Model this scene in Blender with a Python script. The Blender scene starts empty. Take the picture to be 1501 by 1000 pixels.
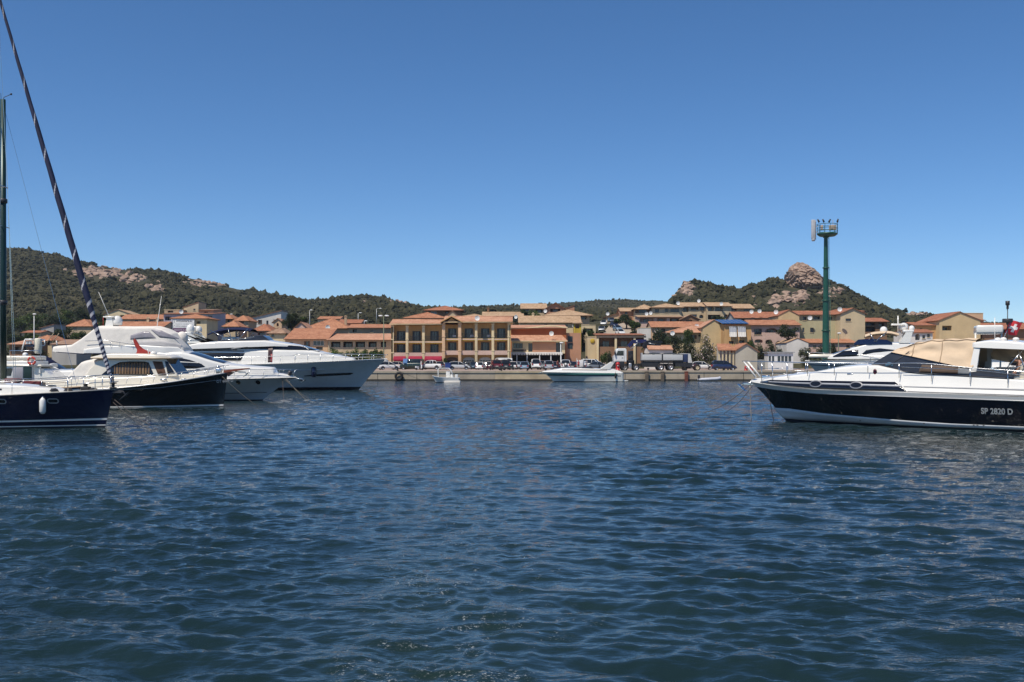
import bpy, bmesh, math, random
import numpy as np
from mathutils import Vector, Matrix, Euler
R = math.radians
random.seed(7)
SC = bpy.context.scene
COL = SC.collection

# ------------------------------------------------------------------ camera, sky, sun, exposure
HC = 3.0                                    # eye height above the water
cam = bpy.data.objects.new('camera', bpy.data.cameras.new('camera'))
COL.objects.link(cam)
cam.location = (0, 0, HC)
cam.rotation_euler = (R(90), 0, 0)
cam.data.sensor_width = 36.0
cam.data.lens = 35.98
cam.data.shift_y = 0.02
cam.data.clip_start = 0.1
cam.data.clip_end = 6000
SC.camera = cam
SUN_EL, SUN_AZ = 60.0, 220.0                # degrees, azimuth clockwise from +Y
W = bpy.data.worlds.new("World"); SC.world = W; W.use_nodes = True
nt = W.node_tree
bg = nt.nodes['Background']
sky = nt.nodes.new('ShaderNodeTexSky')
sky.sky_type = 'NISHITA'; sky.sun_disc = False
sky.sun_elevation = R(SUN_EL); sky.sun_rotation = R(SUN_AZ)
sky.altitude = 1800; sky.air_density = 0.85; sky.dust_density = 0.0; sky.ozone_density = 4.5
hs = nt.nodes.new('ShaderNodeHueSaturation'); hs.inputs['Saturation'].default_value = 1.17; hs.inputs['Hue'].default_value = .500
nt.links.new(sky.outputs[0], hs.inputs['Color']); nt.links.new(hs.outputs[0], bg.inputs[0])
bg.inputs[1].default_value = 0.108
sl = bpy.data.lights.new('sun', 'SUN'); so = bpy.data.objects.new('sun', sl); COL.objects.link(so)
sl.energy = 4.2; sl.angle = R(0.5); sl.color = (1.0, 0.925, 0.81)
sd = Vector((math.sin(R(SUN_AZ))*math.cos(R(SUN_EL)), math.cos(R(SUN_AZ))*math.cos(R(SUN_EL)), math.sin(R(SUN_EL))))
so.rotation_euler = sd.to_track_quat('Z', 'Y').to_euler()
SC.view_settings.view_transform = 'Standard'
try: SC.view_settings.look = 'None'
except Exception: pass
SC.view_settings.exposure = 0.22; SC.view_settings.gamma = 1.0
SC.cycles.max_bounces = 6; SC.cycles.glossy_bounces = 4; SC.cycles.transmission_bounces = 4
SC.cycles.transparent_max_bounces = 8
SC.cycles.use_denoising = True

# ------------------------------------------------------------------ helpers
def PX(px, Y): return (px-750.5)/1500.0*Y
def PZ(py, Y): return HC-(py-530.0)/1500.0*Y

def tag(o, label=None, cat=None, group=None, kind=None):
    if label: o['label'] = label
    if cat: o['category'] = cat
    if group: o['group'] = group
    if kind: o['kind'] = kind
    return o

def empty(name, loc, rz=0.0, label=None, cat=None, group=None):
    o = bpy.data.objects.new(name, None); COL.objects.link(o)
    o.location = loc; o.rotation_euler = (0, 0, rz); o.empty_display_size = 0.2
    return tag(o, label, cat, group)

KIDS = {}
def adopt(c, p):
    c.parent = p
    KIDS.setdefault(p, []).append(c)

def copy_tree(o, parent=None):
    c = o.copy(); COL.objects.link(c)
    if parent is not None: adopt(c, parent)
    for ch in KIDS.get(o, []): copy_tree(ch, c)
    return c

class MB:
    """collects faces; build() links them as one mesh object"""
    def __init__(self): self.v = []; self.f = []; self.m = []; self.s = []; self.X = None
    def add(self, vs, fs, mi=0, smooth=False):
        n = len(self.v)
        if self.X is not None: vs = [self.X @ Vector(p) for p in vs]
        self.v.extend([tuple(p) for p in vs])
        for f in fs:
            self.f.append(tuple(n+i for i in f)); self.m.append(mi); self.s.append(smooth)
        return self
    def box(self, x0, x1, y0, y1, z0, z1, mi=0):
        return self.add([(x0,y0,z0),(x1,y0,z0),(x1,y1,z0),(x0,y1,z0),(x0,y0,z1),(x1,y0,z1),(x1,y1,z1),(x0,y1,z1)],
            [(0,3,2,1),(4,5,6,7),(0,1,5,4),(1,2,6,5),(2,3,7,6),(3,0,4,7)], mi)
    def cbox(self, x0, x1, y0, y1, z0, z1, c=0.02, mi=0):
        """box with chamfered edges"""
        bm = bmesh.new(); bmesh.ops.create_cube(bm, size=1.0)
        for v in bm.verts: v.co = ((x0+x1)/2+v.co.x*(x1-x0), (y0+y1)/2+v.co.y*(y1-y0), (z0+z1)/2+v.co.z*(z1-z0))
        bmesh.ops.bevel(bm, geom=bm.edges[:], offset=min(c, .45*min(abs(x1-x0), abs(y1-y0), abs(z1-z0))), segments=2, affect='EDGES', profile=.6)
        bm.verts.index_update()
        self.add([v.co[:] for v in bm.verts], [tuple(v.index for v in f.verts) for f in bm.faces], mi, True); bm.free(); return self
    def grid(self, rows, mi=0, smooth=True, close=False, flip=False):
        """rows: list of equal-length point lists"""
        nr, nc = len(rows), len(rows[0]); vs = [p for r in rows for p in r]; fs = []
        for i in range(nr-1):
            for j in range(nc if close else nc-1):
                k = (j+1) % nc
                q = (i*nc+j, i*nc+k, (i+1)*nc+k, (i+1)*nc+j)
                fs.append(q[::-1] if flip else q)
        return self.add(vs, fs, mi, smooth)
    def tube(self, pts, r, n=6, mi=0, cap=True):
        pts = [Vector(p) for p in pts]; rs = r if isinstance(r, (list, tuple)) else [r]*len(pts)
        rings = []; up = None
        for i, p in enumerate(pts):
            d = (pts[min(i+1, len(pts)-1)]-pts[max(i-1, 0)]).normalized()
            a = Vector((0,0,1)) if abs(d.z) < .9 else Vector((1,0,0))
            if up is not None: a = up
            s = d.cross(a); 
            if s.length < 1e-6: s = d.cross(Vector((0,1,0)))
            s.normalize(); up = s.cross(d).normalized()
            rings.append([p+(s*math.cos(t)+up*math.sin(t))*rs[i] for t in [2*math.pi*k/n for k in range(n)]])
        self.grid(rings, mi, n > 4, True)
        if cap:
            self.add(rings[0], [tuple(range(n))], mi); self.add(rings[-1], [tuple(range(n))[::-1]], mi)
        return self
    def lathe(self, prof, c=(0,0,0), axis='Z', n=16, mi=0, smooth=True):
        rows = []
        for rr, h in prof:
            row = []
            for k in range(n):
                t = 2*math.pi*k/n; a, b = rr*math.cos(t), rr*math.sin(t)
                row.append({'Z': (c[0]+a, c[1]+b, c[2]+h), 'Y': (c[0]+b, c[1]+h, c[2]+a), 'X': (c[0]+h, c[1]+a, c[2]+b)}[axis])
            rows.append(row)
        return self.grid(rows, mi, smooth, True)
    def ball(self, c, r, n=12, mi=0, sq=(1,1,1)):
        m = max(4, n//2); rows = []
        for i in range(m+1):
            p = math.pi*i/m
            rows.append([(c[0]+r*sq[0]*math.sin(p)*math.cos(2*math.pi*k/n), c[1]+r*sq[1]*math.sin(p)*math.sin(2*math.pi*k/n), c[2]-r*sq[2]*math.cos(p)) for k in range(n)])
        return self.grid(rows, mi, True, True)
    def prism(self, out, a, b, axis='Y', mi=0, smooth=False):
        """outline (u,w) extruded from a to b along axis; Y: (u,.,w), X: (.,u,w), Z: (u,w,.)"""
        n = len(out)
        P = lambda u, w, t: {'Y': (u,t,w), 'X': (t,u,w), 'Z': (u,w,t)}[axis]
        vs = [P(u,w,a) for u,w in out]+[P(u,w,b) for u,w in out]
        self.add(vs, [(i,(i+1)%n,n+(i+1)%n,n+i) for i in range(n)], mi, smooth)
        self.add(vs[:n], [tuple(range(n))[::-1]], mi); return self.add(vs[n:], [tuple(range(n))], mi)
    def build(self, name, mats, parent=None, loc=None, fix=False):
        me = bpy.data.meshes.new(name); me.from_pydata(self.v, [], self.f)
        if not isinstance(mats, (list, tuple)): mats = [mats]
        for m in mats: me.materials.append(m)
        me.polygons.foreach_set('material_index', self.m)
        me.polygons.foreach_set('use_smooth', self.s)
        bm = bmesh.new(); bm.from_mesh(me)
        bmesh.ops.remove_doubles(bm, verts=bm.verts[:], dist=1e-5)
        bmesh.ops.recalc_face_normals(bm, faces=bm.faces[:])
        bm.to_mesh(me); bm.free()
        o = bpy.data.objects.new(name, me); COL.objects.link(o)
        if parent is not None: adopt(o, parent)
        if loc is not None: o.location = loc
        return o

def raw_mesh(name, V, F, mats, smooth=True, parent=None, mi=None):
    """fast numpy mesh; V (n,3), F (m,k)"""
    me = bpy.data.meshes.new(name); V = np.asarray(V, np.float32); F = np.asarray(F, np.int32)
    me.vertices.add(len(V)); me.vertices.foreach_set('co', V.ravel())
    k = F.shape[1]; me.loops.add(F.size); me.loops.foreach_set('vertex_index', F.ravel())
    me.polygons.add(len(F)); me.polygons.foreach_set('loop_start', np.arange(0, F.size, k, dtype=np.int32))
    me.polygons.foreach_set('loop_total', np.full(len(F), k, np.int32))
    me.polygons.foreach_set('use_smooth', np.full(len(F), smooth))
    for m in (mats if isinstance(mats, (list, tuple)) else [mats]): me.materials.append(m)
    if mi is not None: me.polygons.foreach_set('material_index', np.asarray(mi, np.int32))
    me.update(calc_edges=True); me.validate()
    o = bpy.data.objects.new(name, me); COL.objects.link(o)
    if parent is not None: adopt(o, parent)
    return o

def interp(x, pts, smooth=True):
    """piecewise curve through (x, y) points, eased (monotone cubic) or straight"""
    xs = [p[0] for p in pts]; ys = [p[1] for p in pts]
    if x <= xs[0]: return ys[0]
    if x >= xs[-1]: return ys[-1]
    for i in range(len(xs)-1):
        if x <= xs[i+1]: break
    h = xs[i+1]-xs[i]; t = (x-xs[i])/h
    if not smooth: return ys[i]+(ys[i+1]-ys[i])*t
    def sl_(j):
        if j == 0: return (ys[1]-ys[0])/(xs[1]-xs[0])
        if j == len(xs)-1: return (ys[-1]-ys[-2])/(xs[-1]-xs[-2])
        a = (ys[j]-ys[j-1])/(xs[j]-xs[j-1]); b = (ys[j+1]-ys[j])/(xs[j+1]-xs[j])
        return 0 if a*b <= 0 else 2*a*b/(a+b)
    m0, m1 = sl_(i)*h, sl_(i+1)*h
    return (2*t**3-3*t*t+1)*ys[i]+(t**3-2*t*t+t)*m0+(-2*t**3+3*t*t)*ys[i+1]+(t**3-t*t)*m1

def vnoise(x, y, seed=0):
    """vectorised value noise in [-1,1]"""
    rs = np.random.RandomState(seed); T = rs.rand(256, 256)*2-1
    xi = np.floor(x).astype(int); yi = np.floor(y).astype(int); fx = x-xi; fy = y-yi
    fx = fx*fx*(3-2*fx); fy = fy*fy*(3-2*fy)
    g = lambda a, b: T[a % 256, b % 256]
    return (g(xi,yi)*(1-fx)+g(xi+1,yi)*fx)*(1-fy)+(g(xi,yi+1)*(1-fx)+g(xi+1,yi+1)*fx)*fy
def fbm(x, y, o=4, seed=0):
    s = 0; a = 1; n = 0
    for i in range(o):
        s = s+a*vnoise(x*2**i, y*2**i, seed+i); n += a; a *= .5
    return s/n

# ------------------------------------------------------------------ materials
def mat(name, col, rough=.55, metal=0.0, var=.12, scale=2.0, col2=None, bump=0.0, bscale=30.0, spec=.5, stretch=None, coat=0.0, dirt=None):
    m = bpy.data.materials.new(name); m.use_nodes = True; t = m.node_tree; N = t.nodes; L = t.links
    b = N['Principled BSDF']; b.inputs['Roughness'].default_value = rough; b.inputs['Metallic'].default_value = metal
    b.inputs['Specular IOR Level'].default_value = spec
    if coat: b.inputs['Coat Weight'].default_value = coat; b.inputs['Coat Roughness'].default_value = .04
    tc = N.new('ShaderNodeTexCoord'); mp = N.new('ShaderNodeMapping'); L.new(tc.outputs['Object'], mp.inputs[0])
    if stretch: mp.inputs['Scale'].default_value = stretch
    nz = N.new('ShaderNodeTexNoise'); nz.inputs['Scale'].default_value = scale; nz.inputs['Detail'].default_value = 6; nz.inputs['Roughness'].default_value = .65
    L.new(mp.outputs[0], nz.inputs['Vector'])
    rp = N.new('ShaderNodeValToRGB'); rp.color_ramp.elements[0].position = .3; rp.color_ramp.elements[1].position = .7
    c2 = col2 or tuple(min(1, c*(1+var)) for c in col); c1 = col if col2 else tuple(c*(1-var) for c in col)
    rp.color_ramp.elements[0].color = (*c1, 1); rp.color_ramp.elements[1].color = (*c2, 1)
    L.new(nz.outputs['Fac'], rp.inputs[0]); out = rp.outputs[0]
    if dirt:
        nd = N.new('ShaderNodeTexNoise'); nd.inputs['Scale'].default_value = dirt[1]; nd.inputs['Detail'].default_value = 8
        md = N.new('ShaderNodeMapping'); L.new(tc.outputs['Object'], md.inputs[0]); md.inputs['Scale'].default_value = dirt[3] if len(dirt) > 3 else (1,1,1)
        L.new(md.outputs[0], nd.inputs['Vector'])
        r2 = N.new('ShaderNodeValToRGB'); r2.color_ramp.elements[0].position = .48; r2.color_ramp.elements[1].position = .75
        L.new(nd.outputs['Fac'], r2.inputs[0])
        mu = N.new('ShaderNodeMath'); mu.operation = 'MULTIPLY'; mu.inputs[1].default_value = dirt[2]; L.new(r2.outputs[0], mu.inputs[0])
        mx = N.new('ShaderNodeMix'); mx.data_type = 'RGBA'; L.new(mu.outputs[0], mx.inputs[0]); L.new(out, mx.inputs[6]); mx.inputs[7].default_value = (*dirt[0], 1); out = mx.outputs[2]
    L.new(out, b.inputs['Base Color'])
    if bump:
        n2 = N.new('ShaderNodeTexNoise'); n2.inputs['Scale'].default_value = bscale; n2.inputs['Detail'].default_value = 4; L.new(mp.outputs[0], n2.inputs['Vector'])
        bp = N.new('ShaderNodeBump'); bp.inputs['Strength'].default_value = bump; bp.inputs['Distance'].default_value = .05; L.new(n2.outputs['Fac'], bp.inputs['Height']); L.new(bp.outputs[0], b.inputs['Normal'])
    return m

def glassy(name, col, rough=.05):
    return mat(name, col, rough, 0, .25, 1.2, spec=.6)

def wall_mat(name, col):
    g = sum(col)/3
    return mat(name, col, .9, 0, .1, .35, bump=.25, bscale=8, spec=.2, dirt=(tuple(c*.62+g*.06 for c in col), .5, .55, (1,1,.22)))

def roof_mat(name, c1, c2):
    """fired clay pan tiles: rows and columns of small tiles with colour differences"""
    m = bpy.data.materials.new(name); m.use_nodes = True; t = m.node_tree; N = t.nodes; L = t.links; b = N['Principled BSDF']
    b.inputs['Roughness'].default_value = .85; b.inputs['Specular IOR Level'].default_value = .2
    tc = N.new('ShaderNodeTexCoord')
    mp = N.new('ShaderNodeMapping'); mp.inputs['Scale'].default_value = (3.2, 2.4, 2.4); L.new(tc.outputs['Object'], mp.inputs[0])
    vo = N.new('ShaderNodeTexVoronoi'); vo.inputs['Scale'].default_value = 1.0; L.new(mp.outputs[0], vo.inputs['Vector'])
    nz = N.new('ShaderNodeTexNoise'); nz.inputs['Scale'].default_value = .45; nz.inputs['Detail'].default_value = 8; nz.inputs['Roughness'].default_value = .7; L.new(tc.outputs['Object'], nz.inputs['Vector'])
    ad = N.new('ShaderNodeMath'); ad.operation = 'MULTIPLY_ADD'; ad.inputs[1].default_value = .35
    sp = N.new('ShaderNodeSeparateColor'); L.new(vo.outputs['Color'], sp.inputs[0]); L.new(sp.outputs[0], ad.inputs[0])
    sb = N.new('ShaderNodeMath'); sb.operation = 'SUBTRACT'; L.new(nz.outputs['Fac'], sb.inputs[0]); sb.inputs[1].default_value = .17; L.new(sb.outputs[0], ad.inputs[2])
    rp = N.new('ShaderNodeValToRGB'); e = rp.color_ramp.elements; e[0].position = .22; e[1].position = .78
    e[0].color = (*c1, 1); e[1].color = (*c2, 1); L.new(ad.outputs[0], rp.inputs[0]); L.new(rp.outputs[0], b.inputs['Base Color'])
    wv = N.new('ShaderNodeTexWave'); wv.wave_type = 'BANDS'; wv.bands_direction = 'X'; wv.inputs['Scale'].default_value = 1.3; wv.inputs['Distortion'].default_value = .6
    L.new(tc.outputs['Object'], wv.inputs['Vector'])
    bp = N.new('ShaderNodeBump'); bp.inputs['Strength'].default_value = .45; bp.inputs['Distance'].default_value = .08; L.new(wv.outputs['Fac'], bp.inputs['Height']); L.new(bp.outputs[0], b.inputs['Normal'])
    return m

def attr_mat(name, attr, c1, c2, rough=.8, trans=0.0, spec=.25):
    """colour between c1 and c2 by a per-piece random attribute (leaves, bushes)"""
    m = bpy.data.materials.new(name); m.use_nodes = True; t = m.node_tree; N = t.nodes; L = t.links; b = N['Principled BSDF']
    b.inputs['Roughness'].default_value = rough; b.inputs['Specular IOR Level'].default_value = spec
    at = N.new('ShaderNodeAttribute'); at.attribute_name = attr
    rp = N.new('ShaderNodeValToRGB'); rp.color_ramp.elements[0].color = (*c1, 1); rp.color_ramp.elements[1].color = (*c2, 1)
    L.new(at.outputs['Fac'], rp.inputs[0]); L.new(rp.outputs[0], b.inputs['Base Color'])
    if trans:
        tl = N.new('ShaderNodeBsdfTranslucent'); L.new(rp.outputs[0], tl.inputs[0]); mx = N.new('ShaderNodeMixShader'); mx.inputs[0].default_value = trans
        L.new(b.outputs[0], mx.inputs[1]); L.new(tl.outputs[0], mx.inputs[2]); L.new(mx.outputs[0], N['Material Output'].inputs[0])
    return m

white_gel = mat('white gelcoat', (.76,.74,.69), .18, 0, .03, .6, coat=.4)
cream_gel = mat('cream gelcoat', (.78,.72,.60), .22, 0, .04, .6, coat=.3)
grey_gel = mat('pale grey gelcoat', (.50,.52,.53), .2, 0, .06, .6, coat=.3)
navy_gel = mat('navy gelcoat', (.006,.008,.035), .1, 0, .2, .5, coat=.5)
black_gel = mat('black gelcoat', (.006,.006,.009), .1, 0, .2, .5, coat=.5)
dknavy_gel = mat('dark blue black gelcoat', (.005,.006,.014), .1, 0, .2, .5, coat=.5)
deck_tan = mat('teak deck', (.36,.25,.15), .7, 0, .2, 3, stretch=(.4,8,1))
teak = mat('varnished teak', (.22,.06,.03), .3, 0, .25, 3, stretch=(.6,6,6))
steel = mat('polished steel', (.62,.62,.62), .18, 1.0, .08, 4)
dark_glass = glassy('dark boat glass', (.010,.011,.014))
tint_glass = glassy('tinted screen', (.035,.038,.045), .08)
house_glass = glassy('house glass', (.03,.038,.05), .1)
canvas_w = mat('white canvas', (.70,.66,.60), .9, 0, .08, 1.5, bump=.5, bscale=2.5, spec=.1)
canvas_b = mat('beige canvas', (.60,.46,.32), .9, 0, .1, 1.2, bump=.6, bscale=2.0, spec=.1)
canvas_n = mat('navy canvas', (.012,.016,.05), .8, 0, .2, 1.5, spec=.2)
vinyl = mat('clear vinyl window', (.30,.28,.30), .15, 0, .2, 1.5)
rubber = mat('black rubber', (.012,.012,.013), .7, 0, .3, 6)
rope_m = mat('mooring rope', (.30,.26,.19), .9, 0, .2, 8)
chrome_b = mat('bright white paint', (.8,.8,.8), .3, 0, .03, 2)
red_p = mat('red paint', (.45,.02,.02), .4, 0, .15, 2)
curtain_m = mat('brown curtain', (.10,.055,.03), .9, 0, .5, 2.5, col2=(.28,.18,.10), stretch=(5,1,.2))
stripe_silver = mat('silver stripe', (.45,.45,.46), .3, .3, .08, 2)
# ------------------------------------------------------------------ terrain
LH = [(-400,372),(-150,362),(0,364),(25,363),(50,368),(75,373),(100,380),(130,386),(160,391),(200,397),(230,400),(260,405),(300,412),(350,425),(400,434),(430,439),(455,444),(480,443),(500,440),(540,440),(575,444),(600,453),(625,459),(660,464),(720,474),(800,484)]
RH = [(930,480),(960,466),(980,450),(990,436),(998,424),(1005,414),(1018,412),(1035,417),(1060,423),(1085,423),(1110,419),(1130,412),(1140,411),(1152,418),(1165,422),(1190,424),(1204,421),(1212,413),(1225,418),(1250,431),(1275,444),(1300,452),(1330,456),(1370,462),(1400,468),(1450,476),(1550,484),(1900,492)]
MH = [(p, q+5) for p, q in [(300,470),(600,462),(640,459),(700,457),(760,457),(800,454),(840,450),(880,445),(920,443),(960,445),(1000,450),(1100,460),(1300,462),(1340,458),(1370,461),(1420,468),(1600,470)]]
def prof(px, pts): return np.interp(px, [p[0] for p in pts], [p[1] for p in pts])
def sst(t): t = np.clip(t, 0, 1); return t*t*(3-2*t)
def town(x, y):
    px = 750.5+1500*x/np.maximum(y, 1)
    k = np.interp(px, [-200, 150, 420, 700, 1200, 1300, 1500], [.55, .6, .75, 1, 1, .7, .45])
    return .9+k*(13.2*np.clip((y-212)/95, 0, 1)+.055*np.maximum(0, y-305))
def ground(x, y):
    x = np.asarray(x, float); y = np.asarray(y, float)
    px = 750.5+1500*x/np.maximum(y, 1)
    T = town(x, y); z = T.copy()
    for P_, Yr, Yf, Wd, pw in ((LH, 800, 330, 500, 1.25), (RH, 590, 370, 260, 1.15), (MH, 1350, 700, 600, 1.2)):
        zr = HC+(530-prof(px, P_))/1500*Yr
        t = np.clip((y-Yf)/(Yr-Yf), 0, 1)
        s = np.where(y < Yr, t**pw*.75+.25*sst(t), 1-.8*sst((y-Yr)/Wd))
        z = np.maximum(z, T+(np.maximum(zr, T)-T)*s)
    amp = np.clip((y-330)/200, 0, 1)
    return z+amp*(fbm(x/38, y/38, 4, 3)*3.2-.9)
ys = 199*np.exp(np.linspace(0, math.log(2000/199), 230)); as_ = np.linspace(-.78, .78, 520)
YY, AA = np.meshgrid(ys, as_, indexing='ij'); XX = AA*YY; ZZ = ground(XX, YY)
V = np.stack([XX, YY, ZZ], -1).reshape(-1, 3); nr, nc = YY.shape
I = np.arange(nr*nc).reshape(nr, nc); F = np.stack([I[:-1,:-1], I[:-1,1:], I[1:,1:], I[1:,:-1]], -1).reshape(-1, 4)
def hill_mat():
    m = mat('maquis ground', (.030,.033,.016), .95, 0, 0, .05, col2=(.085,.075,.045), bump=.6, bscale=.6, spec=.1)
    return m
ter = tag(raw_mesh('hills', V, F, hill_mat(), True), kind='structure')
# plaza on the quay
pav = mat('pinkish plaza paving', (.33,.25,.21), .9, 0, .15, .25, dirt=((.20,.17,.15), .35, .5), spec=.2)
g = MB(); g.box(-260, 260, 160.5, 235, -1, 1.5); tag(g.build('plaza', pav), kind='structure')
conc = mat('quay concrete', (.42,.35,.26), .9, 0, .15, .4, bump=.3, bscale=5, dirt=((.12,.10,.08), .35, .7, (1,1,.35)), spec=.2)
sandc = mat('sandy concrete', (.55,.44,.29), .9, 0, .15, .5, bump=.3, bscale=5, dirt=((.2,.15,.1), .4, .5), spec=.2)
algae = mat('wet weed on the wall', (.035,.030,.022), .6, 0, .3, 1.5)
def qx(px): return PX(px, 160)
g = MB()
for a, b, k, zt in ((-420, 725.5, 0, 1.42), (725.8, 858, 1, 1.44), (858.3, 1900, 0, 1.52)):
    x0, x1 = qx(a), qx(b)
    g.box(x0, x1, 160.0, 160.48, .22, zt-.22, k); g.box(x0, x1, 160.03, 160.48, -1.5, .22, 2)
    g.box(x0, x1, 159.9, 160.49, zt-.22, zt+.085, k)
    if k == 0:
        n = int((x1-x0)/6)
        for i in range(1, n): xx = x0+(x1-x0)*i/n; g.box(xx-.04, xx+.04, 159.985, 160.2, .2, zt-.22, 2)
tag(g.build('quay_wall', [conc, sandc, algae]), 'long concrete quay wall with dark weed along the waterline', 'quay wall')
# street that climbs from the plaza between the houses
strm = mat('street concrete', (.38,.31,.24), .9, 0, .15, .3, dirt=((.2,.17,.14), .3, .5), spec=.2)
rows = []
for Yc, pa, pb in ((192,838,872),(200,838,878),(212,846,890),(230,862,908),(250,874,925),(270,880,930),(290,888,925),(310,896,925),(330,905,932)):
    xa, xb = PX(pa, Yc), PX(pb, Yc)
    z = 1.53 if Yc < 196 else float(max(town(xa, Yc), town(xb, Yc), 1.5))+.3
    rows.append([(xa+(xb-xa)*i/8, Yc, z) for i in range(9)])
tag(MB().grid(rows).build('street', strm), kind='structure')

# ------------------------------------------------------------------ water
def build_water():
    nr, nc = 760, 860
    yr = 4.6*np.exp(np.linspace(0, math.log(160.2/4.6), nr)); ac = np.linspace(-.80, .80, nc)
    Y, A = np.meshgrid(yr, ac, indexing='ij'); X = A*Y
    dx = 1.6/nc*Y; dy = Y*(math.log(160.2/4.6)/nr)
    rs = np.random.RandomState(5); Z = np.zeros_like(X)
    wx = X+.28*fbm(X/4, Y/4, 2, 50); wy = Y+.28*fbm(X/4, Y/4, 2, 60)
    calm = np.exp(-((X+.045*Y+.02*Y*vnoise(Y/9, Y*0, 33))/(1.0+.075*Y))**2)            *np.clip((62-Y)/38, 0, 1)   # stirred, flatter strip of the wake
    core = np.exp(-((X+.045*Y+.02*Y*vnoise(Y/9, Y*0, 33)+.25*fbm(X*0, Y/2.5, 2, 35)*(1+Y/20))/(.75+.055*Y))**2)*np.clip((50-Y)/25, 0, 1)   # churned middle of the strip
    patch = .72+.5*fbm(X/7, Y/9, 3, 70)
    for i in range(110):
        lam = .15*(15 ** rs.rand()**.9); k = 2*math.pi/lam
        th = math.pi/2+(rs.randn()*.28-.30 if i % 3 else rs.randn()*.5+.45); kx, ky = k*math.cos(th), k*math.sin(th)
        a = .0058*lam**.74*(.6+.8*rs.rand())
        if lam > 1.6: a *= .6
        if lam > 2.6: a *= .6
        att = np.clip((lam/np.maximum(dx*abs(math.cos(th)), dy*abs(math.sin(th)))-2.2)/2.0, 0, 1)
        ph = kx*wx+ky*wy+rs.rand()*6.28
        s = np.sin(ph); s = s+.13*np.sin(2*ph+1.57)          # peaked crests
        Z += a*att*s*patch*(1-.90*calm)
    for sc_, am in ((1.0, .030), (.42, .024), (.19, .012)):    # boils of the wake
        att = np.clip(sc_/np.maximum(dx, dy)/3-.3, 0, 1)
        Z += am*att*np.clip(core+.12*calm, 0, 1)*(1-np.abs(fbm(X/sc_, Y/sc_, 2, 80+int(sc_*100)))*2)
    # foam: small broken flecks strung along the seams of the stirred strip, close by
    seam = 1-np.abs(fbm(X/1.3+fbm(X/.5, Y/.5, 2, 91)*.5, Y/.8, 3, 90))*5.5
    fleck = fbm(X/.11, Y/.2, 4, 97)
    foam = np.clip((.75*seam+1.3*fleck-.25)/.8, 0, 1)*np.clip(core*1.6-.25, 0, 1)*np.clip((26-Y)/12, 0, 1)*np.clip(Z*22+.35, 0, 1)
    chop = np.clip(.78+.55*fbm(X/6+9, Y/11, 3, 71), .3, 1.2)*(1-.80*np.clip(calm-core, 0, 1)*np.clip((75-Y)/45, .12, 1)*(.6+.4*fbm(X/2, Y/5, 3, 72)))*(1+np.clip((Y-22)/45, 0, 1.6))
    V = np.stack([X, Y, Z], -1).reshape(-1, 3)
    I = np.arange(nr*nc).reshape(nr, nc); F = np.stack([I[:-1,:-1], I[:-1,1:], I[1:,1:], I[1:,:-1]], -1).reshape(-1, 4)
    m = bpy.data.materials.new('harbour water'); m.use_nodes = True; t = m.node_tree; N = t.nodes; L = t.links; b = N['Principled BSDF']
    tc = N.new('ShaderNodeTexCoord')
    n0 = N.new('ShaderNodeTexNoise'); n0.inputs['Scale'].default_value = .12; n0.inputs['Detail'].default_value = 3; L.new(tc.outputs['Object'], n0.inputs['Vector'])
    rp = N.new('ShaderNodeValToRGB'); rp.color_ramp.elements[0].position = .35; rp.color_ramp.elements[1].position = .65
    rp.color_ramp.elements[0].color = (.0075,.018,.020,1); rp.color_ramp.elements[1].color = (.011,.025,.027,1); L.new(n0.outputs['Fac'], rp.inputs[0])
    sa = N.new('ShaderNodeAttribute'); sa.attribute_name = 'stir'; sm_ = N.new('ShaderNodeMix'); sm_.data_type = 'RGBA'; L.new(sa.outputs['Fac'], sm_.inputs[0]); L.new(rp.outputs[0], sm_.inputs[6]); sm_.inputs[7].default_value = (.013,.026,.022,1)
    at = N.new('ShaderNodeAttribute'); at.attribute_name = 'foam'
    nf = N.new('ShaderNodeTexNoise'); nf.inputs['Scale'].default_value = 26; nf.inputs['Detail'].default_value = 4; nf.inputs['Roughness'].default_value = .7; L.new(tc.outputs['Object'], nf.inputs['Vector'])
    rf_ = N.new('ShaderNodeValToRGB'); rf_.color_ramp.elements[0].position = .55; rf_.color_ramp.elements[1].position = .72; L.new(nf.outputs['Fac'], rf_.inputs[0])
    fm = N.new('ShaderNodeMath'); fm.operation = 'MULTIPLY'; L.new(rf_.outputs[0], fm.inputs[0]); L.new(at.outputs['Fac'], fm.inputs[1])
    mx = N.new('ShaderNodeMix'); mx.data_type = 'RGBA'; L.new(fm.outputs[0], mx.inputs[0]); L.new(sm_.outputs[2], mx.inputs[6]); mx.inputs[7].default_value = (.55,.58,.58,1)
    L.new(mx.outputs[2], b.inputs['Base Color'])
    mr = N.new('ShaderNodeMapRange'); mr.inputs[3].default_value = .06; mr.inputs[4].default_value = .7; L.new(fm.outputs[0], mr.inputs[0]); L.new(mr.outputs[0], b.inputs['Roughness'])
    b.inputs['IOR'].default_value = 1.333; b.inputs['Specular IOR Level'].default_value = .5
    ch_ = N.new('ShaderNodeAttribute'); ch_.attribute_name = 'chop'
    prev = None
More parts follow.
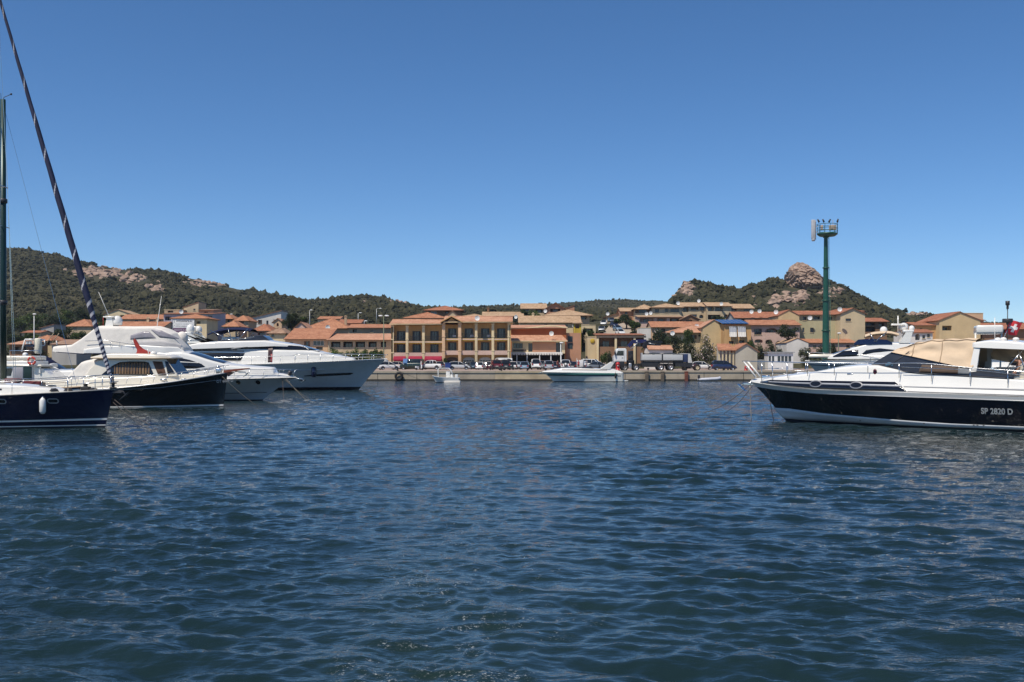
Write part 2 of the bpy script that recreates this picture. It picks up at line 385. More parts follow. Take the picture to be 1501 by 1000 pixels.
    for sc_, st, ds, sx in ((1.6, .5, .12, (.6,1.3,1)), (5.5, .6, .05, (.55,1.25,1)), (17, .5, .016, (.7,1.1,1))):
        mp = N.new('ShaderNodeMapping'); mp.inputs['Scale'].default_value = sx; L.new(tc.outputs['Object'], mp.inputs[0])
        n1 = N.new('ShaderNodeTexNoise'); n1.inputs['Scale'].default_value = sc_; n1.inputs['Detail'].default_value = 3; n1.inputs['Distortion'].default_value = .4; L.new(mp.outputs[0], n1.inputs['Vector'])
        bp = N.new('ShaderNodeBump'); bp.inputs['Strength'].default_value = st; bp.inputs['Distance'].default_value = ds; L.new(n1.outputs['Fac'], bp.inputs['Height'])
        mc = N.new('ShaderNodeMath'); mc.operation = 'MULTIPLY'; mc.inputs[1].default_value = st; L.new(ch_.outputs['Fac'], mc.inputs[0]); L.new(mc.outputs[0], bp.inputs['Strength'])
        if prev: L.new(prev.outputs[0], bp.inputs['Normal'])
        prev = bp
    L.new(prev.outputs[0], b.inputs['Normal'])
    o = raw_mesh('water', V, F, m, True)
    a = o.data.attributes.new('foam', 'FLOAT', 'POINT'); a.data.foreach_set('value', foam.ravel().astype(np.float32))
    a = o.data.attributes.new('stir', 'FLOAT', 'POINT'); a.data.foreach_set('value', np.clip(core*(.7+.6*fbm(X/1.5, Y/3, 3, 73)), 0, 1).ravel().astype(np.float32))
    a = o.data.attributes.new('chop', 'FLOAT', 'POINT'); a.data.foreach_set('value', chop.ravel().astype(np.float32))
    tag(o, kind='structure')
    g = MB(); g.add([(-900,-400,-.45),(900,-400,-.45),(900,161,-.45),(-900,161,-.45)], [(0,1,2,3)])
    o2 = g.build('water_surround', m); a = o2.data.attributes.new('foam', 'FLOAT', 'POINT'); tag(o2, kind='structure')
build_water()

# ------------------------------------------------------------------ scrub and rocks of the hills
def ico(sub, seed, rough=.25, sq=(1,1,.8)):
    bm = bmesh.new(); bmesh.ops.create_icosphere(bm, subdivisions=sub, radius=1)
    rs = np.random.RandomState(seed); V = np.array([v.co[:] for v in bm.verts]); F = np.array([[v.index for v in f.verts] for f in bm.faces]); bm.free()
    V = V*(1+rough*rs.randn(len(V), 1)*.6)*np.array(sq)
    return V, F
def in_rock(px, py_rel): return 0
ROCKS = [  # px centre, py centre, half width px, half height px, Yd hill
]
def rockiness(x, y, z):
    """where the hills are bare granite"""
    px = 750.5+1500*x/y; py = 530-1500*(z-HC)/y
    r = np.zeros_like(px)
    for cx, cy, rx, ry in ((1179,405,30,18),(1010,425,13,14),(1150,440,40,13),(1165,432,26,14),(1215,428,22,13),(150,401,52,12),(195,412,26,8),(280,412,14,6),(305,416,32,7),(230,425,12,8),(345,425,20,5),(1340,460,22,5),(585,442,18,4),(1085,424,10,3),(530,442,20,3)):
        d = ((px-cx)/rx)**2+((py-cy)/ry)**2; r = np.maximum(r, 1-d)
    return r
rs = np.random.RandomState(11)
NB = 125000
a = rs.uniform(-.56, .56, NB); t = rs.rand(NB)
yb = np.where(rs.rand(NB) < .62, rs.uniform(345, 830, NB), rs.uniform(700, 1500, NB)); xb = a*yb; zb = ground(xb, yb)
rk = rockiness(xb, yb, zb); keep = (rk+.35*fbm(xb/9, yb/9, 2, 44) < .22) & (rs.rand(NB) < np.where(yb > 850, .8, .95))
pxb = 750.5+1500*xb/yb
keep &= ~((yb > 850) & (pxb < 560)); keep &= ~((yb > 650) & (pxb > 960) & (yb < 1000)); keep &= ~((yb < 420) & (pxb > 180) & (pxb < 1300) & (yb < 372))
xb, yb, zb = xb[keep], yb[keep], zb[keep]; NB = len(xb)
sz = rs.gamma(3, .24, NB)*np.where(yb > 860, .85, np.where(yb > 700, 1.2, 1.0))*(.85+.25*fbm(xb/60, yb/60, 2, 9)); sz = np.clip(sz, .32, 2.6)
tp = [ico(1, s, .5, (1.15, 1.1, .85)) for s in range(6)]
VV, FF, CC = [], [], []; off = 0
tint = np.clip(.45+.35*fbm(xb/45, yb/45, 3, 21)+.2*rs.randn(NB), 0, 1)
for k, (Vt, Ft) in enumerate(tp):
    idx = np.arange(k, NB, 6); n = len(idx); an = rs.rand(n)*6.28; c, s = np.cos(an), np.sin(an)
    P = np.empty((n, len(Vt), 3)); S = sz[idx, None]
    P[..., 0] = (Vt[:, 0]*c[:, None]-Vt[:, 1]*s[:, None])*S+xb[idx, None]
    P[..., 1] = (Vt[:, 0]*s[:, None]+Vt[:, 1]*c[:, None])*S+yb[idx, None]
    P[..., 2] = Vt[:, 2]*S*(.8+.4*rs.rand(n, 1))+zb[idx, None]+.3*S
    VV.append(P.reshape(-1, 3)); FF.append((Ft[None]+(np.arange(n)*len(Vt))[:, None, None]).reshape(-1, 3)+off); off += n*len(Vt)
    CC.append(np.clip(np.repeat(tint[idx], len(Vt))+.13*rs.randn(n*len(Vt)), 0, 1))
sm = attr_mat('maquis scrub', 'tint', (.014,.017,.008), (.066,.060,.028), .9)
ob = raw_mesh('scrub', np.concatenate(VV), np.concatenate(FF), sm, False)
at_ = ob.data.attributes.new('tint', 'FLOAT', 'POINT'); at_.data.foreach_set('value', np.concatenate(CC).astype(np.float32)); tag(ob, kind='stuff')
# low green between the houses
rs2 = np.random.RandomState(23); n2 = 2600
y2 = rs2.uniform(222, 372, n2); p2 = rs2.uniform(-30, 1530, n2); x2 = (p2-750.5)/1500*y2
k2 = ~((p2 > 832) & (p2 < 940) & (y2 < 335)) & (fbm(x2/14, y2/14, 2, 77) > -.05); x2, y2 = x2[k2], y2[k2]; n2 = len(x2); z2 = ground(x2, y2); s2 = rs2.uniform(.45, 1.25, n2)
VV, FF, CC = [], [], []; off = 0
for k, (Vt, Ft) in enumerate(tp):
    idx = np.arange(k, n2, 6); n = len(idx)
    P = Vt[None]*s2[idx][:, None, None]*np.array([1.2, 1.2, .9])+np.stack([x2[idx], y2[idx], z2[idx]+.2], -1)[:, None]
    VV.append(P.reshape(-1, 3)); FF.append((Ft[None]+(np.arange(n)*len(Vt))[:, None, None]).reshape(-1, 3)+off); off += n*len(Vt); CC.append(np.clip(.4+.5*rs2.rand(n*len(Vt)), 0, 1))
ob = raw_mesh('undergrowth', np.concatenate(VV), np.concatenate(FF), sm, False)
at_ = ob.data.attributes.new('tint', 'FLOAT', 'POINT'); at_.data.foreach_set('value', np.concatenate(CC).astype(np.float32)); tag(ob, kind='stuff')
# granite: boulders heaped over the bare patches
def rock_mat():
    m = mat('weathered granite', (.25,.17,.125), .95, 0, 0, .25, col2=(.44,.32,.25), bump=1.0, bscale=.9, spec=.1, dirt=((.10,.085,.07), .35, .75))
    return m
rockm = rock_mat()
def outcrop(name, label, n, pxs, pys, Yd, smin, smax, peak=None, seed=0):
    rs = np.random.RandomState(seed); VV, FF = [], []; off = 0
    for i in range(int(n*2.1)):
        u = rs.normal(0, .42); v = rs.normal(0, .42)
        px = pxs[0]+pxs[1]*u; py = pys[0]+pys[1]*v
        # depth on the hill at that place
        yy = np.linspace(340, Yd+15, 160); xx = (px-750.5)/1500*yy; zz = ground(xx, yy); pp = 530-1500*(zz-HC)/yy
        j = int(np.argmin(np.abs(pp-py))); y = yy[j]; x = xx[j]; z = zz[j]
        s = .62*rs.uniform(smin, smax)*(1 if i > n*.25 else 1.5)
        Vt, Ft = ico(3, seed*100+i, 0, (1, 1, 1))
        Vt = Vt*(1+.32*fbm(Vt[:,0]*1.3+i, Vt[:,1]*1.3+Vt[:,2]*1.7, 3, seed+i)[:, None])
        # facet: planar cuts
        for q in range(9):
            d = rs.randn(3); d /= np.linalg.norm(d); h = rs.uniform(.42, .8); e = Vt@d; Vt = Vt-np.outer(np.maximum(0, e-h), d)
        Vt = Vt*np.array([rs.uniform(.9,1.5), rs.uniform(.8,1.2), rs.uniform(.55,.95)])*s
        an = rs.rand()*6.28; c, sn = math.cos(an), math.sin(an)
        Vt = np.stack([Vt[:,0]*c-Vt[:,1]*sn+x, Vt[:,0]*sn+Vt[:,1]*c+y, Vt[:,2]+z+.15*s], -1)
        VV.append(Vt); FF.append(Ft+off); off += len(Vt)
    return tag(raw_mesh(name, np.concatenate(VV), np.concatenate(FF), rockm, False), kind='structure')
outcrop('rocky_hillside', '', 46, (152,52), (401,9), 800, 2.0, 4.6, seed=1)
outcrop('rocky_hillside', '', 14, (200,24), (411,7), 800, 1.6, 3.6, seed=2)
outcrop('rocky_hillside', '', 26, (302,34), (416,6), 800, 1.6, 3.8, seed=3)
outcrop('rocky_hillside', '', 14, (230,14), (424,8), 800, 1.4, 3.0, seed=4)
outcrop('rocky_hillside', '', 16, (1150,32), (441,11), 590, 1.4, 3.4, seed=5)
outcrop('rocky_hillside', '', 16, (1172,24), (436,12), 590, 1.4, 3.0, seed=6)
outcrop('rocky_hillside', '', 20, (1218,24), (428,13), 590, 1.0, 2.8, seed=7)
outcrop('rocky_hillside', '', 24, (1007,11), (424,15), 590, 1.6, 3.4, seed=8)
outcrop('rocky_hillside', '', 14, (1340,20), (461,4), 700, 1.2, 2.6, seed=9)
outcrop('rocky_hillside', '', 12, (585,16), (443,2.5), 800, 1.2, 2.4, seed=10)
outcrop('rocky_hillside', '', 10, (530,18), (443,2.5), 800, 1.0, 2.0, seed=12)
# the granite knob on the summit: one big fractured dome
def knob():
    bm = bmesh.new(); bmesh.ops.create_icosphere(bm, subdivisions=6, radius=1); V = np.array([v.co[:] for v in bm.verts]); F = np.array([[v.index for v in f.verts] for f in bm.faces]); bm.free()
    rs = np.random.RandomState(3); Yk = 562; s = Yk/1500
    for q in range(16):
        d = rs.randn(3); d[2] = abs(d[2])*.7; d /= np.linalg.norm(d); h = rs.uniform(.74, .93); e = V@d; V = V-np.outer(np.maximum(0, e-h), d)
    C = rs.randn(150, 3); C /= np.linalg.norm(C, axis=1)[:, None]; C *= np.array([1,1,.9])
    D = np.linalg.norm(V[:, None]-C[None], axis=2); D.sort(axis=1)
    crack = np.clip((D[:,1]-D[:,0])/.06, 0, 1)
    V = V*(1-.085*(1-crack)[:, None]+.10*fbm(V[:,0]*4+7, V[:,1]*4+V[:,2]*5, 5, 31)[:, None])
    X = (1180-750.5)*s+V[:,0]*34*s; Y = Yk+V[:,1]*20; Z = HC+(530-410)*s+V[:,2]*25*s+V[:,0]*-.5
    X = X-np.maximum(V[:,2], 0)*2.6; Z = Z-np.maximum(V[:,0]-.1, 0)*5.5
    return tag(raw_mesh('rocky_peak', np.stack([X, Y, Z], -1), F, rockm, False), kind='structure')
knob()
# ------------------------------------------------------------------ building materials
wcol = {k: wall_mat(k+' render', c) for k, c in dict(
    cream=(.68,.55,.34), sand=(.55,.43,.28), peach=(.62,.42,.26), pink=(.60,.42,.34), ochre=(.57,.43,.24), yellow=(.61,.49,.31),
    orange=(.55,.33,.15), tan=(.46,.33,.21), olive=(.46,.42,.26), white=(.68,.64,.58), grey=(.42,.40,.37), greyblue=(.42,.43,.50),
    brick=(.42,.13,.05), brown=(.26,.15,.09), stone=(.46,.42,.34), mustard=(.52,.36,.05), palebrick=(.45,.24,.15), loggia=(.60,.37,.16)).items()}
rf = {'orange': roof_mat('orange clay tiles', (.27,.11,.06), (.48,.235,.135)), 'red': roof_mat('red clay tiles', (.23,.085,.05), (.42,.185,.105)),
      'tan': roof_mat('weathered tan tiles', (.30,.19,.11), (.52,.36,.23)), 'brown': roof_mat('old brown tiles', (.22,.13,.085), (.40,.26,.18)),
      'salmon': roof_mat('faded salmon tiles', (.36,.17,.10), (.56,.32,.21))}
frame_w = mat('white window frame', (.62,.60,.55), .5); frame_b = mat('brown window frame', (.09,.05,.03), .5, 0, .25); frame_d = mat('dark window frame', (.03,.03,.035), .5)
shut_b = mat('brown shutter', (.12,.06,.03), .6, 0, .25, 3); shut_d = mat('dark blue green shutter', (.03,.05,.055), .5, 0, .3, 3)
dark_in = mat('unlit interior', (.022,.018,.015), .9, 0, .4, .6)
metal_g = mat('galvanised metal', (.42,.43,.43), .45, .6, .15, 2); white_mt = mat('white painted metal', (.72,.72,.70), .4)
gutter_m = mat('copper gutter', (.24,.12,.07), .5, .3)

def house(label, px0, px1, ye, yr, yb, Y, d, wall, roof, kind='gable_x', rot=0.0, wins=(), side=(), over=.45, chim=(), name='house', group=None, extra=0, cat='house', eavewhite=False, fascia=None):
    """front wall from px0 to px1 at distance Y; ye/yr/yb picture heights of eave, ridge and foot; wins: (px, py, w, h, style)"""
    s = Y/1500.0
    w = (px1-px0)*s/max(.3, math.cos(rot)); x0 = PX(px0, Y)
    zg = min(PZ(yb, Y), float(ground(np.array([x0]), np.array([Y]))[0]) if Y > 235 else 1.5)
    h = PZ(ye, Y)-zg; hr = (ye-yr)*s
    t = empty(name, (x0, Y, zg), rot, label, cat, group)
    # openings in the front wall
    ops = []
    for (wx, wy, ww, wh, st) in wins:
        xc = (PX(wx, Y)-x0)/max(.3, math.cos(rot)); zc = PZ(wy, Y)-zg
        ww = max(.5, ww*s); wh = max(.5, wh*s)
        a, b, c, e = xc-ww/2, xc+ww/2, zc-wh/2, zc+wh/2
        if a < .12 or b > w-.12 or e > h-.05: 
            a = max(a, .12); b = min(b, w-.12); e = min(e, h-.06)
        if b-a > .3 and e-c > .3: ops.append((a, b, max(c, -.5), e, st))
    xs = sorted({0, w, *[o[0] for o in ops], *[o[1] for o in ops]}); zs = sorted({-4.0, h, *[o[2] for o in ops], *[o[3] for o in ops]})
    g = MB()
    for i in range(len(xs)-1):
        for j in range(len(zs)-1):
            xm, zm = (xs[i]+xs[i+1])/2, (zs[j]+zs[j+1])/2
            if any(o[0] < xm < o[1] and o[2] < zm < o[3] for o in ops): continue
            g.add([(xs[i],0,zs[j]),(xs[i+1],0,zs[j]),(xs[i+1],0,zs[j+1]),(xs[i],0,zs[j+1])], [(0,1,2,3)])
    for a, b, c, e, st in ops:
        dp = {'log': 1.7, 'arch': 1.4, 'dark': 1.0, 'shop': .8}.get(st, .22)
        g.add([(a,0,c),(a,dp,c),(a,dp,e),(a,0,e)], [(0,1,2,3)]); g.add([(b,0,c),(b,0,e),(b,dp,e),(b,dp,c)], [(0,1,2,3)])
        g.add([(a,0,e),(a,dp,e),(b,dp,e),(b,0,e)], [(0,1,2,3)]); g.add([(a,0,c),(b,0,c),(b,dp,c),(a,dp,c)], [(0,1,2,3)])
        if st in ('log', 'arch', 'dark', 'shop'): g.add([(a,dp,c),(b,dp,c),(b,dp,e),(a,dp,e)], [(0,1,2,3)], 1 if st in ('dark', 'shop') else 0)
        if st == 'arch':
            r = (b-a)/2; rise = min(r, (e-c)*.45); n = 10
            for sg in (-1, 1):
                pts = [((a+b)/2+sg*r, e)]+[((a+b)/2+sg*r*math.cos(q*math.pi/2/n), e-rise+rise*math.sin(q*math.pi/2/n)) for q in range(n+1)]
                vs = [(p[0], .004, p[1]) for p in pts]; k = len(vs)
                g.add(vs+[(p[0], .3, p[1]) for p in pts], [(0,i,i+1) for i in range(1, k-1)]+[(i,i+1,k+i+1,k+i) for i in range(1, k-1)])
    # other walls (gable triangles where the roof needs them)
    g.add([(0,0,-4),(0,d,-4),(0,d,h),(0,0,h)], [(0,1,2,3)]); g.add([(w,0,-4),(w,0,h),(w,d,h),(w,d,-4)], [(0,1,2,3)]); g.add([(0,d,-4),(w,d,-4),(w,d,h),(0,d,h)], [(0,1,2,3)])
    if kind == 'gable_x':
        for X_ in (0, w): g.add([(X_,0,h),(X_,d,h),(X_,d/2,h+hr)], [(0,1,2)])
    if kind == 'gable_y':
        for Y_ in (0, d): g.add([(0,Y_,h),(w,Y_,h),(w/2,Y_,h+hr)], [(0,1,2)])
    if kind == 'shed':
        for X_ in (0, w): g.add([(X_,0,h),(X_,d,h),(X_,d,h+hr)], [(0,1,2)])
        g.add([(0,d,h),(w,d,h),(w,d,h+hr),(0,d,h+hr)], [(0,1,2,3)])
    if kind == 'slant':          # low on the left, high on the right
        for Y_ in (0, d): g.add([(0,Y_,h),(w,Y_,h),(w,Y_,h+hr)], [(0,1,2)])
        g.add([(w,0,h),(w,d,h),(w,d,h+hr),(w,0,h+hr)], [(0,1,2,3)])
    if kind == 'flat':
        g.add([(0,0,h-.35),(w,0,h-.35),(w,d,h-.35),(0,d,h-.35)], [(0,1,2,3)])
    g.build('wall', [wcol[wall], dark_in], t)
    # roof slabs with thickness
    o = over; th = .16; r = MB()
    def slab(q):
        q = [Vector(p) for p in q]; n = len(q)
        nrm = (q[1]-q[0]).cross(q[2]-q[0]).normalized(); nrm = nrm if nrm.z > 0 else -nrm
        vs = [tuple(p+nrm*.01) for p in q]+[tuple(p+nrm*th) for p in q]
        r.add(vs[:n], [tuple(range(n))], 1); r.add(vs[n:], [tuple(range(n))], 0)
        r.add(vs, [(i,(i+1)%n,n+(i+1)%n,n+i) for i in range(n)], 1)
    if kind == 'gable_x':
        k = hr/(d/2); ze = h-o*k
        slab([(-o*.5,-o,ze),(w+o*.5,-o,ze),(w+o*.5,d/2,h+hr),(-o*.5,d/2,h+hr)]); slab([(-o*.5,d/2,h+hr),(w+o*.5,d/2,h+hr),(w+o*.5,d+o,ze),(-o*.5,d+o,ze)])
        r.tube([(-o*.5,d/2,h+hr+th*.7),(w+o*.5,d/2,h+hr+th*.7)], .13, 6)
    if kind == 'gable_y':
        k = hr/(w/2); ze = h-o*k
        slab([(-o,-o*.6,ze),(w/2,-o*.6,h+hr),(w/2,d+o*.6,h+hr),(-o,d+o*.6,ze)]); slab([(w/2,-o*.6,h+hr),(w+o,-o*.6,ze),(w+o,d+o*.6,ze),(w/2,d+o*.6,h+hr)])
        r.tube([(w/2,-o*.6,h+hr+th*.7),(w/2,d+o*.6,h+hr+th*.7)], .13, 6)
    if kind == 'hip':
        i = min(w, d)/2; k = hr/i; ze = h-o*k
        if w >= d: A, B = (i, d/2, h+hr), (w-i, d/2, h+hr)
        else: A, B = (w/2, i, h+hr), (w/2, d-i, h+hr)
        c = [(-o,-o,ze),(w+o,-o,ze),(w+o,d+o,ze),(-o,d+o,ze)]
        if w >= d: fs = [[c[0],c[1],B,A],[c[1],c[2],B],[c[2],c[3],A,B],[c[3],c[0],A]]
        else: fs = [[c[0],c[1],A],[c[1],c[2],B,A],[c[2],c[3],B],[c[3],c[0],A,B]]
        for f_ in fs: slab([p for n_, p in enumerate(f_) if n_ == 0 or (Vector(p)-Vector(f_[n_-1])).length > 1e-3])
        for p in c: r.tube([(p[0],p[1],p[2]+th), tuple(Vector(A if (Vector(p)-Vector(A)).length < (Vector(p)-Vector(B)).length else B)+Vector((0,0,th)))], .11, 5)
    if kind == 'shed':
        k = hr/d; slab([(-o*.4,-o,h-o*k),(w+o*.4,-o,h-o*k),(w+o*.4,d+o*.3,h+hr),(-o*.4,d+o*.3,h+hr)])
    if kind == 'slant':
        k = hr/w; slab([(-o,-o*.6,h-o*k),(w+o*.5,-o*.6,h+hr+o*.5*k),(w+o*.5,d+o*.6,h+hr+o*.5*k),(-o,d+o*.6,h-o*k)])
    if kind != 'flat':
        ro = r.build('roof', [rf[roof], wcol['cream'] if eavewhite else gutter_m], t)
        for (cx, ch) in chim:
            xc = (PX(cx, Y)-x0); q = MB(); zt = h+hr+ch*.3
            q.box(xc-.3, xc+.3, d*.5-.3, d*.5+.3, h+hr*.4, zt); q.box(xc-.38, xc+.38, d*.5-.38, d*.5+.38, zt, zt+.1); q.prism([(xc-.36,zt+.2),(xc+.36,zt+.2),(xc,zt+.42)], d*.5-.36, d*.5+.36, 'Y')
            for sx in (-.25,.25): q.box(xc+sx-.05, xc+sx+.05, d*.5-.25, d*.5+.25, zt+.1, zt+.2)
            q.build('chimney', wcol[wall], ro)
    else:
        q = MB(); q.box(-.06, w+.06, -.06, .25, h, h+.12); q.box(-.06, .25, .25, d, h, h+.12); q.box(w-.25, w+.06, .25, d, h, h+.12); q.box(.25, w-.25, d-.25, d+.06, h, h+.12); q.build('coping', wcol['cream'], t)
    # window joinery
    for a, b, c, e, st in ops:
        window(t, a, b, c, e, st, wall)
    for (fx, z0, ww, wh) in side:      # windows on the right hand side wall, fx along the depth
        q = MB(); yc = fx*d
        q.box(w, w+.06, yc-ww/2-.1, yc+ww/2+.1, z0-.1, z0); q.box(w, w+.06, yc-ww/2-.1, yc+ww/2+.1, z0+wh, z0+wh+.1); q.box(w, w+.06, yc-ww/2-.1, yc-ww/2, z0, z0+wh); q.box(w, w+.06, yc+ww/2, yc+ww/2+.1, z0, z0+wh)
        f_ = q.build('window', frame_b, t); q = MB(); q.box(w+.004, w+.025, yc-ww/2, yc+ww/2, z0, z0+wh); q.build('pane', house_glass, f_)
    return t, (w, d, h, zg)

def window(t, a, b, c, e, st, wall='cream', y0=0.0):
    ym = y0+.17; fw = min(.09, (b-a)*.12)
    if st in ('win', 'wht', 'shut', 'door', 'bars'):
        q = MB(); m = {'wht': frame_w, 'door': frame_b, 'bars': frame_w}.get(st, frame_b)
        q.box(a, a+fw, ym-.05, ym+.03, c, e); q.box(b-fw, b, ym-.05, ym+.03, c, e); q.box(a+fw, b-fw, ym-.05, ym+.03, e-fw, e); q.box(a+fw, b-fw, ym-.05, ym+.03, c, c+fw)
        nm = max(1, int((b-a)/.85))
        for i in range(1, nm+1):
            if nm == 1 and b-a < .8: break
            xm = a+(b-a)*i/(nm+1); q.box(xm-fw*.4, xm+fw*.4, ym-.045, ym+.03, c+fw, e-fw)
        f_ = q.build('door' if st == 'door' else 'window', m, t)
        q = MB(); q.box(a+fw*.5, b-fw*.5, ym, ym+.02, c+fw*.5, e-fw*.5); q.build('pane', house_glass, f_)
        if st != 'door':
            q = MB(); q.box(a-.08, b+.08, y0-.09, y0+.1, c-.09, c+.004); q.build('sill', wcol['cream'], f_)
        if st == 'shut':
            for x0, x1 in ((a-(b-a)*.5, a-.03), (b+.03, b+(b-a)*.5)):
                q = MB(); q.box(x0, x1, y0-.07, y0-.012, c-.02, e+.02)
                for k in range(7): zz = c+(e-c)*(k+.5)/7; q.box(x0+.05, x1-.05, y0-.09, y0-.07, zz-.03, zz+.05)
                q.build('shutter', shut_b, f_)
    elif st in ('log', 'dark', 'arch'):
        yb = y0+{'log': 1.7, 'arch': 1.4, 'dark': 1.0}[st]
        if e-c > 1.6:      # a low parapet and a glazed door at the back
            q = MB(); q.box(a, b, y0+.02, y0+.14, c, c+.85); q.build('balustrade', wcol[wall], t)
        xm = (a+b)/2; ww = min(1.5, (b-a)*.7); hh = min(2.1, (e-c)*.85)
        q = MB(); q.box(xm-ww/2, xm-ww/2+.08, yb-.06, yb-.01, c, c+hh); q.box(xm+ww/2-.08, xm+ww/2, yb-.06, yb-.01, c, c+hh); q.box(xm-ww/2+.08, xm+ww/2-.08, yb-.06, yb-.01, c+hh-.08, c+hh); q.box(xm-.04, xm+.04, yb-.06, yb-.01, c, c+hh-.08)
        f_ = q.build('door', frame_b, t); q = MB(); q.box(xm-ww/2+.05, xm+ww/2-.05, yb-.035, yb-.02, c+.02, c+hh-.05); q.build('pane', house_glass, f_)

def dish(px, py, Y, label, r=.45):
    """satellite dish on a short bracket, fixed to the roof or wall behind it"""
    x, z = PX(px, Y), PZ(py, Y); t = empty('satellite_dish', (x, Y, z-r*1.4), R(random.uniform(-35, 10)), label, 'satellite dish', 'satellite dishes on the houses')
    q = MB(); n = 14; rows = []
    for i in range(5):
        rr = r*i/4; rows.append([(rr*math.cos(2*math.pi*k/n), -.25+.3*(i/4)**2*r*-1+.1, r*1.4+rr*math.sin(2*math.pi*k/n)) for k in range(n)])
    q.grid(rows, 0, True, True); q.build('reflector', white_mt, t)
    q = MB(); q.tube([(0,0,0),(0,0,r*1.2),(0,-.12,r*1.4)], .03, 5); q.build('bracket', metal_g, t)
    q = MB(); q.tube([(0,-.15,r*.5),(0,-.65,r*1.1)], .02, 4); q.ball((0,-.65,r*1.15), .06, 8); q.build('feed_arm', metal_g, t)
    return t

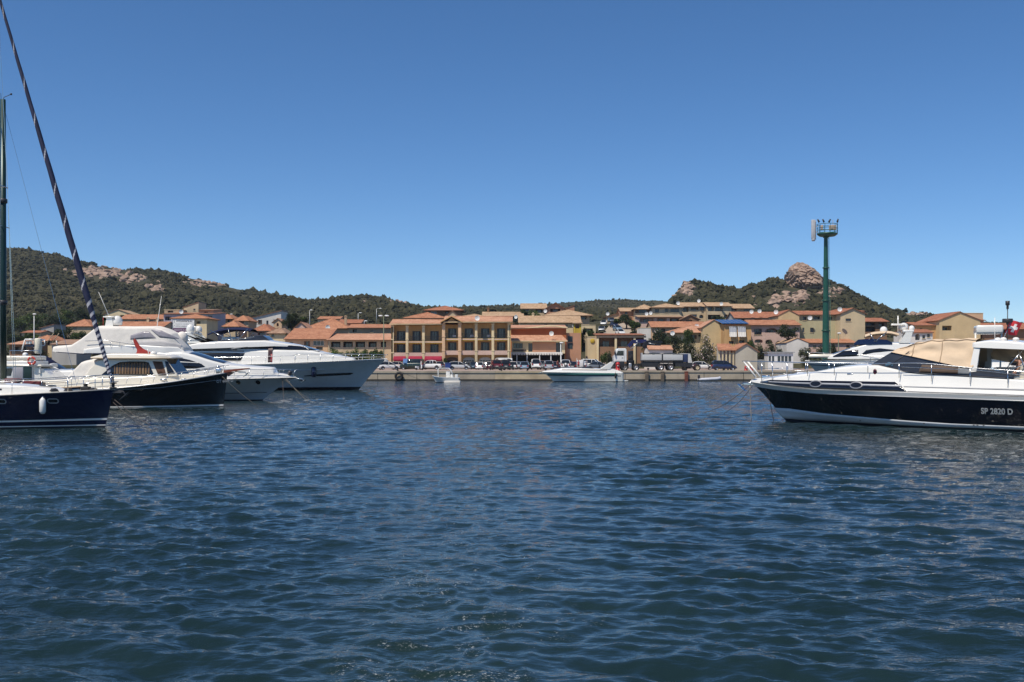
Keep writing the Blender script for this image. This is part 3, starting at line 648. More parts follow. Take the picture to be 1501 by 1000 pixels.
# ------------------------------------------------------------------ the hotel on the plaza
def hotel():
    Y = 205.0; s = Y/1500; x0 = PX(573.5, Y); zg = 1.5
    t = empty('hotel', (x0, Y, zg), 0, 'three storey peach hotel with open loggias behind cream columns and red awnings', 'hotel')
    X = lambda px: PX(px, Y)-x0
    Z = lambda py: PZ(py, Y)-zg
    xl = [X(p) for p in (574.3, 596.7, 620.7, 645.6)]      # left part column centres (last one meets the gable bay)
    xc = [X(650.3), X(674)]; xr = [X(674), X(698), X(722.5), X(746)]
    dep, back = 1.9, 9.0
    W_ = X(749)
    eL, eR = Z(476), Z(473)
    f2L, f2R, f1L, f1R = Z(496.5), Z(492.5), Z(516), Z(513)
    # back wall, end walls, inner party walls
    g = MB(); g.box(.05, X(648), dep, back, -1, eL-.05); g.box(X(648.2), W_-.05, dep, back, -1, eR-.05)
    g.box(0, .3, 0, dep-.002, -1, eL-.06); g.box(W_-.3, W_, 0, dep-.002, -1, eR-.06); g.build('rear_wall', wcol['loggia'], t)
    g = MB(); g.box(-.02, .28, dep+.002, back+.3, -1, eL); g.build('end_wall', wcol['pink'], t)
    # floor slabs
    for a, b, z in ((.3, X(648), f2L-.55), (.3, X(648), f1L-.6), (X(648), W_-.3, f2R-.55), (X(648), W_-.3, f1R-.6)):
        g = MB(); g.box(a, b, .05, dep, z-.25, z); g.build('floor_slab', wcol['pink'], t)
    # columns
    for i, x in enumerate(xl+[xc[0], xc[1]]+xr[1:]):
        left = i < 4; e = eL if left else eR
        if i == 3: continue
        cx = max(.24, min(W_-.24, x)); wd = .26 if i not in (4, 5) else .3
        g = MB(); y0 = 0 if i not in (4, 5) else -.25
        g.cbox(cx-wd, cx+wd, y0, y0+.5, -1, e-.12, .03)
        for z in ((f2L, f1L) if left else (f2R, f1R)): g.box(cx-wd-.05, cx+wd+.05, y0-.05, y0+.55, z-.25, z-.05)
        g.box(cx-wd-.06, cx+wd+.06, y0-.06, y0+.56, e-.4, e-.14)
        g.build('column', wcol['peach'] if i in (4, 5) else wcol['cream'], t)
    bays = [(xl[0]+.1, xl[1], eL, f2L, f1L, 'L'), (xl[1], xl[2], eL, f2L, f1L, 'L'), (xl[2], xc[0]-.1, eL, f2L, f1L, 'L'), (xc[0], xc[1], eR, f2R, f1R, 'C'),
            (xr[0], xr[1], eR, f2R, f1R, 'R'), (xr[1], xr[2], eR, f2R, f1R, 'R'), (xr[2], xr[3]-.1, eR, f2R, f1R, 'R')]
    awn = mat('crimson awning', (.26,.025,.05), .85, 0, .15, 1.5, spec=.1)
    for bi, (a, b, e, f2, f1, kd) in enumerate(bays):
        a += .28; b -= .28; xm = (a+b)/2+(.1 if kd != 'C' else 0)
        for fi, f in enumerate((f2, f1)):
            z0 = f-.55
            g = MB(); 
            if fi == 0: g.box(a-.05, b+.05, .08, .26, z0-.38, z0+.06)
            else: g.box(a-.05, b+.05, .06, .28, z0-.45, z0+.42)
            g.build('balustrade', wcol['mustard'] if fi == 0 else wcol['pink'], t)
            if fi == 0:           # iron rail on the top floor
                g = MB(); g.box(a-.02, b+.02, .14, .2, z0+1.0, z0+1.05); g.box(a-.02, b+.02, .14, .2, z0+.12, z0+.16)
                n = int((b-a)/.14)
                for k in range(n): xx = a+(b-a)*(k+.5)/n; g.box(xx-.012, xx+.012, .155, .18, z0+.16, z0+1.0)
                g.build('railing', frame_d, t)
            # french window: leaves, panes, shutters folded to the sides
            ww, hh = 1.05, 2.1
            g = MB(); y1 = dep-.004
            for sx in (xm-ww/2, xm-.045, xm+ww/2-.09): g.box(sx, sx+.09, y1-.07, y1, z0+.03, z0+hh)
            g.box(xm-ww/2+.09, xm+ww/2-.09, y1-.065, y1-.005, z0+hh-.1, z0+hh); fr = g.build('window', frame_d, t)
            g = MB(); g.box(xm-ww/2+.05, xm+ww/2-.05, y1-.03, y1-.012, z0+.03, z0+hh-.05); g.build('pane', house_glass, fr)
            for x1, x2 in ((xm-ww/2-.30, xm-ww/2-.02), (xm+ww/2+.02, xm+ww/2+.30)):
                g = MB(); g.box(x1, x2, y1-.10, y1-.05, z0+.03, z0+hh)
                for k in range(9): zz = z0+.1+(hh-.2)*k/9; g.box(x1+.05, x2-.05, y1-.115, y1-.10, zz, zz+.13)
                g.build('shutter', shut_d, fr)
        # ground floor
        top = f1-.55-.85
        if kd == 'L':
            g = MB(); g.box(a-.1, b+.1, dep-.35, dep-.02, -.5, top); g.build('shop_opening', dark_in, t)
            g = MB(); rows = []
            for k in range(7):
                u = k/6; rows.append([(a-.02+(b-a+.04)*j/8, .15-1.1*u, top+.62-.62*u-.05*math.sin(u*math.pi)) for j in range(9)])
            g.grid(rows); g.grid([[(p[0], p[1]+.01, p[2]-.03) for p in r_] for r_ in rows], flip=True)
            fl = [(p[0], p[1], p[2]-.32-.05*(j % 2)) for j, p in enumerate(rows[-1])]; g.grid([rows[-1], fl])
            g.build('awning', awn, t)
            g = MB(); 
            for k in range(4): xx = a+(b-a)*k/3.0; g.box(xx-.04, xx+.04, dep-.42, dep-.36, -.2, top-.2)
            g.box(a, b, dep-.42, dep-.37, top-.35, top-.27); g.build('shopfront', frame_b, t)
        else:
            ww = 1.1
            n = 1 if kd == 'C' else 2
            g = MB(); w0 = 2.3; zt = top-.55
            g.box(xm-w0/2, xm-w0/2+.1, dep-.08, dep-.004, -.1, zt); g.box(xm+w0/2-.1, xm+w0/2, dep-.08, dep-.004, -.1, zt); g.box(xm-w0/2+.1, xm+w0/2-.1, dep-.08, dep-.004, zt-.1, zt)
            pts = [(xm+w0/2*math.cos(q*math.pi/14), zt+.5*math.sin(q*math.pi/14)) for q in range(15)]
            g.prism(pts, dep-.09, dep-.004, 'Y')
            for k in range(1, 4): xx = xm-w0/2+w0*k/4; g.box(xx-.035, xx+.035, dep-.075, dep-.004, -.1, zt-.1)
            fr = g.build('entrance' if kd == 'C' else 'shop_window', frame_w if kd != 'C' else frame_b, t)
            g = MB(); g.box(xm-w0/2+.05, xm+w0/2-.05, dep-.04, dep-.02, -.1, zt-.05); g.build('pane', house_glass, fr)
    # roofs
    def slope(a, b, e, y0, hr, name='roof'):
        g = MB(); o = .55; yb = back+.4; ym = (yb)/2
        for q in ([(a,-o,e),(b,-o,e),(b,ym,e+hr),(a,ym,e+hr)], [(a,ym,e+hr),(b,ym,e+hr),(b,yb,e),(a,yb,e)]):
            vs = q+[(p[0],p[1],p[2]+.18) for p in q]
            g.add(vs, [(0,1,2,3)], 1); g.add(vs, [(4,5,6,7)], 0); g.add(vs, [(i,(i+1)%4,4+(i+1)%4,4+i) for i in range(4)], 1)
        g.tube([(a,ym,e+hr+.18),(b,ym,e+hr+.18)], .14, 6)
        n = int((b-a)/.22)           # tile ends along the eave
        for k in range(n): xx = a+(b-a)*(k+.5)/n; g.tube([(xx,-o-.03,e+.17),(xx,-o+.5,e+.19+.5*hr/(ym+o))], .085, 5)
        r_ = g.build(name, [rf['salmon'], wcol['cream']], t)
        g = MB(); g.tube([(a,-o-.1,e+.06),(b,-o-.1,e+.06)], .08, 6); g.build('gutter', wcol['cream'], r_)
        return r_
    slope(-.3, X(649.5), eL, 0, 1.0); r2 = slope(X(649.7), W_+.35, eR, 0, 1.25)
    g = MB(); a, b = xc[0]-.6, xc[1]+.6; m_ = (a+b)/2; zt = eR+1.15; o = -.95
    for q in ([(a,o,eR-.02),(m_,o,zt),(m_,4,zt),(a,4,eR-.02)], [(m_,o,zt),(b,o,eR-.02),(b,4,eR-.02),(m_,4,zt)]):
        vs = q+[(p[0],p[1],p[2]+.2) for p in q]; g.add(vs, [(0,1,2,3)], 1); g.add(vs, [(4,5,6,7)], 0); g.add(vs, [(i,(i+1)%4,4+(i+1)%4,4+i) for i in range(4)], 1)
    g.build('entrance_gable', [rf['red'], wcol['orange']], t)
    g = MB(); g.add([(a+.55,-.24,eR-.4),(b-.55,-.24,eR-.4),(m_,-.24,zt-.15)], [(0,1,2)]); g.add([(a+.55,-.24,eR-.4),(b-.55,-.24,eR-.4),(b-.55,-.24,eR-.06),(a+.55,-.24,eR-.06)], [(0,1,2,3)]); g.build('gable_wall', wcol['orange'], t)
    for x, z in ((X(671), f2R+.1), (X(697), f2R+.15), (X(722), f2R+.15)):   # air conditioning units on the balconies
        g = MB(); g.cbox(x-1.1, x-.45, dep-.5, dep-.15, z-.35, z+.12, .03); g.build('air_conditioner', white_mt, t)
hotel()

# ------------------------------------------------------------------ houses, from the water back up the slope
HS = 'houses of the hillside town'
H = lambda *a, **k: house(*a, group=HS, **k)
# west of the hotel
H('low house with a broad orange tile roof and white slatted balcony beside the hedge', 418.5, 480.5, 497, 480, 541, 214, 10, 'peach', 'orange', 'shed', wins=((450,505,4,9,'shut'),(467,503,16,7,'bars'),(468,511,10,4,'dark'),(427,506,5,9,'win')), over=.7)
H('long low arcade house with faded brown tiles, behind the clipped hedge', 481, 574, 498.5, 488.5, 541, 213, 9, 'sand', 'salmon', 'shed', wins=((492,508,14,14,'dark'),(510,508,14,14,'dark'),(528,508,14,14,'dark'),(546,508,12,14,'dark'),(562,508,8,14,'dark')), over=.8)
H('row with a thin red orange roof strip and tan upper wall above the arcade house', 511, 572, 481, 475.5, 500, 236, 10, 'tan', 'orange', 'gable_x', wins=((520,485,6,4,'dark'),(545,485.5,4,3,'win')), over=.5)
H('orange house of brick and pale panels with a wide hip roof and chimney', 449, 511, 480.5, 466.5, 500, 252, 14, 'tan', 'orange', 'hip', wins=((470,485,5,5,'win'),(485,485,5,5,'win')), chim=((500,2),), over=.7)
H('small gabled house with pale verges behind the wide orange hip roof', 466, 498, 468, 464, 485, 275, 8, 'cream', 'orange', 'gable_x', wins=((475,472,3,3,'win'),))
H('red roofed house on the slope just before the scrub, above the tan row', 496, 529, 474, 468.5, 490, 268, 9, 'palebrick', 'red', 'gable_x', wins=((505,478,4,3,'win'),(517,478,4,3,'win')))
H('pale gable house with stepped white parapets between the big tree and orange roof', 433, 449, 480, 473, 500, 244, 8, 'pink', 'salmon', 'gable_y', wins=((441,484,3,3,'win'),))
H('pale cream terrace house with a blank garden wall above the yacht flybridge', 394, 418, 488, 481, 541, 228, 9, 'cream', 'brown', 'hip', wins=((400,492,4,4,'win'),))
H('pink house under a faded red hip roof beside the slanted roof villa', 372, 397, 484, 475.5, 505, 255, 9, 'pink', 'red', 'hip', wins=((383,489,10,4,'dark'),(393,489,4,5,'win')))
H('white villa with one long slanted orange roof rising to the east', 368, 412, 466.5, 456, 500, 300, 9, 'white', 'salmon', 'slant', wins=((374,472,5,5,'win'),(392,473,3,6,'door'),(381,472,3,6,'shut'),(404,472,6,7,'log')), over=.6)
H('small peach house with a little gable in front of the slanted roof villa', 401, 413, 472, 467.5, 495, 280, 7, 'peach', 'salmon', 'gable_y', wins=((407,476,3,5,'arch'),))
H('orange hip roofed house behind the billboard block, near the white domes', 320, 341, 467, 461, 492, 292, 9, 'tan', 'orange', 'hip', wins=((326,471,3,4,'win'),(335,471,3,4,'win')))
H('orange hip roofed house with a deep porch, east of its twin behind the billboard', 344, 364, 469.5, 463, 495, 280, 9, 'sand', 'orange', 'hip', wins=((353,474,9,5,'log'),))
H('low orange roof and pale wall rising just over the navy bimini', 328, 350, 478, 471, 500, 255, 8, 'sand', 'orange', 'hip', wins=((338,483,5,4,'win'),))
bb, bbd = H('cream block with an orange hip roof carrying the billboard', 253, 303, 467, 460.5, 541, 238, 9, 'cream', 'orange', 'hip', wins=((291,473,6,4,'dark'),), over=.5)
ap, apd = H('grey violet apartment block with stacked terraces and orange roof bands', 240, 312, 460.5, 456, 510, 268, 12, 'greyblue', 'red', 'shed', wins=((246,467,9,6,'log'),(246,477,9,6,'log'),(308,466,6,6,'win')), over=.6)
H('stair tower with a sharp single pitch top above the grey violet apartments', 269, 291, 451, 443.5, 500, 282, 7, 'sand', 'red', 'slant', rot=0, wins=((285,454,3,2.5,'win'),), over=.2)
H('upper terrace floor with a brown parapet beside the stair tower', 292, 313, 455, 452, 490, 276, 8, 'tan', 'brown', 'shed', wins=((302,458.5,6,3,'dark'),))
H('roof terrace house with grey railings west of the stair tower', 241, 268, 454.5, 451.8, 490, 279, 8, 'tan', 'brown', 'flat', wins=((250,457,8,2.6,'dark'),))
H('long house with a lower orange roof showing over the white canvas boat', 156, 240, 479, 471.5, 541, 262, 10, 'sand', 'orange', 'gable_x', wins=((170,484,5,5,'win'),(200,484,5,5,'win'),(225,484,5,5,'win')), chim=((207,3),(221,3)), over=.6)
H('long house with an upper orange roof behind the lower one, west of the apartments', 176, 240, 468, 461, 490, 300, 10, 'peach', 'orange', 'gable_x', wins=((200,470.5,5,3,'win'),(222,470.5,5,3,'win'),(234,470.5,4,3,'win')), over=.5)
H('beige flat roofed villa with a blank gable at the foot of the western hill', 153, 193, 461, 454, 485, 372, 11, 'cream', 'tan', 'gable_y', rot=0, wins=((180,464,8,4,'dark'),))
H('pale low annexe with roof clutter beside the beige villa', 192, 216, 462, 459.5, 485, 368, 8, 'cream', 'tan', 'flat', wins=((198,466,6,3.5,'dark'),(209,466,5,3.5,'win')))
H('wide orange roofed villa half sunk in trees behind the forestay', 98, 134, 478, 468, 497, 325, 12, 'sand', 'orange', 'hip', wins=((110,482,5,4,'win'),))
H('small grey walled villa with a slanted orange roof among dark trees', 60, 79, 481, 476, 500, 300, 8, 'grey', 'orange', 'slant', wins=((66,486,3,5,'win'),))
H('long low red roofed bungalow sunk in trees beside the grey villa', 32, 60, 488, 485, 503, 288, 8, 'sand', 'red', 'gable_x', wins=((45,491,4,3,'win'),))
H('cream house with a small hip roof right above the radar arch', 52, 76, 498.5, 492, 541, 236, 8, 'cream', 'orange', 'hip', wins=((64,503,5,5,'win'),(71,503,4,6,'door')))
H('shed with a long faded brown roof beside the dark green mast', 14, 46, 505, 498.5, 541, 226, 8, 'brown', 'salmon', 'shed', wins=((25,512,8,7,'dark'),(36,511,8,7,'dark')), over=.9)
H('low building with a dull brown roof between the canvas boat and the cream house', 76, 112, 505, 497.5, 541, 228, 8, 'grey', 'brown', 'shed', wins=((95,510,8,6,'dark'),), over=.6)
H('pale strip of a bungalow high in the western scrub', 56, 82, 452.6, 450.8, 462, 470, 8, 'cream', 'tan', 'shed')
H('bungalow with a small peaked roof in the scrub, east of the pale strip one', 91, 112, 452.5, 450, 462, 474, 8, 'cream', 'tan', 'gable_x')
# behind the hotel
H('pale pink house with an orange hip roof rising right behind the hotel', 595, 652, 466, 457.5, 490, 262, 11, 'pink', 'orange', 'hip', wins=((605,469,3,3,'win'),(612,470,3,3,'win'),(622,470,3,3,'win'),(636,470,3,3,'win')), over=.7)
H('grey gable end house behind the hotel entrance', 650, 676, 467, 456.5, 490, 266, 12, 'sand', 'tan', 'gable_y', wins=((652.5,465,5,4,'win'),), over=.3)
H('highest brown house behind the hotel with a flat hip roof and white terrace', 626, 675, 454.5, 448, 480, 300, 12, 'brown', 'red', 'hip', wins=((636,458.5,9,3.4,'wht'),(655,458,6,3,'dark')), over=1.0)
H('low orange roof just east of the grey gable, over the hotel ridge', 676, 712, 465, 460.5, 490, 275, 9, 'tan', 'tan', 'hip', over=.6)
H('long tan roofed house with a chimney over the east half of the hotel', 708, 766, 463.5, 457, 490, 282, 10, 'brown', 'tan', 'gable_x', wins=((755,468,14,6,'dark'),), chim=((715,3.5),), over=.7)
H('upper brick house with a dark gable porch, western of the pair on the crest', 764, 801, 452.5, 444.5, 480, 300, 10, 'sand', 'tan', 'gable_x', wins=((772,455,6,3,'win'),(790,456,10,5,'dark')), over=.5)
H('upper brick house with a dark gable porch, eastern of the pair on the crest', 801, 827, 452, 444.5, 480, 296, 10, 'palebrick', 'tan', 'gable_y', wins=((814,455,15,5,'dark'),), over=.9)
H('brown brick wing with a shallow roof at the east end of the crest houses', 826, 842, 453.5, 448, 480, 300, 9, 'palebrick', 'red', 'slant', over=.3)
H('low house with a wide tan roof and open porch below the crest pair', 801, 864, 462, 453.5, 485, 280, 12, 'tan', 'tan', 'hip', wins=((808,464.5,6,3,'wht'),(820,465,6,3,'wht'),(855,466,10,5,'log')), over=1.0)
H('long house with a weathered tan roof and yellow flank behind the brick restaurant', 761, 851, 473, 462.8, 515, 248, 10, 'cream', 'tan', 'gable_x', wins=((800,477,4,4,'win'),(830,478,4,4,'win')), over=.5, chim=((782,2),))
H('pale terrace with a white balcony slab beside the climbing street', 851, 873, 477, 474, 500, 262, 8, 'cream', 'tan', 'flat', wins=((862,484,14,5,'dark'),))
g_ = H('brick red restaurant house with a curved tile roof and white canopy', 749, 830, 481.5, 475, 541, 218, 10, 'brick', 'salmon', 'shed', over=.6)
H('pale yellow gate house with a round emblem beside the arcade shop', 861, 875, 494, 492.4, 541, 225, 6, 'yellow', 'red', 'flat')
ar, ard = H('brown arcade shop with three cream pillars behind the crane truck', 875, 944, 491.5, 488.5, 541, 224, 8, 'brown', 'red', 'shed', wins=((889,504,24,20,'log'),(916,504,26,20,'log'),(937,504,11,20,'log')), over=.7)
# terraces on the east side
H('upper terrace block with paired shutters, west end of the long tan apartments', 932, 958, 452.5, 446.5, 485, 306, 11, 'sand', 'tan', 'hip', wins=((942,456,11,6,'shut'),), over=.7)
H('tan apartment with a wide strip of windows and wooden balcony in the terraces', 957, 999, 450.5, 444.5, 485, 302, 11, 'sand', 'tan', 'hip', wins=((963,456,6,6,'win'),(977,455.5,5,6,'win'),(989,455.5,13,6,'win')), over=.7)
H('tan apartment block with deep loggias and white awnings in the terraces', 998, 1039, 449.5, 443, 485, 308, 11, 'sand', 'tan', 'gable_x', wins=((1005,454,8,7,'log'),(1018,455,11,8,'log'),(1029,452,6,7,'win'),(1028,464,6,5,'arch'),(1017,463,9,4,'win')), over=.6)
H('taller tan apartment with two dark loggias beside the awning block', 1037, 1072, 449, 442.8, 485, 305, 11, 'sand', 'tan', 'gable_x', wins=((1042,452,8,8,'log'),(1054,452.5,11,8,'log'),(1046,465,20,7,'dark'),(1064,464,6,6,'arch')), over=.6)
H('eastern end of the tan terraces with a single slanted roof', 1068, 1104, 452, 445.2, 485, 306, 11, 'peach', 'tan', 'gable_x', wins=((1076,453.8,8,4,'log'),(1096,454.5,12,3,'win'),(1064+26,460,5,3,'win')), over=.8)
H('lower balcony storey with a dark verandah under the tan terraces', 936, 1000, 465, 461.5, 495, 288, 8, 'pink', 'tan', 'shed', wins=((948,469.5,20,6,'log'),(970,469,14,5,'log'),(989,469,14,5,'dark')), over=.8)
H('little gabled porch house in the middle of the terraces', 999, 1024, 468, 462, 495, 286, 8, 'brown', 'tan', 'gable_y', wins=((1010,471,10,5,'arch'),), over=.6)
H('sloping tan roofed house at the top of the climbing street', 888, 912, 465, 458, 490, 318, 10, 'sand', 'tan', 'slant', wins=((900,470,12,4,'dark'),), over=.6)
H('red brown roofed house above the street trees, west of the terraces', 910, 934, 456.5, 451, 485, 312, 10, 'palebrick', 'tan', 'gable_x', wins=((918,459,4,3,'win'),), over=.6)
H('long low house with a red roof across the middle of the slope', 955, 1034, 479.5, 471.5, 510, 268, 9, 'peach', 'orange', 'gable_x', wins=((964,484,4,5,'win'),(972,485,6,6,'dark'),(950+40,484,5,5,'win')), over=.6)
H('flat white terrace wall under the verandah, west of the long red roof', 938, 954, 481, 479.8, 510, 262, 6, 'white', 'tan', 'flat')
H('yellow bungalow with a big tan hip roof above the trees by the truck', 982, 1058, 487, 476.8, 541, 240, 12, 'yellow', 'salmon', 'hip', wins=((1015,494,6,6,'shut'),(1032,494,5,6,'win'),(1049,495,6,7,'shut'),(1025,492,2.5,2.5,'win')), over=1.0)
H('tall orange house with white roller awnings and blue solar roof', 1062, 1101, 477, 469.5, 541, 233, 10, 'orange', 'red', 'shed', wins=((1074,487,11,16,'log'),(1087,487,10,16,'log'),(1072,502,7,4,'dark'),(1087,501,8,4,'dark')), over=.4)
H('blank ochre gable wall house touching the solar roof house', 1030, 1063, 480, 469.6, 541, 237, 10, 'ochre', 'salmon', 'gable_y', over=.25)
H('pink house with dark arched balcony and three low arches behind the bushy tree', 1101, 1172, 476.5, 469, 541, 238, 11, 'pink', 'orange', 'gable_x', wins=((1111,486.5,11,9,'win'),(1131,487,19,12,'arch'),(1112,500,12,5,'arch'),(1127,501,10,6,'arch'),(1142,505,11,10,'arch'),(1161,487,10,9,'win')), over=.7)
H('red roofed row with white parapet bits above the pink arched house', 1077, 1141, 466, 457, 500, 275, 10, 'grey', 'red', 'gable_x', wins=((1088,469,12,2.5,'dark'),(1112,469,12,2.5,'dark'),(1131,469.5,9,2.5,'win')), over=.6)
yh, yhd = H('tall yellow block with a long red eave and small square windows behind the tower', 1171, 1246, 461.5, 455.5, 541, 250, 10, 'olive', 'red', 'gable_x', wins=((1179,467,5,5.5,'win'),(1177.5,484,2.5,7,'win'),(1190,484,5,7,'win'),(1229,484.5,4,7,'win'),(1197,466,10,4.5,'dark'),(1214,466.5,12,4.5,'dark'),(1233,468,8,4,'win')), over=.6)  # olive wall colour carries the shade of this turned yellow facade
H('ochre gable end of the tall yellow block, turned to the water', 1141, 1171.5, 463, 455.2, 541, 247, 9, 'ochre', 'red', 'gable_y', over=.2)
H('yellow gabled block with one high window, east of the tower', 1232, 1268, 460, 452.5, 541, 246, 10, 'yellow', 'red', 'gable_y', wins=((1243.5,469,8,4,'win'),), over=.5)
H('pink lean-to with an orange roof along the foot of the yellow block', 1183, 1256, 503, 496.8, 541, 240, 6, 'pink', 'orange', 'shed', wins=((1194,508,5,4,'win'),(1243,508,5,4,'win')), over=.4)
H('red roofed house with a dark double loggia east of the yellow gable', 1264, 1300, 471.5, 466, 510, 262, 10, 'brown', 'red', 'gable_x', wins=((1275,475,14,4,'dark'),(1275,483,16,7,'dark'),(1292,476,8,5,'dark')), over=.8)
H('upper red roof peeping over the yellow gabled block', 1222, 1262, 456.5, 452, 480, 285, 9, 'brown', 'red', 'hip', over=.8)
H('small pale stone hut with grey gable and tiled porch at the quay edge', 1078, 1110, 515, 504.5, 541, 181, 7, 'stone', 'orange', 'gable_y', over=.35)
H('windowless pale grey gable shed above the white kiosk', 1153, 1185, 503, 496.5, 541, 224, 9, 'white', 'tan', 'gable_y', over=.12)
H('ochre house with a broad gable and red roof above the beige boat canopy', 1377, 1437, 470, 458, 541, 212, 12, 'ochre', 'red', 'gable_y', wins=((1388,484,14,13,'log'),), over=.3)
H('lower orange wing with a flat red roof joined to the broad ochre gable', 1341, 1378, 477.5, 472.8, 541, 214, 9, 'orange', 'red', 'gable_x', wins=((1350,483,4,3,'win'),), over=.4)
H('red roofed upper floor with a pale cornice east of the broad ochre gable', 1416, 1442, 470, 462, 541, 220, 9, 'tan', 'red', 'shed', over=.6)
H('pale flat attic on top of the broad ochre gable house', 1402, 1441, 459.5, 458, 500, 226, 6, 'peach', 'red', 'flat')
H('brown house with a low red roof at the far east end of the quay', 1440, 1530, 482, 474, 541, 214, 9, 'brown', 'red', 'gable_x', wins=((1470,486,14,4,'dark'),), over=.8)
H('tiny white house with a dark arched door and red roof under the orange wing', 1327, 1367, 488, 483.5, 541, 196, 6, 'white', 'red', 'gable_x', wins=((1345,494,7,9,'arch'),(1354,494,4,5,'win'),(1361,492,4,5,'win')), over=.3)
H('small red roofed white boat shed behind the truck bed', 951, 986, 513, 507, 541, 203, 7, 'white', 'salmon', 'gable_x', over=.25, wins=((958,519,4,4,'win'),))
# ------------------------------------------------------------------ details fixed to particular houses
def text_mesh(name, body, size, m, parent, loc, rot, ext=.004, sx=1.0, bold=0.0, align='LEFT', shear=0):
    c = bpy.data.curves.new(name, 'FONT'); c.body = body; c.size = size; c.extrude = ext; c.align_x = align; c.offset = bold; c.shear = shear
    o = bpy.data.objects.new(name, c); COL.objects.link(o)
    dg = bpy.context.evaluated_depsgraph_get(); me = bpy.data.meshes.new_from_object(o.evaluated_get(dg)); bpy.data.objects.remove(o)
    me.materials.clear(); me.materials.append(m)
    o = bpy.data.objects.new(name, me); COL.objects.link(o); o.location = loc; o.rotation_euler = rot; o.scale = (sx, 1, 1)
    if parent is not None: adopt(o, parent)
    return o
ink = mat('dark sign ink', (.03,.03,.05), .6); ink2 = mat('grey sign ink', (.25,.25,.27), .6); purple = mat('plum sign band', (.13,.055,.12), .6); pale_ink = mat('pale sign ink', (.62,.58,.62), .6)
def billboard():
    Y = 237.8; s = Y/1500; t = empty('billboard', (PX(254, Y), Y, PZ(487.5, Y)), 0, 'white billboard with dark heading and a plum band on the cream block wall', 'billboard')
    w, h = 31*s, 20.5*s
    g = MB(); g.cbox(0, w, -.16, .1, 0, h, .03); g.build('board', white_mt, t)
    g = MB(); g.box(-.08, 0, -.2, .1, -.08, h+.08); g.box(w, w+.08, -.2, .1, -.08, h+.08); g.box(0, w, -.2, .1, h, h+.08); g.box(0, w, -.2, .1, -.08, 0); g.build('frame', metal_g, t)
    g = MB(); g.box(.03, w-.03, -.175, -.155, .08, 1.05); b = g.build('colour_band', purple, t)
    text_mesh('band_lettering', 'VENDITE E AFFITTI', .52, pale_ink, b, (.25, -.18, .4), (R(90),0,0), sx=.92)
    text_mesh('heading', 'immobiliare.eu', .78, ink, t, (.75, -.165, 2.45), (R(90),0,0), sx=.8, bold=.012)
    for k, tx in enumerate(('Case in vendita', 'Affitti stagionali')): text_mesh('small_lettering', tx, .42, ink2, t, (.6, -.165, 1.85-.52*k), (R(90),0,0), sx=1.2)
    g = MB(); g.tube([(.25,-.17,2.3),(.4,-.17,2.75),(.3,-.17,3.0)], .04, 5); g.tube([(.3,-.17,1.5),(.45,-.17,1.8)], .03, 5); g.build('emblem', ink2, t)
billboard()

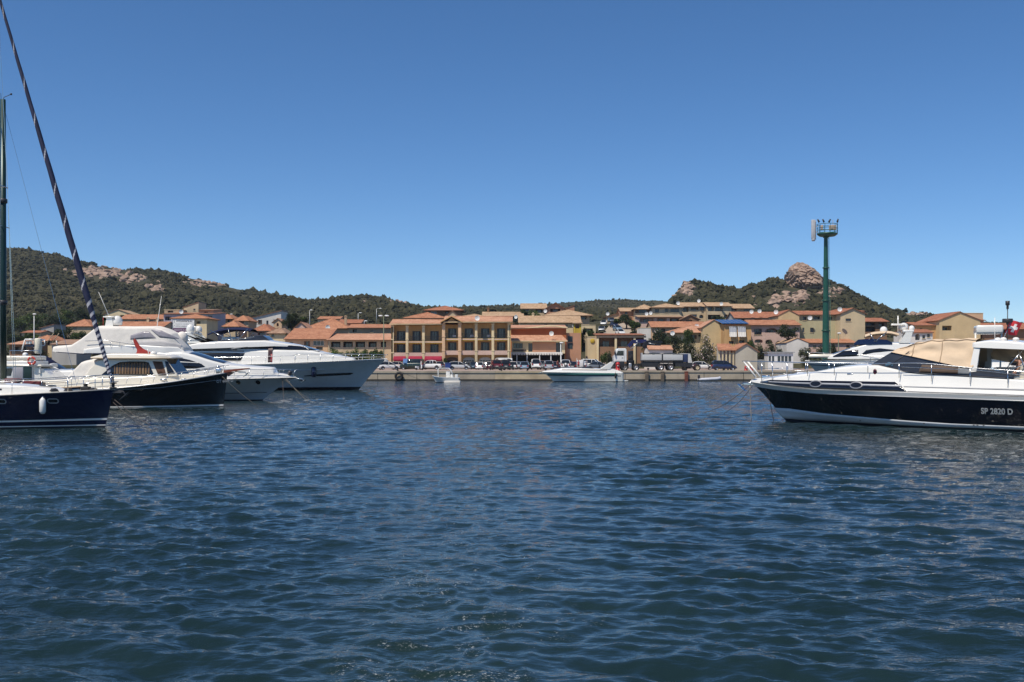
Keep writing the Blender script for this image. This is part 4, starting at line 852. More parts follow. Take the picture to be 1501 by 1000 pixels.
def restaurant():
    t = g_[0]; w, d, h, zg = g_[1]; Y = 218.0; s = Y/1500; x0 = PX(749, Y); X = lambda p: PX(p, Y)-x0; Z = lambda p: PZ(p, Y)-zg
    # wavy white eave line above the brick wall
    g = MB(); rows = []
    for k in range(25):
        u = k/24; x = -.3+(w+.6)*u; z = Z(481.5)+.55*math.exp(-((u-.7)/.25)**2)-.15
        rows.append([(x,-.5,z),(x,-.5,z+.22),(x,.1,z+.3),(x,.1,z)])
    g.grid(rows, 0, False, True); g.build('eave_band', wcol['cream'], t)
    # lower storey stands forward under its own tile roof
    a, b, yf = X(750), X(827), -3.2
    zt = Z(500.5); zr = Z(492.5)
    ops = [(X(752.5), X(766), Z(511), Z(503.5), 'win'), (X(774), X(780), Z(516), Z(503.5), 'dr'), (X(814), X(822.5), Z(517), Z(502.5), 'dr')]
    g = MB(); xs = sorted({a, b, *[o[0] for o in ops], *[o[1] for o in ops]}); zs = sorted({-1, Z(518.5), zt, *[o[2] for o in ops], *[o[3] for o in ops]})
    for i in range(len(xs)-1):
        for j in range(len(zs)-1):
            xm, zm = (xs[i]+xs[i+1])/2, (zs[j]+zs[j+1])/2
            if any(o[0] < xm < o[1] and o[2] < zm < o[3] for o in ops) or zm < Z(518.5): continue
            mi = 1 if X(780) < xm < X(814) else 0
            g.add([(xs[i],yf,zs[j]),(xs[i+1],yf,zs[j]),(xs[i+1],yf,zs[j+1]),(xs[i],yf,zs[j+1])], [(0,1,2,3)], mi)
    for o in ops:
        for q in ([(o[0],yf,o[2]),(o[0],yf+.6,o[2]),(o[0],yf+.6,o[3]),(o[0],yf,o[3])], [(o[1],yf,o[2]),(o[1],yf,o[3]),(o[1],yf+.6,o[3]),(o[1],yf+.6,o[2])], [(o[0],yf,o[3]),(o[0],yf+.6,o[3]),(o[1],yf+.6,o[3]),(o[1],yf,o[3])]): g.add(q, [(0,1,2,3)])
        g.add([(o[0],yf+.6,o[2]),(o[1],yf+.6,o[2]),(o[1],yf+.6,o[3]),(o[0],yf+.6,o[3])], [(0,1,2,3)], 2)
    g.add([(a,yf,-1),(a,-.01,-1),(a,-.01,zt),(a,yf,zt)], [(0,1,2,3)]); g.add([(b,yf,-1),(b,-.01,-1),(b,-.01,zt),(b,yf,zt)], [(0,1,2,3)])
    g.add([(a,-.3,-1),(b,-.3,-1),(b,-.3,Z(518.5)),(a,-.3,Z(518.5))], [(0,1,2,3)], 2)
    g.build('lower_storey', [wcol['cream'], wcol['palebrick'], dark_in], t)
    for o in ops:
        q = MB(); n = 3 if o[4] == 'win' else 2
        for k in range(n+1): xx = o[0]+(o[1]-o[0])*k/n; q.box(xx-.06, xx+.06, yf+.42, yf+.5, o[2], o[3])
        f_ = q.build('window' if o[4] == 'win' else 'door', frame_b, t); q = MB(); q.box(o[0], o[1], yf+.5, yf+.53, o[2], o[3]); q.build('pane', house_glass, f_)
    q = MB(); q.box(X(752), X(771), yf-.06, yf-.01, Z(515.3), Z(512.6)); q.build('notice_panel', frame_b, t)
    # lower roof
    g = MB(); q = [(a-.2,yf-.8,zt-.1),(b+.5,yf-.8,zt-.1),(b-.5,-.05,zr),(a-.2,-.05,zr)]; vs = q+[(p[0],p[1],p[2]+.18) for p in q]
    g.add(vs, [(0,1,2,3)], 1); g.add(vs, [(4,5,6,7)], 0); g.add(vs, [(i,(i+1)%4,4+(i+1)%4,4+i) for i in range(4)], 1); g.build('lower_roof', [rf['salmon'], wcol['cream']], t)
    # canopy with posts
    g = MB(); zc = Z(518.6); g.cbox(X(747.5), X(823), yf-2.6, yf-.01, zc-.05, zc+.28, .05); 
    n = 20
    for k in range(n): xx = X(747.5)+(X(823)-X(747.5))*(k+.5)/n; g.cbox(xx-.22, xx+.22, yf-2.63, yf-2.57, zc-.32, zc+.1, .02)
    cn = g.build('canopy', canvas_w, t)
    for p in (750, 757.5, 772, 790, 806, 820.5): q = MB(); q.box(X(p)-.09, X(p)+.09, yf-2.5, yf-2.3, -.5, zc-.06); q.build('post', white_mt, cn)
    # side annexe in shade toward the street
    g = MB(); g.box(w+.01, w+3.2, 1.0, d, -2, Z(488)); g.build('annexe_wall', wcol['palebrick'], t)
    for zz in (Z(497), Z(507)): q = MB(); q.box(w+.4, w+1.4, .93, 1.0, zz-.6, zz+.6); q.build('shutter', shut_d, t)
restaurant()
def gallery():
    Y = 243.0; x0 = PX(841, Y); z0 = 1.5; t = empty('stair_gallery', (x0, Y, z0), 0, 'narrow mustard yellow gallery tower with stacked balconies beside the climbing street', 'building')
    w = 11*Y/1500; X = lambda p: PX(p, Y)-x0; Z = lambda p: PZ(p, Y)-z0
    for a, b in ((0, .35), (w-.4, w)):
        g = MB(); g.cbox(a, b, 0, .5, -1, Z(474.5), .03); g.build('pillar', wcol['mustard'], t)
    g = MB(); g.box(.1, w-.1, 1.6, 4, -1, Z(475)); g.build('rear_wall', wcol['brown'], t)
    for p in (487, 500, 511.5):
        g = MB(); g.box(.36, w-.41, .06, 1.6, Z(p)-.2, Z(p)); g.box(.36, w-.41, .06, .18, Z(p), Z(p)+.9); g.build('balcony', wcol['mustard'], t)
        g = MB(); g.box(.7, 1.5, 1.53, 1.6, Z(p), Z(p)+1.4); g.build('door', frame_b, t)
    g = MB(); q = [(-.3,-.4,Z(474.3)),(w+.3,-.4,Z(474.3)),(w+.3,4.3,Z(471.5)),(-.3,4.3,Z(471.5))]; vs = q+[(p[0],p[1],p[2]+.15) for p in q]; g.add(vs, [(3,2,1,0),(4,5,6,7)]+[(i,(i+1)%4,4+(i+1)%4,4+i) for i in range(4)]); g.build('roof', rf['tan'], t)
gallery()
# pillars and emblem of the arcade shop / gate house, attached pieces
def arcade_bits():
    t = ar; w, d, h, zg = ard; Y = 224.0; x0 = PX(875, Y)
    for p in (876, 902.5, 930): q = MB(); x = PX(p, Y)-x0; q.cbox(x-.24, x+.24, -.35, .0, -.5, h-.1, .03); q.build('pillar', wcol['cream'], t)
    q = MB(); q.box(-.4, w+.4, -.45, .02, h-.55, h-.12); q.build('lintel_beam', wcol['tan'], t)
arcade_bits()
g = MB(); g.lathe([(0,-.08),(.42,-.08),(.5,-.03),(.5,.05),(0,.05)], axis='Y', n=18); 
tag(g.build('round_emblem', wcol['mustard'], None, (PX(868.5,224.85), 224.9, PZ(500,225))), 'round mustard emblem on the pale yellow gate house wall', 'wall plaque')
def solar():
    Y = 233.0; s = Y/1500; x0, x1 = PX(1058, Y), PX(1098, Y); z0, z1 = PZ(476.4, Y), PZ(469.2, Y)+.25
    blue = mat('solar blue sheet', (.03,.09,.26), .25, .2, .15, .6)
    o_ = empty('solar_roof_panel', (x0, Y, z0), 0, 'blue solar sheet lying on the tall orange house roof', 'solar panel')
    g = MB(); rows = [[(j*(x1-x0)/6*.98, -.35+i*1.3, .30+(z1-z0)*(i*1.3)/10*1.0+0.02) for j in range(7)] for i in range(8)]
    g.grid(rows, 0, False); g.grid([[(p[0], p[1], p[2]-.06) for p in r_] for r_ in rows], 0, False, flip=True); g.build('panel_sheet', blue, o_)
    g = MB()
    for j in range(7): g.tube([(p[0], p[1], p[2]+.03) for p in [r_[j] for r_ in rows]], .035, 4)
    g.build('frame_bars', metal_g, o_)
    for a, b, lab in ((1068.5, 1079, 'white roller awning half open on the orange wall, nearer the ochre gable'), (1081, 1092.5, 'white roller awning half open on the orange wall, nearer the pink house')):
        xa, xb = PX(a, Y), PX(b, Y); t = empty('roller_awning', (xa, Y-.1, PZ(494, Y)), 0, lab, 'awning', 'white roller awnings on the orange house')
        g = MB(); n = 10; top = (494-479.5)*s
        for (za, zb) in ((top*.5, top), (0, top*.5-.02)):
            r_ = [[((xb-xa)*j/n, -.12-.5*(1-zz/top)-.05*math.sin(j*1.9), zz+(.06*math.cos(j*2.1) if zz == 0 else 0)) for j in range(n+1)] for zz in (za, (za+zb)/2, zb)]
            g.grid(r_, 0 if za == 0 else 1); g.grid([[(p[0], p[1]+.02, p[2]) for p in q] for q in r_], 0 if za == 0 else 1, flip=True)
        g.build('fabric', [canvas_w, mat('grey awning band', (.36,.37,.40), .9, 0, .1)], t)
        g = MB(); g.tube([(-.05,-.1,top),(xb-xa+.05,-.1,top)], .09, 8); g.build('roller_tube', white_mt, t)
solar()
def kiosk():
    Y = 184.0; s = Y/1500; x0 = PX(1125.5, Y); t = empty('kiosk', (x0, Y, 1.5), 0, 'small white site kiosk with a band of windows and flat roof beside the stone hut', 'kiosk')
    w = 37*s; h = PZ(517, Y)-1.5
    g = MB(); zb, zt = h*.47, h*.8
    g.box(0, w, 0, 2.6, 0, zb); g.box(0, w, 0, 2.6, zt, h); wins = [(.15,.55),(.75,1.15),(1.75,2.25),(2.4,2.9),(3.05,3.55),(3.7,4.2)]
    xs = [0]+[e for q in wins for e in q]+[w]
    for k in range(0, len(xs), 2): g.box(xs[k], xs[k+1], 0, 2.6, zb, zt)
    g.build('body', white_mt, t)
    for a, b in wins: q = MB(); q.box(a, b, .1, .16, zb, zt); q.box(a, a+.05, .02, .1, zb, zt); q.box(b-.05, b, .02, .1, zb, zt); q.build('window', house_glass, t)
    g = MB(); g.box(-.25, w+.25, -.3, 2.9, h, h+.14); g.build('roof', metal_g, t)
kiosk()
g = MB(); Y = 186.0; xa, xb = PX(1108, Y), PX(1127, Y); n = 26
for k in range(n): 
    x = xa+(xb-xa)*k/n; g.box(x, x+(xb-xa)/n*.55, Y-.05, Y, 1.5, 3.35); g.box(x+(xb-xa)/n*.55, x+(xb-xa)/n, Y-.01, Y+.04, 1.5, 3.35)
tag(g.build('sheet_metal_fence', metal_g), 'grey corrugated sheet fence between the stone hut and kiosk', 'fence')
# porch of the stone hut
def porch():
    Y = 181.0; x1 = PX(1078, Y)-.15; t = empty('porch', (PX(1050, Y), Y, 1.5), 0, 'open tiled porch on slim pale posts on the water side of the stone hut', 'porch')
    w = x1-PX(1050, Y); h0 = PZ(514, Y)-1.5; h1 = PZ(504.5, Y)-1.5
    q = [(.2,-.3,h0),(w,-.3,h0),(w,4.2,h1),(.9,4.2,h1)]; vs = q+[(p[0],p[1],p[2]+.16) for p in q]; g = MB(); g.add(vs, [(3,2,1,0),(4,5,6,7)]+[(i,(i+1)%4,4+(i+1)%4,4+i) for i in range(4)]); g.build('roof', rf['orange'], t)
    for i in range(5): g = MB(); x = .5+(w-.7)*i/4; g.box(x-.12, x+.12, 0, .24, 0, h0+.05); g.build('post', wcol['cream'], t)
    g = MB(); g.box(.9, w, 4.0, 4.15, 0, h1-.05); g.build('rear_wall', wcol['grey'], t)
porch()
for px, py, Y, lab in ((809,489,214.2,'white satellite dish on the brick restaurant wall'),(1102,457,274,'white satellite dish on the red roofed row'),(1113,456,274.5,'white dish with a tilted bracket on the red roofed row'),(1138,457.5,246,'white satellite dish at the corner of the ochre gable end'),
    (1187,466,249,'large white dish standing proud of the yellow block wall'),(1231,453.5,244,'white satellite dish on the yellow gabled block roof'),(1025,441,307,'white satellite dish on the highest terrace roof'),(994,444.5,301,'white satellite dish on the hip roof of the terraces'),(1058,445.5,304,'white satellite dish by the two dark loggias roof'),
    (948,460,300,'larger white dish below the paired shutters'),(954.5,459,300.5,'smaller white dish below the paired shutters'),(1022,478,246,'white satellite dish on the long low red roof'),(986,488.5,239,'white satellite dish by the yellow bungalow eave'),(841.5,477,246,'white satellite dish on the mustard gallery tower'),
    (757,464.5,280,'white satellite dish at the dark east end of the tan roof'),(800,456,294,'white satellite dish between the crest pair'),(481,480,234,'white satellite dish where two orange roofs meet'),(266,457,266,'white satellite dish on the grey violet apartment roof'),(700,466.5,203.5,'white satellite dish on the hotel ridge'),(891,460,316,'white satellite dish on the sloping tan roof')):
    dish(px, py, Y, lab, .55 if Y > 230 else .5)

# ------------------------------------------------------------------ telecom tower
def tower():
    Y = 178.0; s = Y/1500; x0 = PX(1210.5, Y); tg = mat('tower green paint', (.006,.058,.040), .45, .1, .25, 1.2, col2=(.012,.09,.06)); tg2 = mat('tower light green rungs', (.12,.30,.22), .5)
    t = empty('telecom_tower', (x0, Y, 1.5), 0, 'tall dark green telecom mast with a round railed platform and white panel antenna', 'telecom mast')
    Z = lambda p: PZ(p, Y)-1.5
    g = MB(); zt = Z(347)
    segs = [(0, Z(484), .62), (Z(484), Z(440), .56), (Z(440), Z(392), .47), (Z(392), zt, .38)]
    for a, b, r in segs: g.lathe([(r, a), (r-.05, b)], n=20); g.lathe([(r-.05,b-.18),(r+.1,b-.18),(r+.1,b+.0),(0,b+.01)], n=20)
    g.build('pole', tg, t)
    g = MB()
    for a, b, r in segs:
        z = a+.2
        g.tube([(r+.16,-.22,a),(r+.12,-.22,b)], .025, 4); g.tube([(r+.16,.18,a),(r+.12,.18,b)], .025, 4)
        while z < b: g.tube([(r+.15,-.22,z),(r+.15,.18,z)], .022, 4); z += .42
        g.tube([(r-.05,0,b-.3),(r+.16,0,b-.3)], .03, 4); g.tube([(r-.05,0,a+.4),(r+.16,0,a+.4)], .03, 4)
    g.build('ladder', tg2, t)
    zp = Z(344); r = 1.75
    g = MB(); g.lathe([(.3,-.42),(1.3,-.3),(r,.02),(r,.22),(r-.05,.22),(r-.05,.06),(0,.06)], (.25,0,zp), n=24); g.build('platform', tg, t)
    g = MB()
    for h in (.62, 1.1, 1.75): g.tube([(.25+r*math.cos(q*math.pi/12), r*math.sin(q*math.pi/12), zp+h) for q in range(25)], .045, 5)
    for q in range(12): a = q*math.pi/6; g.tube([(.25+r*math.cos(a), r*math.sin(a), zp+.2), (.25+r*math.cos(a), r*math.sin(a), zp+1.78)], .035, 4)
    g.build('platform_railing', tg, t)
    ant = mat('pale antenna casing', (.46,.46,.47), .5); 
    g = MB(); g.cbox(-2.55, -1.85, -.35, .1, zp-.75, zp+2.55, .1); g.lathe([(0,-.45),(.28,-.45),(.33,-.2),(.3,0)], (-2.2,-.12,zp-.7), n=12); g.tube([(-1.75,0,zp-.9),(-1.75,0,zp+2.4)], .05, 5); g.tube([(-1.75,0,zp+1.4),(-1.3,-.2,zp+1.4)], .05, 5); g.tube([(-1.75,0,zp+.4),(-1.3,-.2,zp+.4)], .05, 5); g.build('panel_antenna', ant, t)
    beige = mat('beige cabinet', (.46,.36,.28), .6)
    for x, w_ in ((-.9,.3),(.55,.9),(1.35,.35)): g = MB(); g.cbox(x, x+w_, -.5, .1, zp+.75, zp+1.62, .04); g.build('equipment_box', beige, t)
    for x, tilt in ((-1.55,-.5),(-.7,-.45),(.15,.5),(1.6,.25)):
        g = MB(); g.tube([(x,-1.2,zp+1.78),(x+.08*tilt,-1.2,zp+2.0)], .04, 5); a = tilt; v = Vector((math.sin(a),0,math.cos(a))); p = Vector((x,-1.25,zp+2.02)); g.tube([p-v*.05, p+v*.55], [.17,.12], 8); g.build('floodlight', frame_d, t)
    for x in (1.15, 1.3): g = MB(); g.tube([(x,0,zp+1.6),(x,0,zp+2.55)], .025, 4); g.build('whip_antenna', ant, t)
tower()

# ------------------------------------------------------------------ lamps, bins, bollards
lampp = mat('lamp post paint', (.13,.15,.09), .5, .2, .2)
def street_lamp(px, pyt, pyb, Y, label, double=False, mtl=None, headpx=4):
    x, z0, z1 = PX(px, Y), PZ(pyb, Y), PZ(pyt, Y)
    t = empty('street_lamp', (x, Y, z0), 0, label, 'street lamp', 'street lamps'); h = z1-z0
    g = MB(); g.tube([(0,0,-1.5),(0,0,.8),(0,0,h)], [.12,.11,.06], 8); g.build('pole', mtl or lampp, t)
    for sg in ((-1, 1) if double else (1,)):
        g = MB(); L_ = headpx*Y/1500; g.tube([(0,0,h-.1),(sg*L_*.5,0,h+.1),(sg*L_,0,h+.1)], .045, 6); g.build('arm', mtl or lampp, t)
        g = MB(); g.ball((sg*L_*1.15,0,h+.06), .34, 10, 0, (1.3,.7,.45)); g.build('lamp_head', white_mt, t)
street_lamp(562.5, 463.5, 541, 190, 'tall olive lamp post with twin heads at the corner of the hotel', True)
street_lamp(454, 455, 480, 290, 'thin pale lamp above the wide orange hip roof', mtl=metal_g, headpx=2)
street_lamp(525, 459, 480, 300, 'thin pale pole lamp in the scrub over the red roofed house', mtl=metal_g, headpx=3)
street_lamp(552, 452.5, 470, 330, 'bent pale lamp high on the scrub slope', mtl=metal_g, headpx=5)
street_lamp(534, 471, 478, 262, 'short white lamp beside the thin red roof strip', mtl=metal_g, headpx=2)
street_lamp(1229, 489, 530, 200, 'dark lantern post with a round head near the tower', headpx=1)
street_lamp(50, 461, 500, 215, 'slim white pole rising from behind the radar arch', mtl=white_mt, headpx=.5)
street_lamp(822, 503, 541, 205, 'pale post lamp at the corner of the white canopy', mtl=white_mt, headpx=1)
street_lamp(337, 461, 480, 300, 'small white lamp behind the orange hip twin roofs', mtl=metal_g, headpx=2)

def bin_(px, pyb, Y, label):
    s = Y/1500; t = empty('wheelie_bin', (PX(px, Y), Y, 1.5), 0, label, 'bin'); bl = mat('blue bin plastic', (.015,.045,.20), .5)
    g = MB(); g.prism([(-.42,.1),(.42,.1),(.5,1.15),(-.5,1.15)], -.38, .38); g.build('body', bl, t); g = MB(); g.cbox(-.54, .54, -.44, .44, 1.15, 1.27, .04); g.build('lid', bl, t)
    for x in (-.3,.3): g = MB(); g.lathe([(0,-.05),(.1,-.05),(.1,.05),(0,.05)], (x,.3,.1), 'X', 10); g.build('wheel', rubber, t)
bin_(656.5, 541, 186, 'blue wheeled bin beside the silver hatchback')
def hydrant(px, pyt, pyb, Y, label, w=.55, z0=1.58):
    h = max(.6, PZ(pyt, Y)-z0); t = empty('red_service_post', (PX(px, Y), Y, z0), 0, label, 'service post', 'red service posts on the quay')
    g = MB(); g.lathe([(w*.62,0),(w*.62,.08),(w*.5,.12),(w*.5,h*.72),(w*.56,h*.75),(w*.5,h*.86),(w*.25,h),(0,h)], n=14); g.build('body', red_p, t)
    g = MB(); g.lathe([(0,-.1),(w*.2,-.1),(w*.2,.1),(0,.1)], (0,-w*.5,h*.55), 'Y', 10); g.build('outlet', metal_g, t)
    return t
hydrant(905.5, 531, 542, 162.5, 'red service post on the quay behind the white speedboat stern', .62)
hydrant(1093.5, 536.5, 543, 163, 'red service post on the quay, nearer the stone hut', .5)
hydrant(1101.5, 536.5, 543, 164, 'red service post on the quay, nearer the dark boat bow rail', .5)
for i, px in enumerate((583, 735, 773, 800, 842, 950, 1003, 1060)):
    t = empty('mooring_bollard', (PX(px, 160.9), 160.9, 1.5), 0, None, None); 
    lab = ['above the hanging tyre', 'above the sandy wall start', 'behind the car rears', 'by the bow of the green striped speedboat', 'behind the foredeck of the green striped speedboat', 'in front of the truck front wheels', 'in front of the red tractor', 'above the grey dinghy'][i]
    tag(t, 'short iron mooring bollard '+lab, 'bollard', 'mooring bollards along the quay edge')
    g = MB(); g.lathe([(.17,0),(.17,.06),(.11,.1),(.11,.32),(.2,.38),(.2,.45),(0,.5)], n=12); g.build('bollard_post', rubber, t)
def tyre(px, py, Y, label, r=.62, w=.3):
    g = MB(); rows = []
    for k in range(24):
        a = 2*math.pi*k/24; rows.append([((r-.22+.2*math.cos(b))*math.cos(a), .16*math.sin(b), (r-.22+.2*math.cos(b))*math.sin(a)) for b in [2*math.pi*j/10 for j in range(10)]])
    rows.append(rows[0]); g.grid(rows, 0, True, True)
    return tag(g.build('tyre_fender', rubber, None, (PX(px, Y), Y-.2, PZ(py, Y))), label, 'fender')
tyre(585, 551.5, 159.85, 'black tyre hung on the quay wall below the dark blue van', .72)
for px, lab in ((948, 'first dark timber rubbing post on the quay wall, below the truck cab'), (971, 'second dark timber rubbing post on the quay wall, below the truck bed'), (1006, 'rusty red rubbing post on the quay wall below the tractor')):
    g = MB(); g.cbox(-.28, .28, -.16, 0, -1.4, 1.40, .05); g.cbox(-.3, .3, -.18, .0, 1.28, 1.46, .05)
    tag(g.build('rubbing_post', mat('wet timber', (.11,.085,.06), .7, 0, .3, 2) if px != 1006 else mat('rusty steel', (.16,.05,.03), .8, .1, .35, 2), None, (PX(px, 159.8), 159.8, 0)), lab, 'rubbing post', 'rubbing posts on the quay wall')
# ------------------------------------------------------------------ trees and shrubs
leafm = {'dark': attr_mat('dark evergreen leaves', 'tint', (.010,.018,.007), (.050,.068,.022), .7, .15), 'mid': attr_mat('mid green leaves', 'tint', (.022,.042,.010), (.10,.14,.035), .65, .2),
         'olive': attr_mat('grey olive leaves', 'tint', (.030,.036,.018), (.12,.13,.065), .7, .15), 'hedge': attr_mat('hedge leaves', 'tint', (.020,.045,.008), (.10,.16,.03), .6, .2)}
petal = mat('pale oleander petals', (.62,.50,.48), .8, 0, .2, 3); bark = mat('grey brown bark', (.10,.075,.055), .9, 0, .3, 4)
TPL = {}
def crown_mesh(name, kind, rx, rz, leaf, n, seed, flowers=0, flat=.0):
    rs = np.random.RandomState(seed); ncl = 16
    C = []
    for i in range(ncl):
        d = rs.randn(3); d /= np.linalg.norm(d); d *= rs.uniform(.35, .85); C.append((d[0]*rx, d[1]*rx, d[2]*rz*(1-flat*(d[2] < 0))))
    C = np.array(C); R_ = rs.uniform(.28, .5, ncl)
    idx = rs.randint(0, ncl, n); d = rs.randn(n, 3); d /= np.linalg.norm(d, axis=1)[:, None]; d *= (rs.rand(n, 1)**.45)
    P = C[idx]+d*R_[idx][:, None]*np.array([rx, rx, rz*.9])
    a = rs.randn(n, 3)+np.array([0, 0, .5]); a /= np.linalg.norm(a, axis=1)[:, None]; b = np.cross(a, rs.randn(n, 3)); b /= np.linalg.norm(b, axis=1)[:, None]; c = np.cross(a, b)
    L = leaf*rs.uniform(.6, 1.4, (n, 1)); b = b*L; c = c*L*.6
    V = np.stack([P-b, P+c*.8, P+b, P-c*.8], 1).reshape(-1, 3); F = np.arange(4*n).reshape(n, 4)
    t = np.clip(.5+.28*rs.randn(ncl)[idx]*.7+.22*rs.randn(n), 0, 1); mi = (rs.rand(n) < flowers).astype(int)*(d[:,2] > -.3)
    o = raw_mesh(name, V, F, [leafm[kind], petal], False, mi=mi)
    at_ = o.data.attributes.new('tint', 'FLOAT', 'POINT'); at_.data.foreach_set('value', np.repeat(t, 4).astype(np.float32))
    return o, C
def tree(name, label, cat, px, pyt, pyb, wpx, Y, kind='dark', trunk=.3, seed=0, group='trees and shrubs of the town', leaf=None, n=2600, flowers=0, zb=None):
    """crown between picture heights pyt and pyb, wpx wide, at distance Y"""
    s = Y/1500; rx = wpx*s/2*1.02; zt, zc = PZ(pyt, Y), PZ(pyb, Y); rz = (zt-zc)/2; gz = float(ground(np.array([PX(px, Y)]), np.array([Y]))[0]) if Y > 236 else 1.5
    if zb is not None: gz = zb
    gz = min(gz, zc+rz*.5)
    if cat in ('bush', 'shrub') and zb is None: zc = min(zc, max(gz+.1, zc-2.2)); rz = (zt-zc)/2
    t = empty(name, (PX(px, Y), Y, gz), 0, label, cat, group)
    o, C = crown_mesh('crown', kind, rx, rz, leaf or max(.13, .8*Y/1500*1.3), n, seed+int(px), flowers); adopt(o, t); o.location = (0, 0, zc+rz-gz); o.rotation_euler[2] = 0
    g = MB(); ht = max(.4, zc+rz*.7-gz); r0 = max(.07, rx*.09)
    g.tube([(0,0,-.6),(r0*.5,0,ht*.45),(0,r0*.4,ht)], [r0*1.3, r0, r0*.7], 8)
    for k in range(min(7, len(C))): p = C[k]; g.tube([(0,r0*.3,ht*.8),(p[0]*.5,p[1]*.5,ht*.9+(zc+rz-gz+p[2]-ht)*.5),(p[0],p[1],zc+rz-gz+p[2])], [r0*.55, r0*.35, r0*.12], 6)
    g.build('trunk', bark, t); return t
tree('broad_tree', 'round dark tree standing over the roofs between villa and hip roof', 'tree', 428, 456, 482, 30, 262, 'dark', n=3600)
tree('broad_tree', 'smaller pale tree beside the round dark one', 'tree', 444, 464, 480, 14, 264, 'mid', n=1500)
hedges = [(489,509,527,22),(505,511,529,20),(520,510,528,18),(534,509,527,20),(549,508,527,18),(558,511,530,12)]
hl = ['first clipped bush by the slatted balcony house', 'second clipped bush of the hedge, darker low one', 'third clipped bush, in the middle of the hedge', 'fourth clipped bush of the hedge, bright green', 'fifth clipped bush of the hedge, tall and bright', 'last small bush of the hedge, at the lamp post']
for i, (px, a, b, w) in enumerate(hedges): tree('hedge_bush', hl[i], 'bush', px, a, b, w, 205, 'hedge', seed=i, n=2200, group='clipped bushes in front of the arcade house')
lf = [(8,455,520,34,330,'dark','tall dark tree mass right beside the dark green mast'),(30,462,492,34,335,'mid','broad mid green tree over the long red bungalow'),(52,456,486,36,350,'mid','wide bright tree under the pale strip bungalow'),(82,458,486,32,345,'dark','dark tree behind the slanted orange villa roof'),(100,452,478,28,360,'mid','mid green tree under the peaked scrub bungalow'),(124,452,472,30,355,'dark','dark tree above the half sunk orange villa'),(145,455,480,24,350,'dark','dark tree between the forestay and beige villa'),
      (86,482,505,24,262,'dark','dark bushy tree beside the grey villa wall'),(100,480,506,30,266,'dark','dark wide tree before the half sunk orange villa'),(118,486,508,26,262,'mid','mid green tree over the canvas boat peak'),(22,490,502,34,275,'dark','dark hedge like tree over the brown shed'),(46,488,500,26,272,'mid','green tree between bungalow and cream hip house'),(150,470,486,20,290,'mid','small green tree at the foot of the beige villa'),(165,468,474,18,330,'dark','low dark shrub along the beige villa wall'),(10,498,540,30,232,'olive','dusty tree by the brown shed'),(56,506,540,24,228,'dark','shadowy tree under the cream hip house'),(75,470,480,20,320,'dark','dark tree top right above the slanted villa roof')]
for i, (px, a, b, w, Y, k, lab) in enumerate(lf): tree('hillside_tree', lab, 'tree', px, a, b, w, Y, k, seed=40+i, n=2400)
rt = [(770,452,463,20,286,'dark','dark shrub under the western crest house'),(783,454,464,22,284,'mid','green shrub below the dark gable porch'),(757,467,476,14,260,'dark','dark shrub by the end of the tan roof'),(855,480,496,16,252,'dark','dark shrub beside the mustard gallery'),(868,482,496,18,250,'mid','sunlit shrub under the white balcony slab'),(846,506,518,10,232,'dark','dark bush at the foot of the mustard gallery'),
      (918,461,478,24,292,'dark','dark tree beside the parked cars up the street'),(930,470,482,20,286,'mid','light green palm like tree by the white terrace wall'),(905,466,476,12,296,'mid','small tree at the bend of the upper street'),(930,485,490,22,262,'dark','low dark hedge above the arcade shop'),
      (966,482,512,26,222,'dark','dark tree right of the crane jib'),(986,489,526,40,212,'dark','large rounded dark tree behind the truck bed'),(1006,495,530,30,207,'dark','dark tree between the truck bed and oleander'),(950,496,508,14,228,'olive','thin olive shrub by the crane'),
      (952,500,520,22,212,'mid','leafy shrub behind the truck crane column'),(886,512,530,14,205,'mid','shrub beside the white off roader'),(893,516,532,12,200,'olive','dusty shrub in front of the arcade shop'),
      (1113,503,520,22,214,'olive','grey olive bush before the pink arched house'),(1127,500,520,20,216,'olive','taller grey olive bush before the pink arched house'),(1100,500,512,20,220,'mid','green bush behind the stone hut roof'),(1140,508,520,16,212,'dark','dark bush over the kiosk roof'),
      (1155,475.5,498,31,228,'dark','big round dark tree in front of the pink arched balcony'),(1180,508,530,20,200,'olive','spiky olive bush between kiosk and tower'),(1200,506,528,22,205,'dark','dark bush at the foot of the tower'),(1222,504,528,20,206,'dark','dark bush right behind the tower foot'),(1240,508,530,20,204,'dark','dark bush by the lantern post'),(1083,463,474,0.1,290,'dark',''),
      (1050,461,474,20,296,'dark','dark creeper tree under the taller loggia apartment'),(1057,466,475,16,292,'dark','dark shrub below the terraces, beside the arch'),(1200,520,531,18,192,'olive','low scrubby bush near the blue cover'),(1010,482,494,18,232,'mid','shrub in front of the yellow bungalow door')]
for i, (px, a, b, w, Y, k, lab) in enumerate(rt):
    if lab: tree('town_tree', lab, 'tree' if 'tree' in lab else 'bush', px, a, b, w, Y, k, seed=90+i, n=2400 if w > 16 else 1400)
tree('oleander', 'tall oleander with pale blossoms in front of the yellow bungalow', 'shrub', 1035, 490, 528, 34, 204, 'olive', seed=7, n=3600, flowers=.16)
tree('oleander', 'lower oleander with pale blossoms beside the taller one', 'shrub', 1019, 500, 530, 22, 206, 'olive', seed=9, n=2200, flowers=.13)
tree('oleander', 'white flowering oleander top above the crane jib', 'shrub', 968, 478, 492, 22, 236, 'dark', seed=8, n=1800, flowers=.2)
tree('potted_shrub', 'green shrub in a pot beside the hotel entrance', 'shrub', 653, 523, 537, 6, 200, 'mid', seed=3, n=900)
sk = [(458,440,4),(470,442,3),(508,439,4),(515,438,5),(537,440,4),(560,441,4),(600,450,5),(612,453,4),(1282,444,6),(1327,455,5),(1352,459,5),(85,374,4),(140,387,4),(225,399,4),(865,447,3),(905,443,3)]
